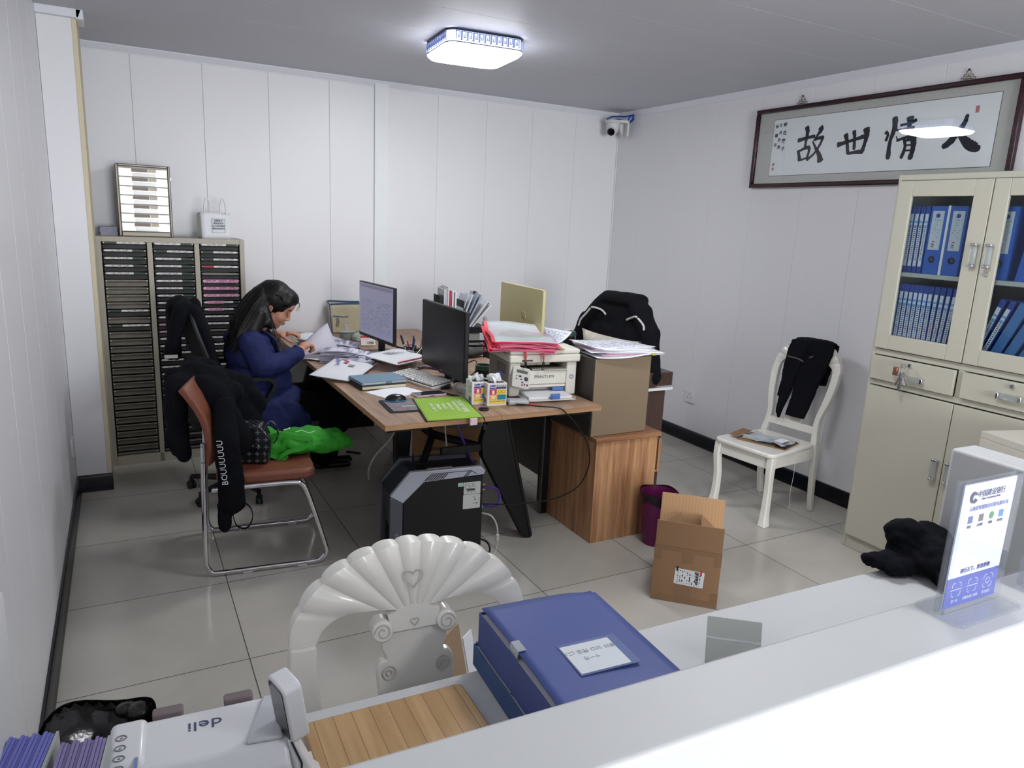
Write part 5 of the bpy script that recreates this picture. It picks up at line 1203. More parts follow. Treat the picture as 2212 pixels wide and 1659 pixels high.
# ---- document rack
def rack():
    t = thing('document_rack', 'black wire rack full of upright papers on the rear of the desk', 'rack', (1.635, 1.93, DZ), R(-8))
    b = MB(); q = .005
    b.box(-.16, .16, -.10, -.09, .0, .012); b.box(-.16, .16, .09, .10, .0, .012)
    for x in (-.16, .15):
        b.box(x, x+.01, -.10, -.09, 0, .13); b.box(x, x+.01, .09, .10, 0, .13)
    b.box(-.16, .16, -.10, .10, .125, .132); b.box(-.16, .16, -.102, -.095, .095, .132); b.box(-.16, .16, -.102, -.095, .03, .045)
    b.box(-.05, -.04, -.102, -.092, 0, .13); b.box(-.16, .16, -.1, .1, .0, .006)
    b.build('shelf', MATTEBLK, t, bevel=.001)
    b = MB(); b.box(-.155, -.151, -.09, .09, .132, .33); b.box(.0, .004, -.09, .09, .132, .30)
    for k in range(9): b.box(-.157, -.149, -.088+.02*k, -.084+.02*k, .132, .33)
    b.build('divider', MATTEBLK, t)
    b = MB(); b.box(-.12, .12, -.08, .08, .012, .09); b.build('drawer_box', mat('box_pale', (196,196,188), .5), t, bevel=.002)
    cols = [((206,206,208), 0, -.13, .30), ((180,184,188), 0, -.118, .31), ((214,206,208), 0, -.105, .32), ((190,60,76), 0, -.090, .29), ((226,226,228), 0, -.076, .29), ((222,222,226), .02, -.060, .28),
            ((190,196,204), .32, -.040, .27), ((206,212,220), .36, -.020, .28), ((150,160,176), .42, .0, .30), ((168,178,192), .46, .018, .29), ((214,216,220), .62, .045, .27), ((226,226,228), .72, .062, .24)]
    names = ['grey magazine at the left end of the document rack', 'grey printed booklet in the document rack', 'pale booklet with a pink edge in the document rack', 'thin red folder in the document rack', 'white thick folder right of the red one', 'white folder in the middle of the rack',
             'clear folder leaning right in the rack', 'pale clear folder leaning against the blue ones', 'blue grey folder leaning right with a binder clip', 'second blue grey folder leaning right', 'white papers leaning far right in the rack', 'white papers leaning furthest right with a clip']
    for k, ((c_, ln, x, h_), nm) in enumerate(zip(cols, names)):
        p = thing('upright_folder', nm, 'folder', (0, 0, 0), 0, 'papers in the document rack')
        p.matrix_world = Matrix.Translation((1.635, 1.93, DZ)) @ Matrix.Rotation(R(-8), 4, 'Z') @ Matrix.Translation((x, 0, .1335)) @ Matrix.Rotation(ln, 4, 'Y')
        b = MB(); b.box(0, .010 if k < 6 else .008, -.085, .09, 0, h_*.80); b.build('folder_body', mat('fold%d' % k, c_, .45, noise_amt=.12, noise_scale=12), p, bevel=.001)
        if k in (8, 11): b = MB(); b.box(-.006, .014, -.02, .01, h_*.8-.012, h_*.8+.006); b.build('binder_clip', MATTEBLK, p, bevel=.002)
        if k == 0:
            b = MB(); b.box(-.002, -.0005, -.08, .05, .03, .20); b.build('printed_cover', mat('cover_print', (120,130,134), .4, noise_amt=.7, noise_scale=26), p, smooth=0)
rack()
t = thing('white_figurine', 'small round white ornament at the right end of the document rack', 'ornament', (1.79, 1.86, DZ+.13)); b = MB(); b.sphere((0, 0, .022), (.022, .018, .022)); b.sphere((0, 0, .052), .015); b.build('ornament_body', mat('orn_white', (220,218,216), .25), t)
# far right desk clutter
t = thing('grey_case', 'soft dark grey case lying on the desk by the back wall', 'case', (1.72, 2.02, DZ), R(10))
t.location = (1.535, 1.50, DZ); blob('case_body', mat('case_grey', (74,72,70), .8, bump=.3, bump_scale=80), t, [('f', (-.07, 0, .03), .05, (.07, .02, .03), .05, (1, 1, .5))], .006, 3, disp=.01)
t = thing('paper_sheet', 'curled printed sheet behind the printer pile', 'paper', (1.585, .70, DZ+.2335), R(20)); b = MB(); b.grid(8, 6, lambda u, v: Vector(((u-.5)*.12, (v-.5)*.2, .002+.05*u*u))); b.build('sheet', printed('statement', (1,1,1)), t, solid=.0008, smooth=50)
# ================================================================ CARVED WHITE CHAIRS
CHW = mat('chair_ivory', (226,224,216), .28, coat=.3, noise_amt=.02, noise_scale=10)
def white_chair(name, label, loc, rz, group, hs=.41, ht=.96):
    t = thing(name, label, 'chair', loc, rz, group)
    k = (ht-hs)/.55
    Z = lambda z: hs+(z-.41)*k           # profile drawn for seat .41, top .96
    ln = lambda z: .200+max(0, z-.41)*.20+max(0, z-.60)*.06
    def warp(bm):
        for v in bm.verts:
            z = v.co.z; v.co.y += ln(z); v.co.z = Z(z)
    # crest with carved lobes, one deep-relief sheet front and back
    b = MB(); F = .800; NL = 11; na, nr = NL*10, 10
    def rin(a):
        a = min(a, 180-a); tb = [(0, .180), (7, .171), (14, .152), (20, .128), (26, .098), (33, .074), (40, .060), (50, .046), (90, .03)]
        for (a0, r0), (a1, r1) in zip(tb[:-1], tb[1:]):
            if a <= a1: return r0+(r1-r0)*(a-a0)/(a1-a0)
        return .03
    def pt(i, j, side):
        a = 180*i/na; lobe = (i/na)*NL; fr = abs(math.sin(math.pi*lobe)); ar = R(a)
        mid = sm(8, 22, a)*sm(172, 158, a) if a > 8 and a < 172 else 0
        ro = 1/math.sqrt((math.cos(ar)/.226)**2+(math.sin(ar)/.160)**2)*(1-.035*(1-fr**.6)*mid)
        ri = rin(a); q = j/nr; r = ri+(ro-ri)*q
        bul = .010*(fr**.7)*mid*(.25+.75*q)+.004*math.sin(math.pi*q)
        y = -.006-bul if side == 0 else .020
        return Vector((r*math.cos(ar), y, F+r*math.sin(ar)))
    G = [[[b.bm.verts.new(pt(i, j, s_)) for j in range(nr+1)] for i in range(na+1)] for s_ in (0, 1)]
    for i in range(na):
        for j in range(nr):
            b.bm.faces.new((G[0][i][j], G[0][i][j+1], G[0][i+1][j+1], G[0][i+1][j])); b.bm.faces.new((G[1][i][j], G[1][i+1][j], G[1][i+1][j+1], G[1][i][j+1]))
        b.bm.faces.new((G[0][i][nr], G[1][i][nr], G[1][i+1][nr], G[0][i+1][nr])); b.bm.faces.new((G[0][i][0], G[0][i+1][0], G[1][i+1][0], G[1][i][0]))
    for i in (0, na):
        for j in range(nr): b.bm.faces.new((G[0][i][j], G[1][i][j], G[1][i][j+1], G[0][i][j+1]))
    b.prism([(-.045, F-.002), (.045, F-.002), (.050, F+.03), (.0, F+.045), (-.050, F+.03)], -.010, .018, 'xz')
    bmesh.ops.recalc_face_normals(b.bm, faces=b.bm.faces)
    warp(b.bm); cr = b.build('crest', CHW, t, smooth=50)
    b = MB()
    for s_ in (-1, 1):
        b = MB(); b.prism([(s_*.062+.020*math.cos(a*math.pi/12), F+.004+.020*math.sin(a*math.pi/12)) for a in range(24)], -.016, .018, 'xz')
        warp(b.bm); b.build('scroll', CHW, cr, bevel=.004, seg=3)
        b = MB(); b.tube([(s_*(.062+(.016-.00055*q)*math.cos(q*.42)), -.0165, F+.004+(.016-.00055*q)*math.sin(q*.42)) for q in range(22)], .0011, 5)
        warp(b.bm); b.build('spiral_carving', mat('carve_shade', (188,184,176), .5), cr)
    b = MB()
    hp_ = []
    for q in range(25):
        a = q*2*math.pi/24; hp_.append((.00115*16*math.sin(a)**3, -.0185, F+.096+.00115*(13*math.cos(a)-5*math.cos(2*a)-2*math.cos(3*a)-math.cos(4*a))))
    b.tube(hp_, .0011, 5)
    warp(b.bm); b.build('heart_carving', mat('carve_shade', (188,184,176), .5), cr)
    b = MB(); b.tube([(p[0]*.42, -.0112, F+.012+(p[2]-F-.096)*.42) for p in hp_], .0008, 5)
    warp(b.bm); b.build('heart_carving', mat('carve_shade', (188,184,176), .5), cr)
    for s_ in (-1, 1):
        P = smoothpath([(.180, .800, 0), (.181, .74, 0), (.170, .64, 0), (.150, .54, 0), (.152, .47, 0), (.162, .41, 0), (.170, .30, 0), (.170, .0, 0)], 6)
        Q = smoothpath([(.226, .800, 0), (.229, .74, 0), (.213, .64, 0), (.186, .54, 0), (.188, .47, 0), (.200, .41, 0), (.205, .30, 0), (.200, .0, 0)], 6)
        b = MB(); n = len(P); rg = []
        for i in range(n):
            rg.append([b.bm.verts.new((s_*x, y, z)) for x, y, z in ((P[i].x, -.012, P[i].y), (Q[i].x, -.012, Q[i].y), (Q[i].x, .020, Q[i].y), (P[i].x, .020, P[i].y))])
        for i in range(n-1):
            for j in range(4): b.bm.faces.new((rg[i][j], rg[i][(j+1) % 4], rg[i+1][(j+1) % 4], rg[i+1][j]))
        b.bm.faces.new(rg[0][::-1]); b.bm.faces.new(rg[-1]); bmesh.ops.recalc_face_normals(b.bm, faces=b.bm.faces)
        for v in b.bm.verts:
            z = v.co.z
            if z >= .41: v.co.y += ln(z); v.co.z = Z(z)
            else: v.co.y += .200+.04*(1-z/.41)**1.5; v.co.z = z*hs/.41
        b.build('rear_post', CHW, t, bevel=.005, seg=3)
    # splat
    half = [(.050, .802), (.050, .796), (.058, .790), (.064, .778), (.063, .764), (.056, .750), (.055, .744), (.066, .744), (.073, .734), (.074, .715), (.070, .60), (.062, .54), (.058, .49), (.058, .47)]
    b = MB(); b.prism([(x, z) for x, z in half]+[(-x, z) for x, z in half[::-1]], -.002, .016, 'xz'); warp(b.bm); sp = b.build('splat', CHW, t, bevel=.003)
    for s_ in (-1, 1):
        b = MB()
        for r_ in (.0125, .0055): b.tube([(s_*.052+r_*math.cos(a*math.pi/8), -.0035, .722+r_*math.sin(a*math.pi/8)) for a in range(16)], .0014, 5, closed=True)
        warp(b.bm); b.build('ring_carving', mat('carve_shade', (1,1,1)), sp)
    b = MB(); b.box(-.16, .16, -.004, .018, .455, .495); warp(b.bm); b.build('cross_rail', CHW, t, bevel=.003)
    b = MB(); b.prism(rrect(-.215, .215, -.225, .205, .05, 6), hs-.024, hs, 'xy')
    for v in b.bm.verts:
        if v.co.y > .1: v.co.x *= .90
    b.build('seat', CHW, t, bevel=.008, seg=3)
    b = MB()
    b.box(-.18, .18, -.205, -.18, hs-.09, hs-.024); b.box(-.165, .165, .17, .19, hs-.09, hs-.024)
    for s_ in (-1, 1): b.box(s_*.185-.010, s_*.185+.010, -.19, .19, hs-.09, hs-.024)
    b.build('apron', CHW, t, bevel=.003)
    for s_ in (-1, 1):
        b = MB(); P = smoothpath([(s_*.186, -.186, hs-.024), (s_*.190, -.195, hs*.75), (s_*.184, -.184, hs*.45), (s_*.186, -.190, hs*.15), (s_*.196, -.204, 0)], 5); rg = []
        for i, p in enumerate(P):
            q = i/(len(P)-1); h_ = .024-.006*math.sin(q*3.14)**.8+.002*q
            rg.append([b.bm.verts.new(p+Vector((a*h_, c*h_, 0))) for a, c in ((-1, -1), (1, -1), (1, 1), (-1, 1))])
        for i in range(len(P)-1):
            for j in range(4): b.bm.faces.new((rg[i][j], rg[i+1][j], rg[i+1][(j+1) % 4], rg[i][(j+1) % 4]))
        b.bm.faces.new(rg[0]); b.bm.faces.new(rg[-1][::-1]); bmesh.ops.recalc_face_normals(b.bm, faces=b.bm.faces)
        b.build('front_leg', CHW, t, bevel=.007, seg=3)
    return t
white_chair('carved_chair', 'white carved chair with a shell crest and a heart, pushed up to the counter', (.112, -1.545, 0), R(-4), 'white carved chairs', .42, .952)
white_chair('carved_chair', 'white carved chair with black trousers over its back and papers on its seat', (2.845, .340, 0), R(-83), 'white carved chairs', .41, .965).scale = (.92, 1, 1)
def trousers_on_chair():
    t = thing('black_trousers', 'black trousers with white stitching folded over the back of the white chair by the wall', 'trousers', (2.845, .340, 0), R(-83)); t.scale = (.80, 1, 1)
    def lw(o_):
        return lambda c: Vector((c.x, c.y+.200+(c.z-.41)*.235+o_, c.z))
    A = [(-.135, .955), (-.03, .965), (.0, .93), (-.03, .75), (-.072, .56), (-.083, .50), (-.115, .53), (-.122, .62), (-.145, .75), (-.15, .88)]
    B = [(-.05, .968), (.18, .950), (.185, .90), (.15, .76), (.105, .53), (-.045, .53), (-.035, .62), (-.03, .85)]
    Cc = [(-.15, .93), (-.06, .94), (-.10, .62), (-.157, .62)]
    sh = [('p', A, -.052, -.024, lw(0)), ('p', B, -.040, -.016, lw(0)), ('p', Cc, -.030, -.012, lw(0)), ('p', [(-.14, .95), (.17, .95), (.15, .72), (-.10, .70)], .028, .048, lw(0)), ('e', (.015, .335, .958), (.165, .050, .018))]
    blob('cloth_body', NAVYBLK, t, sh, .005, 3, disp=.010, dsize=.06)
    b = MB()
    for z in (.862, .857): b.tube([(-.13, .247, z), (-.05, .247, z-.002), (.0, .250, z-.014)], .0008, 4)
    for z in (.0, .006): b.tube([(.030, .262, .868+z), (.060, .264, .880+z)], .0008, 4)
    b.build('stitching', mat('stitch', (150,150,150), .7), t)
trousers_on_chair()
def seat_stuff():
    M = Matrix.Translation((2.845, .325, 0)) @ Matrix.Rotation(R(-83), 4, 'Z')
    t = thing('kraft_envelope', 'brown kraft envelope open at one end on the white chair seat', 'envelope', M @ Vector((-.02, -.02, .4105)), R(-70))
    b = MB(); b.box(-.115, .16, -.10, .10, .0, .005); b.box(-.17, -.115, -.09, .095, .004, .006, m=Matrix.Rotation(R(4), 4, 'Y')); b.build('envelope_body', mat('kraft_dark', (136,106,78), .8), t)
    b = MB(); b.box(.10, .155, -.09, .08, .0052, .012); b.build('black_insert', BLACK, t, smooth=0)
    t = thing('clear_bag', 'clear plastic bags holding a blue mask and papers on the kraft envelope', 'plastic bag', M @ Vector((.01, -.03, .417)), R(-76))
    b = MB(); b.grid(14, 10, lambda u, v: Vector(((u-.5)*.25+.01*math.sin(9*v), (v-.5)*.15+.008*math.sin(11*u), .012+.010*math.sin(7*u+2)*math.sin(6*v+1)+.008*(1-abs(2*u-1)))))
    b.build('bag_film', mat('film', (206,212,216), .12, alpha=.55, coat=.5, bump=.4, bump_scale=40), t, solid=.0015, smooth=40)
    b = MB(); b.box(-.07, .04, -.05, .05, .004, .012, m=Matrix.Rotation(.2, 4, 'Z')); b.build('blue_pack', mat('pack_blue', (120,160,190), .5, noise_amt=.2, noise_scale=30), t, bevel=.003)
    b = MB(); b.box(-.12, -.03, -.06, .06, .002, .006); b.box(.05, .10, -.03, .05, .018, .019); b.build('white_paper', PAPER, t, smooth=0)
    tag(MB().tube(smoothpath([M @ Vector(p) for p in ((.19, -.06, .425), (.222, -.08, .405), (.228, -.08, .30), (.225, -.085, .20), (.229, -.082, .14), (.227, -.083, .10))], 5), .0012, 5).build('thin_string', mat('string', (200,196,184), .8)), 'thin white string hanging from the seat of the white chair by the wall', 'string')
seat_stuff()
# ================================================================ BROWN VISITOR CHAIR WITH HOODIE, HANDBAG, TOTE
def brown_chair():
    t = thing('visitor_chair', 'brown leather visitor chair on a chrome tube frame piled with a hoodie and bags', 'chair', (.205, .885, 0), R(-6))
    lt = mat('leather_brown', (118,68,50), .42, noise_amt=.08, noise_scale=60, bump=.25, bump_scale=220)
    b = MB(); b.prism(rrect(-.20, .205, -.235, .235, .05, 6), .405, .452, 'xy')
    b.build('seat', lt, t, bevel=.016, seg=4)
    def f(u, v):
        y = (v-.5)*.47; z = .50+.345*u; x = -.215-.020*u-.062*u**2.2+.030*math.sin(math.pi*u)+.045*(2*abs(v-.5))**2*-1+.02
        wd = 1-.10*u**3; return Vector((x, y*wd, z+.0-.02*(2*abs(v-.5))**4*u))
    b = MB(); b.grid(16, 12, f); b.build('backrest', lt, t, solid=.032, bevel=.008, seg=3, smooth=60)
    for s_ in (-1, 1):
        y = s_*.235
        P = [(-.245, y, .60), (-.252, y, .30), (-.255, y, .09), (-.250, y, .045), (-.235, y, .020), (-.205, y, .013), (.0, y, .013), (.185, y, .013), (.225, y, .022), (.246, y, .05), (.243, y, .085), (.20, y, .24), (.165, y, .352), (.145, y, .385), (.11, y, .397), (-.05, y, .397), (-.22, y, .392)]
        b = MB(); b.tube(smoothpath(P, 4), .0115, 12); fr = b.build('frame_tube', CHROME, t)
        b = MB(); b.box(-.11, -.07, y-.012, y+.012, 0, .007); b.box(.12, .16, y-.012, y+.012, 0, .007); b.build('foot_pad', mat('pad_clear', (180,180,176), .4), fr, bevel=.002)
        b = MB()
        for z in (.59, .52): b.lathe([(0, .006), (.006, .005), (.007, 0)], 12, m=Matrix.Translation((-.247, y+s_*.010, z)) @ Matrix.Rotation(R(90 if s_ < 0 else -90), 4, 'X'))
        b.build('bolt', STEEL, fr)
    b = MB(); b.tube([(-.15, -.235, .397), (-.15, .235, .397)], .010, 10); b.tube([(.10, -.235, .397), (.10, .235, .397)], .010, 10); b.build('seat_bar', CHROME, t)
brown_chair()
BC_M = Matrix.Translation((.205, .885, 0)) @ Matrix.Rotation(R(-6), 4, 'Z')
def hoodie():
    t = thing('black_hoodie', 'black hoodie with white outlined letters down its sleeve slung over the brown chair', 'hoodie', (.205, .885, 0), R(-6))
    HB = mat('hoodie_black', (15,16,21), .95, bump=.4, bump_scale=240, spec=.15)
    sh = [('c', (-.325, -.12, .815), .045, (-.28, .12, .86), .045), ('c', (-.28, .12, .86), .042, (-.20, .21, .83), .035),
          ('f', (-.345, -.10, .79), .075, (-.345, -.06, .58), .080, (.6, 1.1, 1)), ('f', (-.35, .02, .80), .075, (-.35, .02, .60), .07, (.6, 1.1, 1)), ('c', (-.35, -.13, .60), .05, (-.325, -.13, .535), .038),
          ('c', (-.28, .0, .855), .05, (-.18, -.02, .82), .05), ('c', (-.24, -.08, .80), .06, (-.12, -.05, .77), .05), ('c', (-.18, .05, .82), .05, (-.06, .04, .79), .035),
          ('f', (-.20, -.10, .76), .075, (-.12, -.13, .58), .080, (1, .8, 1)), ('f', (-.13, .05, .76), .08, (-.06, .02, .60), .075, (1, .9, 1)), ('c', (-.08, .04, .77), .045, (-.01, .03, .69), .04),
          ('f', (-.16, -.19, .74), .045, (-.155, -.262, .58), .050, (1, .45, 1)), ('f', (-.155, -.262, .58), .050, (-.14, -.268, .42), .060, (1, .40, 1)), ('f', (-.14, -.268, .42), .060, (-.14, -.266, .345), .055, (1, .38, 1)), ('f', (-.175, -.262, .33), .030, (-.175, -.262, .235), .030, (1, .3, 1))]
    blob('hoodie_body', HB, t, sh, .008, 4, disp=.022, dsize=.08)
    wt = mat('outline_white', (216,216,220), .6)
    for k, c_ in enumerate('BOUUUUUU'):
        text(c_, .034, wt, t, (-.165-.0022*k, -.2955+.0010*k, .442+.0245*k), (R(90), R(-90), 0), 'lettering', off=.0, ext=.0004, sx=1.0)
    b = MB(); b.ribbon(smoothpath([(-.135, -.268, .34), (-.14, -.27, .28), (-.125, -.27, .235), (-.09, -.27, .222), (-.065, -.268, .26), (-.07, -.268, .31), (-.10, -.268, .345)], 6), (0, 1, 0), .014, .003); b.build('strap', HB, t)
hoodie()
def handbag():
    t = thing('handbag', 'black leather handbag with a small pale motif print between the hoodie and the green tote', 'handbag', BC_M @ Vector((-.055, -.065, .4535)), R(-20))
    m = mat('handbag_print', (18,20,24), .3, coat=.3); g = NT(m); tc = g.n('ShaderNodeTexCoord'); sp = g.n('ShaderNodeSeparateXYZ'); g.l(tc.outputs['Object'], sp.inputs[0])
    def cell(a, o): return g.math('SUBTRACT', g.math('FRACT', g.math('ADD', g.math('MULTIPLY', a, 30.0), o)), .5)
    u = cell(g.math('ADD', sp.outputs[0], sp.outputs[1]), 0.0); v = cell(sp.outputs[2], 0.0)
    dd = g.math('ADD', g.math('ABSOLUTE', u), g.math('ABSOLUTE', v)); cr = g.math('MINIMUM', g.math('ABSOLUTE', u), g.math('ABSOLUTE', v))
    on = g.math('MAXIMUM', g.math('MULTIPLY', g.math('LESS_THAN', cr, .06), g.math('LESS_THAN', dd, .34)), g.math('LESS_THAN', dd, .15))
    g.l(g.mix(on, lin((16,18,22)), lin((96,112,126))), g.b.inputs['Base Color'])
    b = MB(); b.prism([(-.085, .0), (.085, 0), (.080, .12), (.055, .175), (-.04, .185), (-.075, .12)], -.055, .055, 'xz'); b.build('bag_body', m, t, bevel=.018, seg=4)
    b = MB(); b.prism([(-.06, .10), (.095, .055), (.100, .12), (.06, .17), (-.03, .180)], -.062, -.050, 'xz'); b.build('flap', m, t, bevel=.004)
    b = MB()
    for x in (-.02, .02, .045): b.lathe([(0, .004), (.006, .003), (.007, 0)], 10, m=Matrix.Translation((x, -.062, .09)) @ Matrix.Rotation(R(90), 4, 'X'))
    b.build('stud', CHROME, t)
    b = MB(); b.ribbon(smoothpath([(.07, -.03, .15), (.09, -.03, .19), (.115, -.02, .17), (.12, .0, .12), (.10, .01, .08)], 5), (0, 1, 0), .014, .005); b.build('strap', m, t)
handbag()
def tote():
    t = thing('green_tote', 'bright green non-woven tote bag lying crumpled on the brown chair seat', 'tote bag', BC_M @ Vector((.165, .02, .4535)), R(-2))
    gm = mat('tote_green', (44,148,34), .75, bump=.3, bump_scale=400, noise_amt=.05, noise_scale=9)
    sh = [('f', (-.13, .0, .045), .055, (.16, .0, .045), .060, (1, 1.6, .85)), ('e', (-.10, 0, .055), (.075, .075, .055), (0, .3, 0)), ('e', (.02, -.04, .05), (.12, .06, .045), (.3, .15, .2)), ('e', (.05, .03, .06), (.12, .07, .05), (0, .12, -.2)),
          ('e', (.19, -.01, .035), (.055, .07, .035)), ('e', (-.14, .02, .09), (.035, .05, .04), (0, .6, 0)), ('e', (-.12, -.05, .03), (.06, .035, .03)), ('e', (.10, -.05, .035), (.10, .045, .04), (0, 0, -.3))]
    o = blob('bag_body', gm, t, sh, .006, 2, disp=.035, dsize=.075)
    for v in o.data.vertices:
        if v.co.z < .001: v.co.z = .001
    b = MB(); b.ribbon(smoothpath([(-.14, -.07, .10), (-.10, -.085, .115), (-.02, -.10, .095), (.04, -.105, .085), (.0, -.108, .05), (-.06, -.108, .04), (-.10, -.105, .02), (-.12, -.095, .0)], 6), (0, .3, 1), .020, .003)
    b.ribbon(smoothpath([(-.15, -.05, .085), (-.165, -.07, .05), (-.14, -.085, .02), (-.09, -.095, .004), (-.07, -.10, .02)], 6), (0, .4, 1), .02, .003); b.build('handle', gm, t)
    b = MB(); b.tube(smoothpath([(-.03, -.065, .115), (.0, -.06, .118), (.03, -.07, .108), (.06, -.06, .112)], 5), .002, 5); b.tube(smoothpath([(-.08, -.05, .125), (-.06, -.05, .128), (-.05, -.04, .13)], 4), .003, 5); b.build('white_print', mat('tote_print', (196,226,190), .7), t)
tote()
# ================================================================ OFFICE CHAIRS
def star_base(t, cx, cy, hz, r_=.26, a0=10):
    b = MB()
    for k in range(5):
        a = R(a0+72*k); d = Vector((math.cos(a), math.sin(a), 0)); b.tube([Vector((cx, cy, .085))+d*.02, Vector((cx, cy, .072))+d*r_], [.022, .013], 8)
    b.build('star_base', BLACK, t)
    for k in range(5):
        a = R(a0+72*k); p = Vector((cx+r_*math.cos(a), cy+r_*math.sin(a), 0)); q = a+1.0
        b = MB(); n = Vector((math.cos(q), math.sin(q), 0))
        for s_ in (-1, 1):
            M = Matrix.Translation(p+Vector((0, 0, .025))+n*.011*s_) @ n.to_track_quat('Z', 'Y').to_matrix().to_4x4(); b.lathe([(0, -.007), (.022, -.007), (.025, -.003), (.025, .003), (.022, .007), (0, .007)], 18, m=M)
        b.tube([p+Vector((0, 0, .03)), p+Vector((0, 0, .065))], .010, 8); c = b.build('caster', BLACK, t)
        b = MB(); M = Matrix.Translation(p+Vector((0, 0, .025))-n*.0185) @ n.to_track_quat('Z', 'Y').to_matrix().to_4x4(); b.lathe([(.015, 0), (.019, -.001), (.019, .001), (.015, 0)], 18, m=M); b.build('hub_ring', mat('ring_pale', (190,188,180), .4), c)
    b = MB(); b.tube([(cx, cy, .08), (cx, cy, .24)], .026, 14); b.tube([(cx, cy, .24), (cx, cy, hz)], .014, 12); b.build('gas_column', CHROME if hz < 0 else mat('column_grey', (70,70,74), .3, metal=.8), t)
def office_chair(name, label, cx, cy, rz, a0, hb=1.03):
    """faces local +x"""
    t = thing(name, label, 'chair', (cx, cy, 0), rz, 'black swivel chairs')
    b = MB(); b.prism(rrect(-.22, .24, -.23, .23, .08, 6), .425, .49, 'xy'); b.build('seat', mat('seat_fabric', (20,20,22), .9), t, bevel=.02, seg=3)
    def f(u, v):
        y = (v-.5)*.44*(1-.22*abs(2*u-1)**3); z = .52+(hb-.52)*u; x = -.165-.035*u+.020*math.sin(2.6*u*math.pi*.6)-.030*u*u+.05*(2*abs(v-.5))**2; return Vector((x, y, z))
    b = MB(); b.grid(18, 14, f); b.build('backrest', mat('mesh_back', (22,23,26), .85, bump=.5, bump_scale=400), t, solid=.006, smooth=60)
    b = MB(); per = [f(0, j/12) for j in range(13)]+[f(i/16, 1) for i in range(1, 17)]+[f(1, 1-j/12) for j in range(1, 13)]+[f(1-i/16, 0) for i in range(1, 16)]
    b.tube(per, .013, 8, closed=True); b.tube([(-.15, 0, .45), (-.18, 0, .52), (-.20, 0, .70)], [.03, .022, .016], 8); b.build('back_frame', BLACK, t)
    for s_ in (-1, 1):
        y = s_*.275; P = smoothpath([(-.17, s_*.20, .60), (-.16, y, .66), (-.10, y, .695), (.10, y, .700), (.155, y, .69), (.172, y, .655), (.12, y, .57), (.04, y, .485), (.0, s_*.25, .455), (.0, s_*.20, .435)], 6)
        b = MB(); b.ribbon(P, (0, 1, 0), .034, .020); b.build('armrest', BLACK, t, bevel=.006, seg=3)
    star_base(t, 0, 0, .43, .25, a0); return t
office_chair('swivel_chair', 'black mesh swivel chair the woman sits on', .170, 1.665, R(2), 146)
def chair_jacket():
    t = thing('black_jacket', 'black jacket with a white cuff label hung over the back of the woman\'s swivel chair', 'jacket', (0, 0, 0))
    sh = [('c', (-.045, 1.52, 1.045), .042, (-.06, 1.74, 1.055), .045), ('f', (-.07, 1.52, 1.03), .055, (-.115, 1.50, .87), .045, (.7, 1.1, 1)), ('c', (-.115, 1.50, .87), .042, (-.12, 1.50, .835), .040),
          ('f', (-.10, 1.68, 1.02), .065, (-.09, 1.70, .82), .06, (.5, 1.3, 1)), ('f', (.0, 1.52, 1.02), .055, (.065, 1.50, .80), .05, (.6, 1.1, 1)), ('f', (.01, 1.66, 1.03), .07, (.07, 1.66, .84), .06, (.5, 1.4, 1)), ('f', (.065, 1.50, .80), .05, (.11, 1.48, .66), .035, (.6, 1.1, 1))]
    blob('jacket_body', NAVYBLK, t, sh, .008, 4, disp=.018, dsize=.09)
    b = MB(); b.box(-.155, -.095, 1.4525, 1.4555, .815, .832); b.build('cuff_label', mat('label_pale', (190,188,180), .6), t, smooth=0)
    b = MB(); b.tube([(.0, 1.470, 1.022), (-.018, 1.500, 1.062)], .001, 4); b.tube([(.006, 1.468, 1.022), (-.012, 1.500, 1.064)], .001, 4); b.build('stitching', mat('stitch', (1,1,1)), t)
chair_jacket()
office_chair('swivel_chair', 'black swivel chair with a piped jacket and a cushion', 2.235, 1.22, R(180), 20, 1.07)
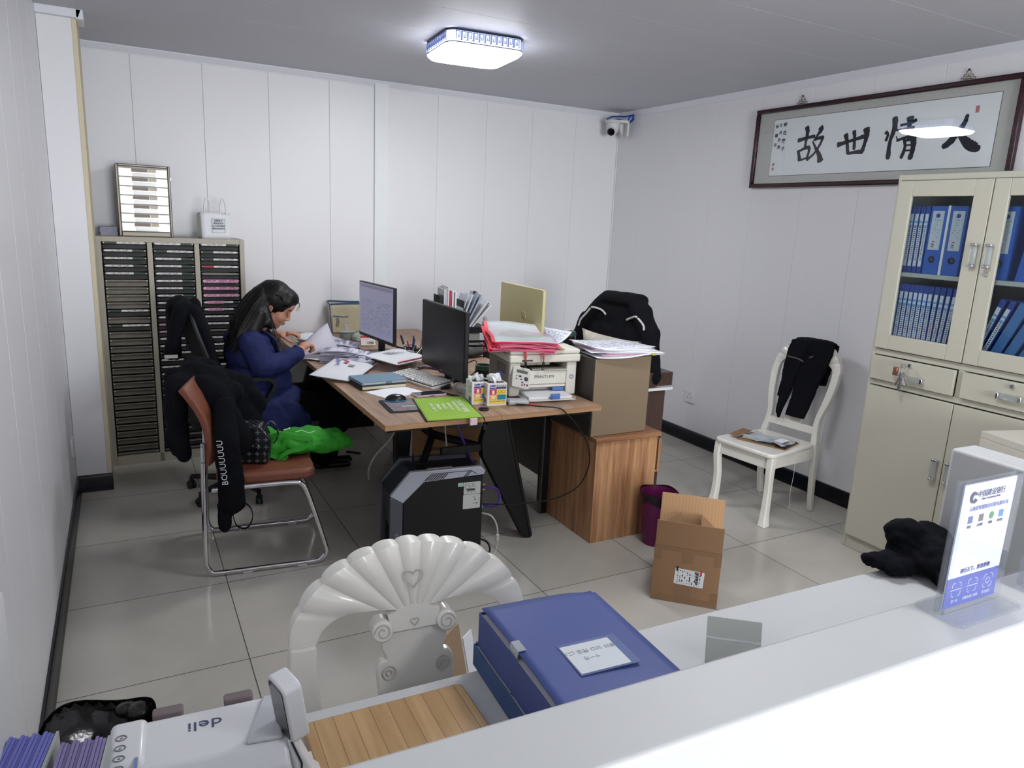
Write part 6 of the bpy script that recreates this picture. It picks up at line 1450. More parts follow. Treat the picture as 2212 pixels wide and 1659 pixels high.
def piped_jacket():
    t = thing('piped_jacket', 'black jacket with white piping over the swivel chair behind the metal box', 'jacket', (0, 0, 0))
    X = 2.425
    sh = [('f', (X+.01, 1.08, 1.115), .05, (X+.01, 1.38, 1.105), .05, (1.5, 1, .9)), ('e', (X, 1.23, .98), (.055, .30, .16)), ('e', (X-.02, 1.23, .84), (.05, .33, .16)), ('e', (X-.03, 1.23, .73), (.05, .34, .12)),
          ('c', (X, 1.05, 1.07), .065, (X-.02, .90, .93), .055), ('f', (X-.02, .90, .94), .065, (X-.05, .825, .70), .060, (.8, 1, 1)), ('c', (X, 1.41, 1.07), .065, (X-.03, 1.56, .93), .055), ('f', (X-.03, 1.56, .94), .06, (X-.06, 1.66, .74), .055, (.8, 1, 1)),
          ('f', (X+.03, 1.1, 1.05), .07, (X+.05, 1.35, .8), .08, (.6, 2, 1))]
    o = blob('jacket_body', mat('jacket_black', (13,14,19), .9, bump=.3, bump_scale=200, spec=.2), t, sh, .010, 5, disp=.020, dsize=.12)
    wt = mat('piping_white', (200,198,196), .8)
    def onsurf(pts):   # rest each piping point on the cloth seen from the desk side
        out = []
        from mathutils.bvhtree import BVHTree
        bv = BVHTree.FromPolygons([v.co for v in o.data.vertices], [p.vertices for p in o.data.polygons])
        for y, z in pts:
            h = bv.ray_cast(Vector((1.6, y, z)), Vector((1, 0, 0)))
            if h[0] is not None: out.append(h[0]+Vector((-.003, 0, 0)))
        return out
    b = MB()
    for pl in ([(1.455, 1.035), (1.41, 1.035), (1.36, 1.025), (1.32, 1.005)], [(1.47, 1.025), (1.51, .985), (1.55, .945), (1.575, .90)], [(1.105, 1.000), (1.05, 1.020), (1.0, 1.033), (.985, 1.03)], [(.975, 1.025), (.95, 1.012), (.92, .99), (.905, .965)]):
        P = onsurf(pl)
        if len(P) > 1: b.tube(smoothpath(P, 4), .0065, 6)
    b.build('piping', wt, t)
piped_jacket()
t = thing('cushion', 'pale patterned cushion leaning on the piped jacket behind the document pile', 'cushion', (2.27, 1.07, .750), 0, rot=(0, R(-12), R(4)))
def pil(u, v, s):
    y, z = (u-.5)*.52, (v-.5)*.30; e = max(0, (1-abs(2*u-1)**4)*(1-abs(2*v-1)**4)); return Vector((s*.055*e**.6, y*(1+.06*abs(2*v-1)**3), z*(1+.10*abs(2*u-1)**3)+.01))
b = MB(); b.grid(20, 14, lambda u, v: pil(u, v, -1)); b.grid(20, 14, lambda u, v: pil(u, v, 1)); bmesh.ops.remove_doubles(b.bm, verts=b.bm.verts, dist=.0005); bmesh.ops.recalc_face_normals(b.bm, faces=b.bm.faces)
b.build('cushion_body', mat('cushion_cream', (196,190,174), .9, noise_amt=.45, noise_scale=11, bump=.3, bump_scale=120), t, smooth=80)
# ================================================================ THE WOMAN AT THE DESK
def woman():
    t = thing('person', 'woman in a navy coat with long dark hair, seated and lifting a sheet of paper', 'person', (.26, 1.62, 0))
    OFF = Vector((-.26, -1.62, 0))
    skin = mat('skin', (192,140,116), .5, noise_amt=.04, noise_scale=30)
    b_ = skin.node_tree.nodes['Principled BSDF']; b_.inputs['Subsurface Weight'].default_value = .12; b_.inputs['Subsurface Radius'].default_value = (.02, .008, .005)
    O = Vector((.400, 1.60, 1.052)); HR = Matrix.Rotation(R(-19), 3, 'Z') @ Matrix.Rotation(R(33), 3, 'Y'); HE = tuple(HR.to_euler())
    def hp(x, y, z): return O+HR @ Vector((x, y, z))
    def W(p): return Vector(p)+OFF
    def conv(S):
        out = []
        for s_ in S:
            if s_[0] in 'cf': out.append((s_[0], W(s_[1]), s_[2], W(s_[3]), s_[4])+tuple(s_[5:]))
            else: out.append((s_[0], W(s_[1]))+tuple(s_[2:]))
        return out
    S = [('e', hp(-.012, 0, .018), (.092, .074, .098), HE), ('e', hp(.030, 0, -.048), (.058, .056, .060), HE), ('e', hp(.058, 0, -.088), (.024, .026, .022), HE),
         ('e', hp(.052, -.030, -.030), (.034, .028, .036), HE), ('e', hp(.052, .030, -.030), (.034, .028, .036), HE), ('e', hp(.060, 0, .045), (.034, .052, .036), HE),
         ('c', hp(.084, 0, .012), .008, hp(.098, 0, -.024), .0100), ('e', hp(.094, -.009, -.030), (.010, .008, .007), HE), ('e', hp(.094, .009, -.030), (.010, .008, .007), HE),
         ('e', hp(.083, 0, -.052), (.013, .021, .007), HE), ('e', hp(.081, 0, -.064), (.013, .018, .007), HE),
         ('e', hp(-.008, -.077, -.018), (.017, .007, .030), HE), ('e', hp(-.008, .077, -.018), (.017, .007, .030), HE),
         ('c', hp(-.020, 0, -.060), .052, (.285, 1.61, .905), .056),
         ('e', (.265, 1.61, .86), (.10, .17, .07)), ('e', (.28, 1.61, .76), (.11, .16, .13)), ('e', (.29, 1.61, .60), (.12, .16, .13)), ('e', (.27, 1.61, .52), (.14, .18, .085)),
         ('c', (.26, 1.43, .870), .050, (.315, 1.395, .755), .042), ('c', (.315, 1.395, .755), .040, (.485, 1.490, .800), .030), ('c', (.485, 1.490, .800), .027, (.515, 1.515, .818), .026),
         ('c', (.29, 1.78, .870), .050, (.36, 1.84, .765), .042), ('c', (.36, 1.84, .765), .038, (.435, 1.755, .868), .028),
         ('c', (.29, 1.53, .50), .085, (.80, 1.54, .495), .062), ('c', (.29, 1.70, .50), .085, (.80, 1.74, .515), .062), ('c', (.80, 1.54, .495), .058, (.72, 1.86, .11), .038), ('c', (.80, 1.74, .515), .058, (.745, 1.93, .11), .038)]
    # near hand: palm, four curled fingers closing on the sheet, thumb from the side
    S += [('e', (.540, 1.535, .838), (.036, .026, .022), (0, R(-15), R(30)))]
    for k, (dy, L) in enumerate(((-.020, .92), (-.007, 1.0), (.007, .97), (.020, .85))):
        k0 = Vector((.562, 1.553+dy*.9, .846-.004*k)); k1 = k0+Vector((.026*L, .006, -.010)); k2 = k1+Vector((.006, .004, -.022*L)); k3 = k2+Vector((-.014, .002, -.010))
        S += [('c', k0, .0098, k1, .0092), ('c', k1, .0090, k2, .0084), ('c', k2, .0082, k3, .0072)]
    S += [('c', (.525, 1.555, .838), .0105, (.548, 1.588, .842), .0095), ('c', (.548, 1.588, .842), .0095, (.572, 1.600, .836), .0080)]
    # far hand: fingers stretched over the sheet
    S += [('e', (.462, 1.738, .876), (.036, .030, .015), (0, R(12), R(-20)))]
    for k, (dy, L, dz) in enumerate(((-.026, .88, .002), (-.010, 1.0, .006), (.006, .95, .004), (.022, .8, -.002))):
        k0 = Vector((.488, 1.722+dy, .878+dz)); k1 = k0+Vector((.030*L, -.012, .002)); k2 = k1+Vector((.022*L, -.006, -.010)); k3 = k2+Vector((.012*L, -.002, -.012))
        S += [('c', k0, .0092, k1, .0086), ('c', k1, .0085, k2, .0078), ('c', k2, .0077, k3, .0066)]
    S += [('c', (.455, 1.712, .866), .0105, (.478, 1.688, .850), .0092), ('c', (.478, 1.688, .850), .0090, (.500, 1.680, .836), .0078)]
    blob('body', skin, t, conv(S), .0042, 2)
    # face details
    dk = mat('eye_dark', (24,18,18), .4)
    for s_ in (-1, 1):
        b = MB(); b.tube([W(hp(.0825-.010*(abs(q)*.9)**2-.004*(q*s_+1), s_*.018+s_*.0125+s_*q*.014*s_*s_, .006-.003*q*q)) for q in (-1, -.5, 0, .5, 1)], [.0008, .0016, .0020, .0016, .0008], 6); b.build('eyelashes', dk, t)
        b = MB(); b.tube([W(hp(.091-.012*(abs(q+.6)*.6)**2-.003*(q+1), s_*(.031+q*.017), .026+.003*(1-q*q))) for q in (-1, -.4, .2, .8)], [.0016, .0026, .0022, .0010], 6); b.build('eyebrow', dk, t)
    b = MB(); b.sphere(W(hp(.090, 0, -.0555)), (.0065, .017, .0035), m=HR.to_4x4()); b.sphere(W(hp(.088, 0, -.0625)), (.0068, .014, .0045), m=HR.to_4x4()); b.build('lips', mat('lips', (168,84,80), .4), t)
    b = MB(); b.sphere(W(hp(-.006, -.0845, -.012)), (.009, .002, .016), m=HR.to_4x4()); b.build('ear_hollow', mat('skin_shadow_tone', (150,96,80), .6), t)
    # hair
    hm = mat('hair_dark', (10,8,8), .45, spec=.35); g = NT(hm); tc = g.n('ShaderNodeTexCoord'); mp = g.n('ShaderNodeMapping'); mp.inputs['Scale'].default_value = (40, 160, 30); mp.inputs['Rotation'].default_value = (0, .6, 0)
    g.l(tc.outputs['Object'], mp.inputs['Vector']); nn = g.n('ShaderNodeTexNoise'); nn.inputs['Scale'].default_value = 2.5; g.l(mp.outputs[0], nn.inputs['Vector']); bp = g.n('ShaderNodeBump'); bp.inputs['Strength'].default_value = .5; bp.inputs['Distance'].default_value = .003
    g.l(nn.outputs['Fac'], bp.inputs['Height']); g.l(bp.outputs[0], g.b.inputs['Normal'])
    HS = [('e', hp(-.022, 0, .034), (.100, .088, .098), HE), ('e', hp(.030, 0, .078), (.066, .066, .048), HE), ('e', hp(-.070, 0, .0), (.060, .078, .075), HE), ('e', hp(.042, -.045, .058), (.036, .026, .034), HE), ('e', hp(.042, .045, .058), (.036, .026, .034), HE),
          ('c', hp(-.075, 0, .07), .040, (.315, 1.585, 1.115), .042), ('c', (.325, 1.58, 1.11), .050, (.275, 1.56, 1.035), .066), ('c', (.275, 1.56, 1.035), .066, (.225, 1.53, .955), .070), ('c', (.225, 1.53, .955), .068, (.192, 1.50, .905), .050), ('c', (.192, 1.50, .905), .045, (.182, 1.485, .875), .022),
          ('c', hp(-.045, -.068, -.02), .030, (.345, 1.51, .975), .030), ('c', (.345, 1.51, .975), .028, (.362, 1.515, .945), .012), ('c', (.30, 1.52, 1.0), .05, (.255, 1.49, .92), .045), ('c', (.255, 1.64, 1.0), .05, (.205, 1.68, .91), .04)]
    hair = blob('hair', hm, t, conv(HS), .006, 7, disp=.006, dsize=.06)
    rnd = random.Random(2); b = MB()
    for k in range(220):
        a = rnd.uniform(0, 6.28); r_ = rnd.uniform(.85, 1.22)
        def ring(c, rr): return Vector(c)+Vector((0, math.cos(a)*rr*r_, math.sin(a)*rr*r_*.9))+Vector((math.sin(a)*-rr*.5, 0, 0))
        P = [ring((.345, 1.585, 1.115), .045), ring((.290, 1.565, 1.05), .066), ring((.235, 1.54, .97), .073), ring((.195, 1.51, .91), .058), ring((.178+rnd.uniform(-.03, .02), 1.495, .865+rnd.uniform(-.055, .025)), .038)]
        P = [W(p) for p in P]; b.tube(smoothpath(P, 4), [.0013]*17, 4)
    for k in range(90):
        s_ = rnd.uniform(-1, 1); P = [hp(.055-.02*abs(s_), s_*.07, .090-.035*abs(s_)), hp(.0, s_*.088, .118-.05*abs(s_)), hp(-.06, s_*.075, .105-.05*abs(s_)), hp(-.105, s_*.03, .075)]
        b.tube(smoothpath([W(p) for p in P], 4), .0012, 4)
    for k in range(26):
        y = 1.53+rnd.uniform(-.015, .02); x = .36+rnd.uniform(-.01, .03); b.tube(smoothpath([W((x-.02, y-.015, 1.0)), W((x, y, .95)), W((x+.012, y+.005, .90)), W((x+.03+rnd.uniform(-.01, .02), y, .84+rnd.uniform(-.02, .05)))], 4), .0009, 4)
    for k in range(5):
        b.tube(smoothpath([W(hp(.06, rnd.uniform(-.04, .04), .09)), W(hp(.095+rnd.uniform(0, .01), rnd.uniform(-.04, .03), .085)), W(hp(.112+rnd.uniform(-.01, .02), rnd.uniform(-.03, .03), .05+rnd.uniform(-.02, .02)))], 4), .0007, 4)
    b.build('strands', hm, hair, smooth=60)
    b = MB()
    for k in range(9): b.sphere(W(hp(-.058+rnd.uniform(-.012, .012), -.045+.010*k, .118-.01*abs(k-4)*.5)), .007, seg=8)
    b.build('hair_clip', mat('clip_dark', (20,20,24), .15), hair)
    # coat
    nv = mat('coat_navy', (30,38,84), .75, noise_amt=.06, noise_scale=30, bump=.25, bump_scale=260, spec=.3)
    C = [('e', (.255, 1.61, .875), (.118, .205, .068)), ('e', (.265, 1.61, .80), (.135, .205, .12)), ('e', (.275, 1.61, .68), (.145, .205, .14)), ('e', (.285, 1.61, .56), (.16, .215, .12)), ('e', (.36, 1.60, .64), (.12, .175, .15)), ('e', (.40, 1.60, .54), (.15, .19, .085)),
         ('c', (.25, 1.42, .885), .068, (.30, 1.375, .765), .064), ('c', (.30, 1.375, .765), .062, (.40, 1.43, .775), .056), ('c', (.40, 1.43, .775), .056, (.490, 1.492, .802), .044),
         ('c', (.28, 1.79, .885), .066, (.35, 1.85, .775), .060), ('c', (.35, 1.85, .775), .056, (.415, 1.78, .845), .040),
         ('f', (.30, 1.42, .52), .07, (.40, 1.40, .40), .07, (1.2, .30, 1)), ('f', (.44, 1.42, .50), .06, (.48, 1.40, .39), .06, (1.1, .30, 1)), ('f', (.34, 1.41, .45), .06, (.36, 1.40, .385), .05, (1.1, .28, 1)), ('f', (.50, 1.41, .46), .045, (.53, 1.40, .375), .035, (1, .28, 1))]
    coat = blob('coat', nv, t, conv(C), .0075, 3, disp=.022, dsize=.085)
    b = MB(); P = smoothpath([W(p) for p in ((.255, 1.53, .955), (.32, 1.515, .925), (.375, 1.53, .875), (.40, 1.56, .80), (.405, 1.58, .74))], 5); b.ribbon(P, (.3, -1, .35), [.045]*len(P), .008)
    P = smoothpath([W(p) for p in ((.255, 1.70, .955), (.32, 1.71, .925), (.375, 1.69, .875), (.40, 1.66, .80), (.405, 1.64, .74))], 5); b.ribbon(P, (.3, 1, .35), [.045]*len(P), .008)
    b.tube([W((.255+.055*math.cos(a*math.pi/10), 1.615+.075*math.sin(a*math.pi/10), .940-.02*math.cos(a*math.pi/10))) for a in range(5, 16)], .016, 8); b.build('collar', nv, coat, bevel=.002)
    b = MB(); b.lathe([(0, .004), (.008, .003), (.009, 0)], 14, m=Matrix.Translation(W((.375, 1.372, .775))) @ Matrix.Rotation(R(90), 4, 'X')); b.build('sleeve_button', mat('button_blue', (60,80,150), .15), coat)
    b = MB(); b.tube([W((.490+.043*math.cos(a*math.pi/10)*.35-.004, 1.494-.043*math.cos(a*math.pi/10)*.75, .803+.043*math.sin(a*math.pi/10))) for a in range(20)], .006, 6, closed=True); b.build('cuff', nv, coat)
    # inner top, trousers, shoes
    blob('inner_top', mat('inner_black', (16,16,20), .8), t, conv([('e', (.345, 1.615, .82), (.055, .06, .12)), ('e', (.31, 1.615, .90), (.05, .055, .04))]), .008, 2)
    blob('trousers', mat('trousers_black', (10,10,12), .9, spec=.2), t, conv([('c', (.32, 1.52, .50), .098, (.82, 1.53, .495), .078), ('c', (.32, 1.70, .50), .098, (.81, 1.75, .515), .078), ('c', (.82, 1.53, .49), .074, (.745, 1.72, .30), .062), ('c', (.745, 1.72, .30), .062, (.715, 1.87, .10), .085), ('c', (.81, 1.75, .51), .074, (.76, 1.88, .30), .062), ('c', (.76, 1.88, .30), .062, (.745, 1.94, .10), .085)]), .008, 4, disp=.01)
    for k, (x, y) in enumerate(((.74, 1.87), (.77, 1.95))):
        sh = [('f', (x-.06, y, .028), .030, (x+.12, y-.005, .022), .028, (1, 1.15, .8)), ('e', (x-.05, y, .05), (.04, .032, .04))]
        blob('shoe', mat('shoe_black', (12,12,14), .4), t, conv(sh), .005, 3)
woman()
# ================================================================ RECEPTION COUNTER
CR = R(-1.95)
CW = mat('counter_white', (198,200,200), .48, coat=.0, noise_amt=.015, noise_scale=12, bump=.06, bump_scale=14)
def counter():
    t = thing('reception_counter', 'long white reception counter with a low desktop and a raised front ledge', 'counter', (-.577, -1.3437, 0), CR)
    b = MB(); b.box(.0, 2.164, -.585, -.485, 0, 1.05); b.build('front_ledge', CW, t, bevel=.006, seg=3)
    b = MB(); b.box(.104, 2.069, -.484, .0, .724, .750); b.build('desktop', CW, t, bevel=.004)
    b = MB(); b.box(.0, .103, -.484, .0, 0, 1.045); b.build('end_panel', CW, t, bevel=.004)
    b = MB(); b.box(2.070, 2.164, -.484, .0, 0, 1.045); b.build('end_panel', CW, t, bevel=.008, seg=3)
    b = MB(); b.box(1.25, 1.27, -.484, -.02, 0, .723); b.build('inner_panel', CW, t, bevel=.002)
counter()
# blue file boxes
def file_box(loc, rz, w, d, h, c, label, open_=0.0, card=False):
    t = thing('file_box', label, 'file box', loc, rz, 'blue file boxes on the counter'); m = mat('box_%d_%d_%d' % c, c, .5, bump=.05, bump_scale=300)
    b = MB(); b.box(0, w, -d, 0, 0, .0025); b.box(0, .0025, -d, 0, 0, h); b.box(w-.0025, w, -d, 0, 0, h); b.box(0, w, -.0025, 0, 0, h); b.box(0, w, -d, -d+.0025, 0, h); b.build('tray', m, t, bevel=.0008)
    b = MB(); b.box(.004, w-.004, -d+.004, -.004, .003, h-.004); b.build('contents', PAPER, t, smooth=0)
    def lid(u, v):
        x = .006+(w+.004-.006)*u; y = -d*v+.002; z = h+.001+open_*(1-u)*(.4+.6*math.sin(math.pi*min(1, v*.9+.05)))+.002*math.sin(3*u)
        if v < .08 and u > .75: y -= .012*(u-.75)*4*(1-v/.08)
        return Vector((x, y, z))
    b = MB(); b.grid(14, 14, lid); b.build('lid', m, t, solid=.0016, smooth=60, off=1)
    b = MB()
    P = [(.020, -d*.44, h+open_*.9+.004), (.006, -d*.44, h+open_*.9+.004), (.004, -d*.44, h-.002)]
    b.ribbon(P, (0, 1, 0), .030, .0012); b.build('snap_clip', mat('clip_clear', (190,195,205), .12, metal=.4), t)
    if card:
        o = h+open_*.5
        b = MB(); b.box(.072, .182, -.242, -.158, h+open_*.95, h+open_*.95+.0012); hd = b.build('card_holder', mat('holder_film', (130,145,190), .12, alpha=.7), t, smooth=0)
        hd.rotation_euler = (0, 0, 0)
        b = MB(); b.box(.074, .165, -.239, -.165, h+open_*.95+.0012, h+open_*.95+.002); b.build('card', mat('card_pale', (214,220,224), .5), t, smooth=0)
        text('审计 2023 凭证 (二)', .011, mat('pencil', (160,164,170), .6), t, (.120, -.186, h+open_*.95+.0022), (0, 0, R(180))); text('十一月', .010, mat('pencil', (1,1,1)), t, (.112, -.205, h+open_*.95+.0022), (0, 0, R(180)))
    return t
file_box((.212, -1.352, .7505), R(-3.5), .235, .315, .042, (54,84,134), 'lower, greyish blue file box under the other one on the counter')
file_box((.216, -1.362, .7935), R(-3.5), .232, .315, .066, (68,84,146), 'upper violet blue file box with a handwritten card on its slightly open lid', .010, True)
# wooden board
t = thing('wooden_board', 'light bamboo board of glued strips lying on the counter desktop', 'board', (.025, -1.500, .7505), R(-1.5))
bw = wood('bamboo', (176,140,96), (202,168,122), 1, 1.0, .45, 12)
g = NT(bw); tc = g.n('ShaderNodeTexCoord'); sp = g.n('ShaderNodeSeparateXYZ'); g.l(tc.outputs['Object'], sp.inputs[0])
fl = g.math('FLOOR', g.math('MULTIPLY', sp.outputs[0], 34.0)); wn = g.n('ShaderNodeTexWhiteNoise'); wn.noise_dimensions = '1D'; g.l(fl, wn.inputs['W'])
ln = g.math('GREATER_THAN', g.math('FRACT', g.math('MULTIPLY', sp.outputs[0], 34.0)), .955)
old = [l.from_socket for l in bw.node_tree.links if l.to_socket == g.b.inputs['Base Color']][0]
c1 = g.mix(g.math('MULTIPLY', wn.outputs[0], .45), old, lin((150,112,70))); g.l(g.mix(g.math('MULTIPLY', ln, .6), c1, lin((96,68,42))), g.b.inputs['Base Color'])
b = MB(); b.prism(rrect(-.135, .132, -.165, .087, .012), 0, .019); b.build('board_body', bw, t, bevel=.003)
# printer on the counter
def counter_printer():
    t = thing('receipt_printer', 'white desktop printer with a curved lid at the left end of the counter', 'printer', (-.262, -1.475, .7505), R(-4))
    pw = mat('device_white', (222,223,226), .3, coat=.2); dk = mat('device_dark', (22,22,24), .4)
    # long axis along x; curved lid rising to the back (+y)
    def sect(y): return .095+.0*y
    b = MB(); b.prism([(-.072, 0), (-.072, .070), (-.048, .098), (.050, .098), (.062, .085), (.062, 0)], -.095, .115, 'yz'); b.build('body', pw, t, bevel=.006, seg=3)
    b = MB(); b.prism([(-.060, .0), (-.060, .074), (-.034, .104), (.052, .104), (.064, .09), (.064, 0)], -.105, -.060, 'yz'); e = b.build('end_housing', pw, t, bevel=.008, seg=3)
    b = MB()
    for k in range(4): b.tube([(-.090+.0065*math.cos(a*math.pi/6), .018-.020*k+.005*math.sin(a*math.pi/6), .1045) for a in range(12)], .0009, 5, closed=True); b.lathe([(0, .0004), (.0018, .0003), (.002, 0)], 8, m=Matrix.Translation((-.090, .018-.020*k, .104)))
    b.build('button', mat('device_grey', (130,132,138), .4), e)
    b = MB(); b.box(-.072, -.068, -.056, -.028, .1035, .1055); b.build('status_bar', mat('bar_blue', (120,140,180), .4), e, smooth=0)
    b = MB(); b.prism([(.060, -.046), (.108, -.050), (.108, .045), (.090, .046), (.072, -.010)], .0975, .104, 'xy'); b.build('lid_recess', mat('device_shade', (196,198,204), .3), t, bevel=.003)
    b = MB(); b.box(-.058, .112, -.104, -.050, .012, .066); b.build('feed_slot', dk, t, bevel=.002)
    b = MB(); b.tube([(-.05, -.094, .052), (.11, -.094, .052)], .004, 8); b.box(.02, .05, -.102, -.098, .03, .034); b.build('feed_roller', STEEL, t)
    for x in (-.035, .058):
        b = MB(); b.prism(rrect(x-.020, x+.020, .058, .075, .005), .088, .100); b.build('rear_tab', mat('tab_brown', (120,108,110), .4), t, bevel=.002)
    text('deli', .026, mat('logo_slate', (70,84,110), .4), t, (.012, .018, .0985), (0, 0, R(180)), sx=1.25)
counter_printer()
t = thing('customer_display', 'small white tilted display on a post right of the counter printer', 'display', (-.118, -1.520, .7505), R(0))
pw = mat('device_white', (222,223,226))
M = Matrix.Translation((-.036, .0, .138)) @ Matrix.Rotation(R(14), 4, 'Z') @ Matrix.Rotation(R(-8), 4, 'Y')
b = MB(); b.prism(rrect(-.026, .026, -.046, .044, .010), -.006, .020, 'yz', m=M); b.build('head', pw, t, bevel=.003, seg=3)
b = MB(); b.prism(rrect(-.021, .021, -.040, .038, .006), -.0072, -.0058, 'yz', m=M); b.build('screen', mat('display_dark', (70,72,74), .15), t)
b = MB(); b.prism([(-.036, .10), (-.024, .10), (.004, .03), (.03, .0), (-.02, .0)], -.022, .022, 'xz'); b.box(-.03, .05, -.06, .05, 0, .018); b.build('post', pw, t, bevel=.005, seg=3)
b = MB(); b.tube([(-.031, -.0225, .098), (-.018, -.0225, .06), (-.02, -.0225, .02)], .0015, 5); b.build('seam_line', mat('device_dark', (22,22,24)), t)
# lilac stacks
def lilac(loc, rz, label, c):
    t = thing('ticket_stack', label, 'paper stack', loc, rz, 'lilac ticket stacks'); m = mat('lilac_%d' % c[0], c, .6); b = MB()
    for k in range(12): b.box(-.030+.005*k, -.0258+.005*k, -.10, .045-.0015*(k % 3), 0, .130-.0012*(k % 3))
    b.build('tickets', m, t, smooth=0)
    b = MB(); b.box(.0305, .034, -.10, .045, 0, .128); b.build('end_card', mat('card_grey', (168,172,170), .6), t, smooth=0)
lilac((-.396, -1.512, .7505), R(-8), 'dull lilac upright ticket stack touching the counter printer', (132,122,168))
lilac((-.456, -1.475, .7505+.0), R(-10), 'brighter lilac blue upright ticket stack at the left end of the counter', (112,116,190))
for o in [o for o in bpy.data.objects if o.name.startswith('ticket_stack')]: o.scale = (.85, 1, 1)
# bagged bin on the floor behind the counter
def bin_bag():
    t = thing('waste_bin', 'round bin lined with a shiny black bag on the floor by the baseboard', 'bin', (-.418, -.845, 0))
    b = MB(); b.lathe([(0, .0), (.085, 0), (.108, .43), (.103, .43), (.08, .01), (0, .01)], 36); b.build('bin_body', mat('bin_dark', (24,24,28), .4), t)
    b = MB()
    def f(u, v):
        a = 2*math.pi*u; r = .112+.006*math.sin(13*a)*v+.003*math.sin(29*a); z = .46+.015*math.sin(3*a+1)-.20*v
        if v < .0001: r -= .004
        return Vector((r*math.cos(a), r*math.sin(a), z))
    b.grid(60, 8, f)
    def f2(u, v):
        a = 2*math.pi*u; r = .112*(1-v)+.001; return Vector((r*math.cos(a), r*math.sin(a), .46+.015*math.sin(3*a+1)*(1-v)-.10*v**.5))
    b.grid(60, 6, f2); bmesh.ops.remove_doubles(b.bm, verts=b.bm.verts, dist=.0004)
    b.build('bag', mat('bag_black', (12,12,14), .18, bump=.6, bump_scale=25), t, smooth=60)
    b = MB(); b.sphere((.080, .045, .445), (.030, .028, .020)); b.sphere((.055, .062, .445), (.026, .02, .016)); b.build('bag_knot', mat('bag_brownish', (34,30,26), .2, bump=.8, bump_scale=60), t)
    for a, z in ((-1.9, .36), (-1.35, .40)):
        b = MB(); b.lathe([(0, .001), (.010, .001), (.0105, 0)], 16, m=Matrix.Translation((.1185*math.cos(a), .1185*math.sin(a), z)) @ Matrix.Rotation(a, 4, 'Z') @ Matrix.Rotation(R(90), 4, 'Y')); b.build('pale_dot', mat('dot_pale', (140,134,112), .4), t)
bin_bag()
# acrylic QR stands (their square code is left out)
def stand(loc, rz, label):
    t = thing('acrylic_sign_stand', label, 'sign stand', loc, rz, 'acrylic payment stands on the ledge')
    ac = thin_glass('stand_acrylic', (251,252,254), 1.4, .03, (236,238,240))
    b = MB(); b.prism(rrect(-.072, .078, -.036, .034, .012), 0, .004); b.build('base', ac, t, bevel=.001)
    b = MB(); b.box(-.064, .064, -.0065, -.0035, .004, .190); b.box(-.064, .064, .0035, .0065, .004, .190); b.box(-.067, -.061, -.0065, .0065, .004, .192); b.box(.061, .067, -.0065, .0065, .004, .192); b.build('holder', ac, t, bevel=.0008)
    b = MB(); b.box(-.059, .059, -.001, .001, .008, .186); sh = b.build('sheet', mat('sheet_white', (226,228,246), .5), t, smooth=0)
    b = MB(); b.box(-.059, .059, -.0014, -.0009, .008, .052); b.build('blue_panel', mat('panel_blue', (74,88,176), .5), sh, smooth=0)
    ink = mat('sign_navy', (38,44,92), .5); wt = mat('sign_white', (228,230,250), .5)
    b = MB(); b.tube([(-.036+.0062*math.cos(a), -.0014, .167+.0062*math.sin(a)) for a in [R(50+q*28) for q in range(11)]], .0024, 5); b.build('round_mark', ink, sh)
    text('中国建设银行', .0105, ink, sh, (.004, -.0013, .1695), (R(90), 0, 0)); text('China Construction Bank', .0042, ink, sh, (.004, -.0013, .1625), (R(90), 0, 0))
    text('云南省智慧财务科技有限公司', .0068, mat('sign_lilac', (120,124,180), .5), sh, (.004, -.0013, .150), (R(90), 0, 0))
    for x, c_, s_ in ((-.034, (70,90,150), '建行'), (-.010, (90,80,80), '云闪付'), (.014, (50,140,70), '微信'), (.036, (50,130,210), '支付宝')):
        b = MB()
        if x == .014: b.lathe([(0, .0006), (.0052, .0005), (.0055, 0)], 16, m=Matrix.Translation((x, -.001, .135)) @ Matrix.Rotation(R(90), 4, 'X'))
        else: b.box(x-.0048, x+.0048, -.0016, -.0009, .130, .140)
        b.build('pay_icon', mat('icon_%d_%d' % (c_[0], c_[2]), c_, .5), sh, smooth=0); text(s_, .0045, ink, sh, (x, -.0013, .1245), (R(90), 0, 0))
    text('建行天下，聚惠便捷', .0075, mat('sign_blue', (60,72,150), .5), sh, (.0, -.0013, .0595), (R(90), 0, 0))
    b = MB()
    for x in (-.036, .0, .036):
        for (sx, sz, a0) in ((1, 1, 0), (-1, 1, 90), (-1, -1, 180), (1, -1, 270)):
            P = [(x+sx*.004, -.0016, .034+sz*.010)]+[(x+sx*.006+.004*math.cos(R(a0+q*30)), -.0016, .034+sz*.006+.004*math.sin(R(a0+q*30))) for q in ((3, 2, 1, 0) if sx*sz > 0 else (0, 1, 2, 3))]+[(x+sx*.010, -.0016, .034+sz*.003)]
            b.tube(P, .0005, 4)
        if x <= 0: b.tube([(x-.013, -.0016, .034), (x+.013, -.0016, .034)], .0005, 4)
    b.tube([(.036+.0045*math.cos(a*math.pi/8), -.0016, .034+.0045*math.sin(a*math.pi/8)) for a in range(16)], .0005, 4, closed=True)
    b.build('scan_symbols', wt, sh)
    for x, s_ in ((-.036, '扫一扫'), (0, '扫描左侧二维码'), (.036, '支付成功')): text(s_, .0050, wt, sh, (x, -.0016, .0165), (R(90), 0, 0))
stand((.700, -1.912, 1.0505), R(-1), 'acrylic stand with a white and blue payment sheet, fully in view on the ledge')
stand((.895, -1.918, 1.0505), R(-3), 'second acrylic payment stand at the right edge, cut off by the picture')
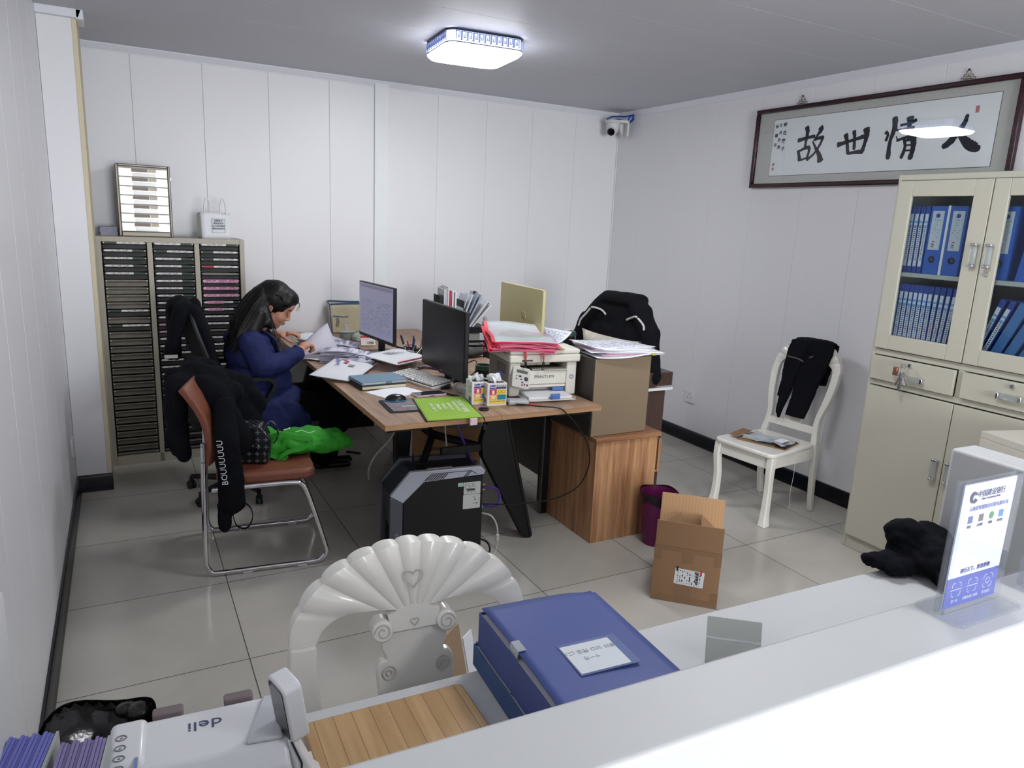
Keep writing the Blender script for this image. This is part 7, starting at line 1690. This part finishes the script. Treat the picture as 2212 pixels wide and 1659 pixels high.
# low acrylic sign behind the ledge
t = thing('acrylic_card_holder', 'small empty clear acrylic card holder with a blue base on the counter desktop', 'card holder', (.655, -1.555, .7505), R(-38))
ac = MATS['stand_acrylic']
M = Matrix.Rotation(R(-18), 4, 'X')
b = MB(); b.box(-.050, .050, -.0015, .0015, .0, .085, m=M); b.box(-.050, .050, -.045, -.003, 0, .003); b.build('panel', thin_glass('acrylic_hazy', (225,226,222), 1.45, .22, (214,214,210)), t, bevel=.0006)  # pale diffuse share mixed into the clear panel
b = MB(); b.box(-.050, .050, -.002, .002, .045, .0475, m=M); b.build('ridge', mat('ridge_white', (235,235,235), .2), t)
b = MB(); b.box(-.048, .048, -.046, -.010, .0032, .0060); b.build('blue_base', mat('base_blue', (30,104,200), .4), t)
# black garment on the counter
def cloth_heap():
    t = thing('black_garment', 'black garment dumped on the counter desktop beside its right end panel', 'garment', (1.42, -1.46, .7505))
    sh = [('c', (-.16, .055, .030), .026, (-.04, .03, .035), .035), ('e', (-.04, .02, .06), (.06, .07, .06)), ('f', (-.05, .05, .10), .045, (.10, .02, .05), .05, (1.2, 1, 1)), ('e', (-.0, -.03, .045), (.10, .08, .045)),
          ('c', (-.02, -.02, .04), .04, (-.08, -.10, .025), .026), ('e', (-.10, .02, .028), (.06, .045, .026)), ('e', (.02, .0, .03), (.07, .07, .05))]
    o = blob('garment_body', NAVYBLK, t, sh, .006, 1, disp=.040, dsize=.045)
    for v in o.data.vertices: v.co.z = max(.001, v.co.z*.82)
cloth_heap()
# cream frame behind the counter
t = thing('low_cream_cabinet', 'cream low cabinet with a framed top edge behind the right end of the counter', 'cabinet', (2.59, -.92, 0), R(-16))
b = MB(); b.box(0, .26, -.9, 0, 0, .815); b.build('body', mat('cream_warm', (190,180,154), .5), t, bevel=.003)
b = MB(); b.box(-.008, .27, -.9, .008, .815, .842); b.box(-.008, .004, -.9, .008, .0, .815); b.build('frame_edge', mat('cream_edge', (206,202,190), .4), t, bevel=.002)
# cardboard sheet on the floor behind the counter
t = thing('cardboard_sheet', 'flat brown cardboard sheet leaning behind the counter by the blue boxes', 'cardboard', (.42, -.93, 0), R(38)); 
b = MB(); M = Matrix.Rotation(R(-12), 4, 'X'); b.box(-.16, .10, -.004, .004, 0.002, .48, m=M); b.build('sheet', mat('cardboard', (160,134,108), .8, noise_amt=.04, noise_scale=90), t, bevel=.001)
b = MB(); b.box(.11, .16, -.004, .0, 0.002, .43, m=M); b.build('white_strip', PAPER, t, smooth=0)
# ================================================================ PURPLE BIN AND OPEN CARTON
t = thing('purple_bin', 'purple plastic bin with a dark bag beside the wooden pedestal', 'bin', (1.985, .215, 0))
b = MB(); b.lathe([(0, 0), (.068, 0), (.092, .265), (.088, .265), (.064, .008), (0, .008)], 36); b.build('bin_body', mat('bin_purple', (98,20,74), .35), t)
b = MB(); b.grid(48, 6, lambda u, v: Vector(((.0965-.001*v)*math.cos(6.2832*u), (.0965-.001*v)*math.sin(6.2832*u), .272-.022*v+.004*math.sin(25.13*u)*(1-v)))); b.grid(48, 5, lambda u, v: Vector(((.094-.020*v)*math.cos(6.2832*u), (.094-.02*v)*math.sin(6.2832*u), .272-.17*v+.004*math.sin(25.13*u)*(1-v)+.004*math.sin(50.27*u)*v))); b.build('bag', mat('bag_plum', (34,18,34), .25, bump=.5, bump_scale=40), t, smooth=60)
b = MB(); b.box(-.02, .02, -.02, .02, .15, .156, m=Matrix.Rotation(.4, 4, 'Z')); b.build('waste_paper', PAPER, t, smooth=0)
def carton():
    t = thing('cardboard_carton', 'open brown cardboard carton with raised flaps and a shipping label on the floor', 'box', (1.598, -.232, 0), math.atan2(-.190, .199))
    cb = mat('carton_brown', (146,112,82), .75, noise_amt=.05, noise_scale=30); ci = mat('carton_inner', (190,152,112), .8, noise_amt=.04, noise_scale=60)
    g = NT(ci); W_, D_, H_ = .275, .20, .250
    wv = g.n('ShaderNodeTexWave'); wv.inputs['Scale'].default_value = 22; wv.bands_direction = 'X'; tc = g.n('ShaderNodeTexCoord'); g.l(tc.outputs['Object'], wv.inputs['Vector'])
    old = [l.from_socket for l in ci.node_tree.links if l.to_socket == g.b.inputs['Base Color']][0]; g.l(g.mix(g.math('MULTIPLY', wv.outputs['Fac'], .25), old, lin((160,120,80))), g.b.inputs['Base Color'])
    b = MB(); q = .004
    b.box(0, W_, 0, q, 0, H_); b.box(0, W_, D_-q, D_, 0, H_); b.box(0, q, q, D_-q, 0, H_); b.box(W_-q, W_, q, D_-q, 0, H_); b.box(q, W_-q, q, D_-q, 0, q)
    b.build('carton_body', cb, t, bevel=.002)
    def flap(M, w, l, m_, nm='flap', taper=0):
        b = MB(); b.prism([(-w/2, 0), (w/2, 0), (w/2-taper, l), (-w/2+taper, l)], -.002, .002, 'xz', m=M); return b.build(nm, m_, t, bevel=.001)
    flap(Matrix.Translation((W_/2, .002, H_)) @ Matrix.Rotation(R(4), 4, 'X'), W_-.004, .115, cb)
    flap(Matrix.Translation((W_/2, D_-.002, H_)) @ Matrix.Rotation(R(-14), 4, 'X'), W_-.004, .155, ci)
    flap(Matrix.Translation((.003, D_/2, H_)) @ Matrix.Rotation(R(90), 4, 'Z') @ Matrix.Rotation(R(48), 4, 'X'), D_-.006, .125, cb)
    flap(Matrix.Translation((W_-.003, D_/2, H_)) @ Matrix.Rotation(R(-90), 4, 'Z') @ Matrix.Rotation(R(48), 4, 'X'), D_-.006, .125, cb)
    tp = mat('packing_tape', (134,102,72), .15, coat=.7)
    b = MB(); b.box(.10, .165, -.0008, 0, 0, .09); b.box(0, W_, -.0007, 0, 0, .03); b.box(W_-.03, W_, -.0009, 0, .0, .07); b.build('tape', tp, t, smooth=0)
    b = MB(); b.box(.115, .16, -.0008, 0, .185, H_); b.box(0, W_, -.0007, 0, .232, H_); b.box(0, .03, -.0009, 0, .19, H_); b.box(W_-.03, W_, -.0009, 0, .19, H_); b.build('tape', tp, t, smooth=0)
    lb = printed('ship_label', (222,224,226), (50,52,58), 12, 34, .45, ax=(2, 0), region=(.08, .92, .10, .9))
    b = MB(); b.prism(rrect(.088, .208, .092, .163, .004), -.0016, -.0008, 'xz', m=Matrix.Rotation(R(2), 4, 'Y')); l = b.build('shipping_label', lb, t, smooth=0)
    b = MB(); b.box(.195, .203, -.0024, -.0014, .140, .163); b.build('red_mark', mat('label_red', (200,60,80), .5), l, smooth=0)
    b = MB(); b.box(.098, .106, -.0024, -.0014, .148, .168); b.build('black_mark', INK, l, smooth=0)
    b = MB()
    for i in range(14): b.box(.178, .190, -.0024, -.0014, .097+i*.0042, .0985+i*.0042+.0011*(i % 3))
    b.build('barcode', INK, l, smooth=0)
carton()
# ================================================================ COMPUTER TOWER
def tower():
    t = thing('computer_tower', 'black gaming computer tower with chamfered silver top rails on the floor before the desk', 'computer', (1.084, .385, 0), R(-6))
    # local: x from -L (front) to 0 (rear), y 0 near side to +W far side
    L_, W_, H_ = .425, .205, .460
    side = [(-L_+.0, 0.006), (-L_+.045, .010), (-.004, .010), (-.004, H_-.02), (-.02, H_), (-L_+.13, H_), (-L_+.035, H_-.085), (-L_+.0, H_-.10)]
    b = MB(); b.prism([(-L_+.052, .008), (0, .008), (0, H_-.028), (-L_+.12, H_-.030), (-L_+.052, H_-.10)], 0.004, W_-.004, 'xz'); b.build('body', mat('tower_black', (15,16,19), .55), t, bevel=.003)
    b = MB(); b.prism([(-L_+.055, .006), (0, .006), (0, H_-.045), (-L_+.135, H_-.055), (-L_+.055, H_-.125)], -.004, .005, 'xz'); b.build('side_panel', mat('tower_panel', (16,17,20), .5, bump=.1, bump_scale=500), t, bevel=.002)
    sv = mat('tower_silver', (186,190,204), .35, metal=.3); gm = mat('tower_gunmetal', (92,94,102), .38, metal=.4)
    for y0, y1, k in ((-.008, .016, 0), (W_-.016, W_+.008, 1)):
        b = MB(); b.prism([(-L_-.004, H_-.105), (-L_+.085, H_), (-.012, H_), (.008, H_-.022), (.002, H_-.040), (-L_+.145, H_-.052), (-L_+.052, H_-.142)], y0, y1, 'xz'); b.build('top_rail', sv if k == 0 else gm, t, bevel=.003)
    b = MB(); b.prism([(-L_-.004, H_-.108), (-L_+.052, H_-.144), (-L_+.052, .004), (-L_+.004, .0), (-L_-.004, .01)], -.008, .018, 'xz'); b.prism([(-L_-.004, H_-.108), (-L_+.052, H_-.144), (-L_+.052, .004), (-L_+.004, .0), (-L_-.004, .01)], W_-.018, W_+.008, 'xz')
    b.build('front_bezel', gm, t, bevel=.003)
    b = MB(); b.prism([(-L_+.0, H_-.108), (-L_+.095, H_-.012), (-L_+.13, H_-.012), (-L_+.13, H_-.05), (-L_+.02, H_-.15)], .018, W_-.018, 'xz'); b.prism([(-L_+.002, H_-.11), (-L_+.03, H_-.13), (-L_+.03, .20), (-L_+.012, .18)], .018, W_-.018, 'xz'); b.build('front_panel', mat('tower_front', (46,47,54), .4, metal=.3), t, bevel=.003)
    b = MB()
    for i in range(13): b.box(-L_+.016, -L_+.022, .022+i*.0125, .027+i*.0125, .02, .19)
    b.box(-L_+.022, -L_+.04, .018, W_-.018, .01, .19); b.build('front_grille', MATTEBLK, t, smooth=0)
    b = MB(); x0 = -L_+.150
    for i in range(26):
        xx = x0+.011*i
        if 8 <= i <= 15: continue
        if xx+.03 > -.05: break
        b.prism([(xx, H_-.046), (xx+.005, H_-.0455), (xx+.030, H_-.018), (xx+.025, H_-.018)], -.0092, -.0075, 'xz')
    b.prism([(x0-.006, H_-.047), (x0-.003, H_-.047), (x0+.030, H_-.0145), (x0+.215, H_-.0145), (x0+.245, H_-.034), (x0+.242, H_-.035), (x0+.213, H_-.0165), (x0+.028, H_-.0165)], -.0092, -.0075, 'xz')
    b.build('rail_vent', MATTEBLK, t, smooth=0)
    b = MB()
    for i in range(26): b.prism([(-L_+.10+.0115*i, H_), (-L_+.105+.0115*i, H_), (-L_+.10+.0115*i-.004, H_+.0012), (-L_+.095+.0115*i, H_+.0012)], W_-.014, W_+.006, 'xz')
    b.build('rail_ribs', mat('rib_dark', (44,46,50), .4), t, smooth=0)
    b = MB(); b.box(-.25, -.13, .05, .065, H_-.028, H_-.010); b.build('top_handle', STEEL, t, bevel=.002)
    b = MB(); b.box(-L_+.13, -.01, .018, W_-.018, H_-.03, H_-.020); b.build('top_cover', mat('tower_top', (20,21,24), .5), t, bevel=.002)
    text('MACHENIKE', .020, mat('tower_logo', (170,172,176), .3, metal=.5), t, (-L_+.026, -.0085, .120), (R(90), R(-90), 0), sx=1.1)
    st = printed('spec_label', (196,198,194), (60,62,64), 14, 30, .5, ax=(0, 2), region=(.06, .7, .1, .9))
    b = MB(); b.prism(rrect(-.092, -.012, H_-.130, H_-.072, .003), -.0052, -.0038, 'xz'); l1 = b.build('spec_sticker', st, t, smooth=0)
    b = MB(); b.prism(rrect(-.094, -.012, H_-.200, H_-.132, .003), -.0052, -.0038, 'xz'); b.build('service_sticker', printed('service_label', (198,200,196), (80,82,84), 9, 12, .4, ax=(0, 2), region=(.58, .95, .15, .9)), t, smooth=0)
    b = MB(); b.box(-.120, -.094, -.0050, -.0038, H_-.090, H_-.072); b.build('small_sticker', mat('sticker_mint', (170,196,180), .4), t, smooth=0)
    b = MB()
    for i in range(16): b.box(-.078+i*.0024, -.0768+i*.0024+.0005*(i % 3), -.0058, -.005, H_-.113, H_-.103)
    b.build('barcode', INK, l1, smooth=0)
    b = MB(); b.box(-L_+.04, -.03, .02, .05, -.0, .010); b.box(-L_+.04, -.03, W_-.05, W_-.02, -.0, .010); b.build('foot_rail', BLACK, t)
tower()
t = thing('antenna', 'small black antenna with a loose lead lying on top of the computer tower', 'antenna', (.80, .53, .4485)); b = MB(); b.tube([(0, 0, 0), (.0, 0, .03), (.0, .0, .05)], [.006, .006, .005], 8); b.tube(smoothpath([(0, 0, .004), (-.03, .02, .003), (-.045, .01, .004), (-.03, -.01, .01), (0, -.01, .008), (.06, -.005, .003)], 5), .0025, 5); b.build('antenna_body', BLACK, t)
TM = Matrix.Translation((1.084, .385, 0)) @ Matrix.Rotation(R(-6), 4, 'Z')
def tcable(name, label, pts, r_, m, group=None): return cable(name, label, pts, r_, m, group=group)
e = TM @ Vector((.003, .04, .20))
tcable('usb_cable', 'thin black cable sweeping from the tower up to the desk edge by the printer', [TM @ Vector((.002, .03, .262)), (1.22, .36, .262), (1.40, .30, .28), (1.52, .26, .34), (1.56, .235, .45), (1.54, .228, .56), (1.47, .226, .66), (1.415, .228, .715), (1.38, .238, .742), (1.30, .29, .745), (1.22, .36, .745), (1.16, .42, .745)], .0032, BC)
tcable('network_cable', 'violet network cable looping from the back of the computer tower', [TM @ Vector((.002, .05, .33)), (1.155, .41, .335), (1.185, .41, .30), (1.18, .40, .26), (1.15, .40, .245), TM @ Vector((.004, .05, .25))], .0055, VC)
tcable('vga_cable', 'white cable with a ferrite bead hanging from the computer tower', [TM @ Vector((.002, .04, .215)), (1.13, .38, .21), (1.16, .375, .16), (1.165, .37, .09), (1.155, .37, .03), (1.12, .365, .006), (1.10, .37, .006)], .0042, WC)
t = thing('ferrite_bead', 'white ferrite bead on the cable hanging behind the computer tower', 'cable part', (1.164, .370, .10)); b = MB(); b.tube([(0, 0, -.017), (0, 0, -.014), (0, 0, .014), (0, 0, .017)], [.005, .009, .009, .005], 12); b.build('bead', WC, t)
t = thing('cable_plug', 'yellow and blue plugs in the back of the computer tower', 'plug', TM @ Vector((.002, .035, .28)), R(-17)); b = MB()
b.tube([(0, 0, .075), (.022, 0, .075)], .004, 8); b.tube([(0, 0, .05), (.02, 0, .05)], .004, 8); b.build('yellow_plug', mat('plug_yellow', (206,160,50), .4), t)
b = MB(); b.box(0, .014, -.006, .006, -.04, -.024); b.build('blue_plug', mat('plug_blue', (140,180,210), .4), t, bevel=.002)
tcable('power_cable', 'thick black power cable behind the computer tower on the floor', [TM @ Vector((.002, .03, .09)), (1.12, .39, .075), (1.135, .385, .04), (1.12, .38, .012), (1.095, .385, .006)], .0045, BC)
tcable('network_cable', 'violet network cable hanging under the desk behind the tower', [(1.02, .60, .70), (1.03, .56, .60), (1.07, .55, .50), (1.12, .56, .40)], .006, VC)
tcable('power_cable', 'grey white cable drooping from the desk edge behind the tower', [(.66, .34, .705), (.64, .40, .62), (.60, .46, .54), (.585, .50, .47), (.60, .55, .40)], .0045, mat('cable_grey', (120,118,108), .5))
tcable('mains_lead', 'thin white lead dropping straight under the desk', [(.985, .62, .66), (1.0, .62, .5), (1.02, .62, .40)], .0035, WC)
t = thing('pen_on_floor', 'small black pen lying on the floor by the woman\'s shoe', 'pen', (.97, 2.10, 0), R(-40)); b = MB(); b.tube([(-.05, 0, .006), (.05, 0, .006)], .006, 8); b.build('barrel', BLACK, t)
# ---- a thing made of a single piece is that piece itself
for o in [o for o in COL.objects if o.type == 'EMPTY' and o.parent is None]:
    ch = children(o)
    if len(ch) == 1 and ch[0].type == 'MESH':
        c = ch[0]; bpy.context.view_layer.update(); mw = o.matrix_world @ c.matrix_local
        nm = o.name; props = {k: o[k] for k in ('label', 'category', 'group', 'kind') if k in o}
        c.parent = None; bpy.data.objects.remove(o); c.matrix_world = mw; c.name = nm
        for k, v in props.items(): c[k] = v
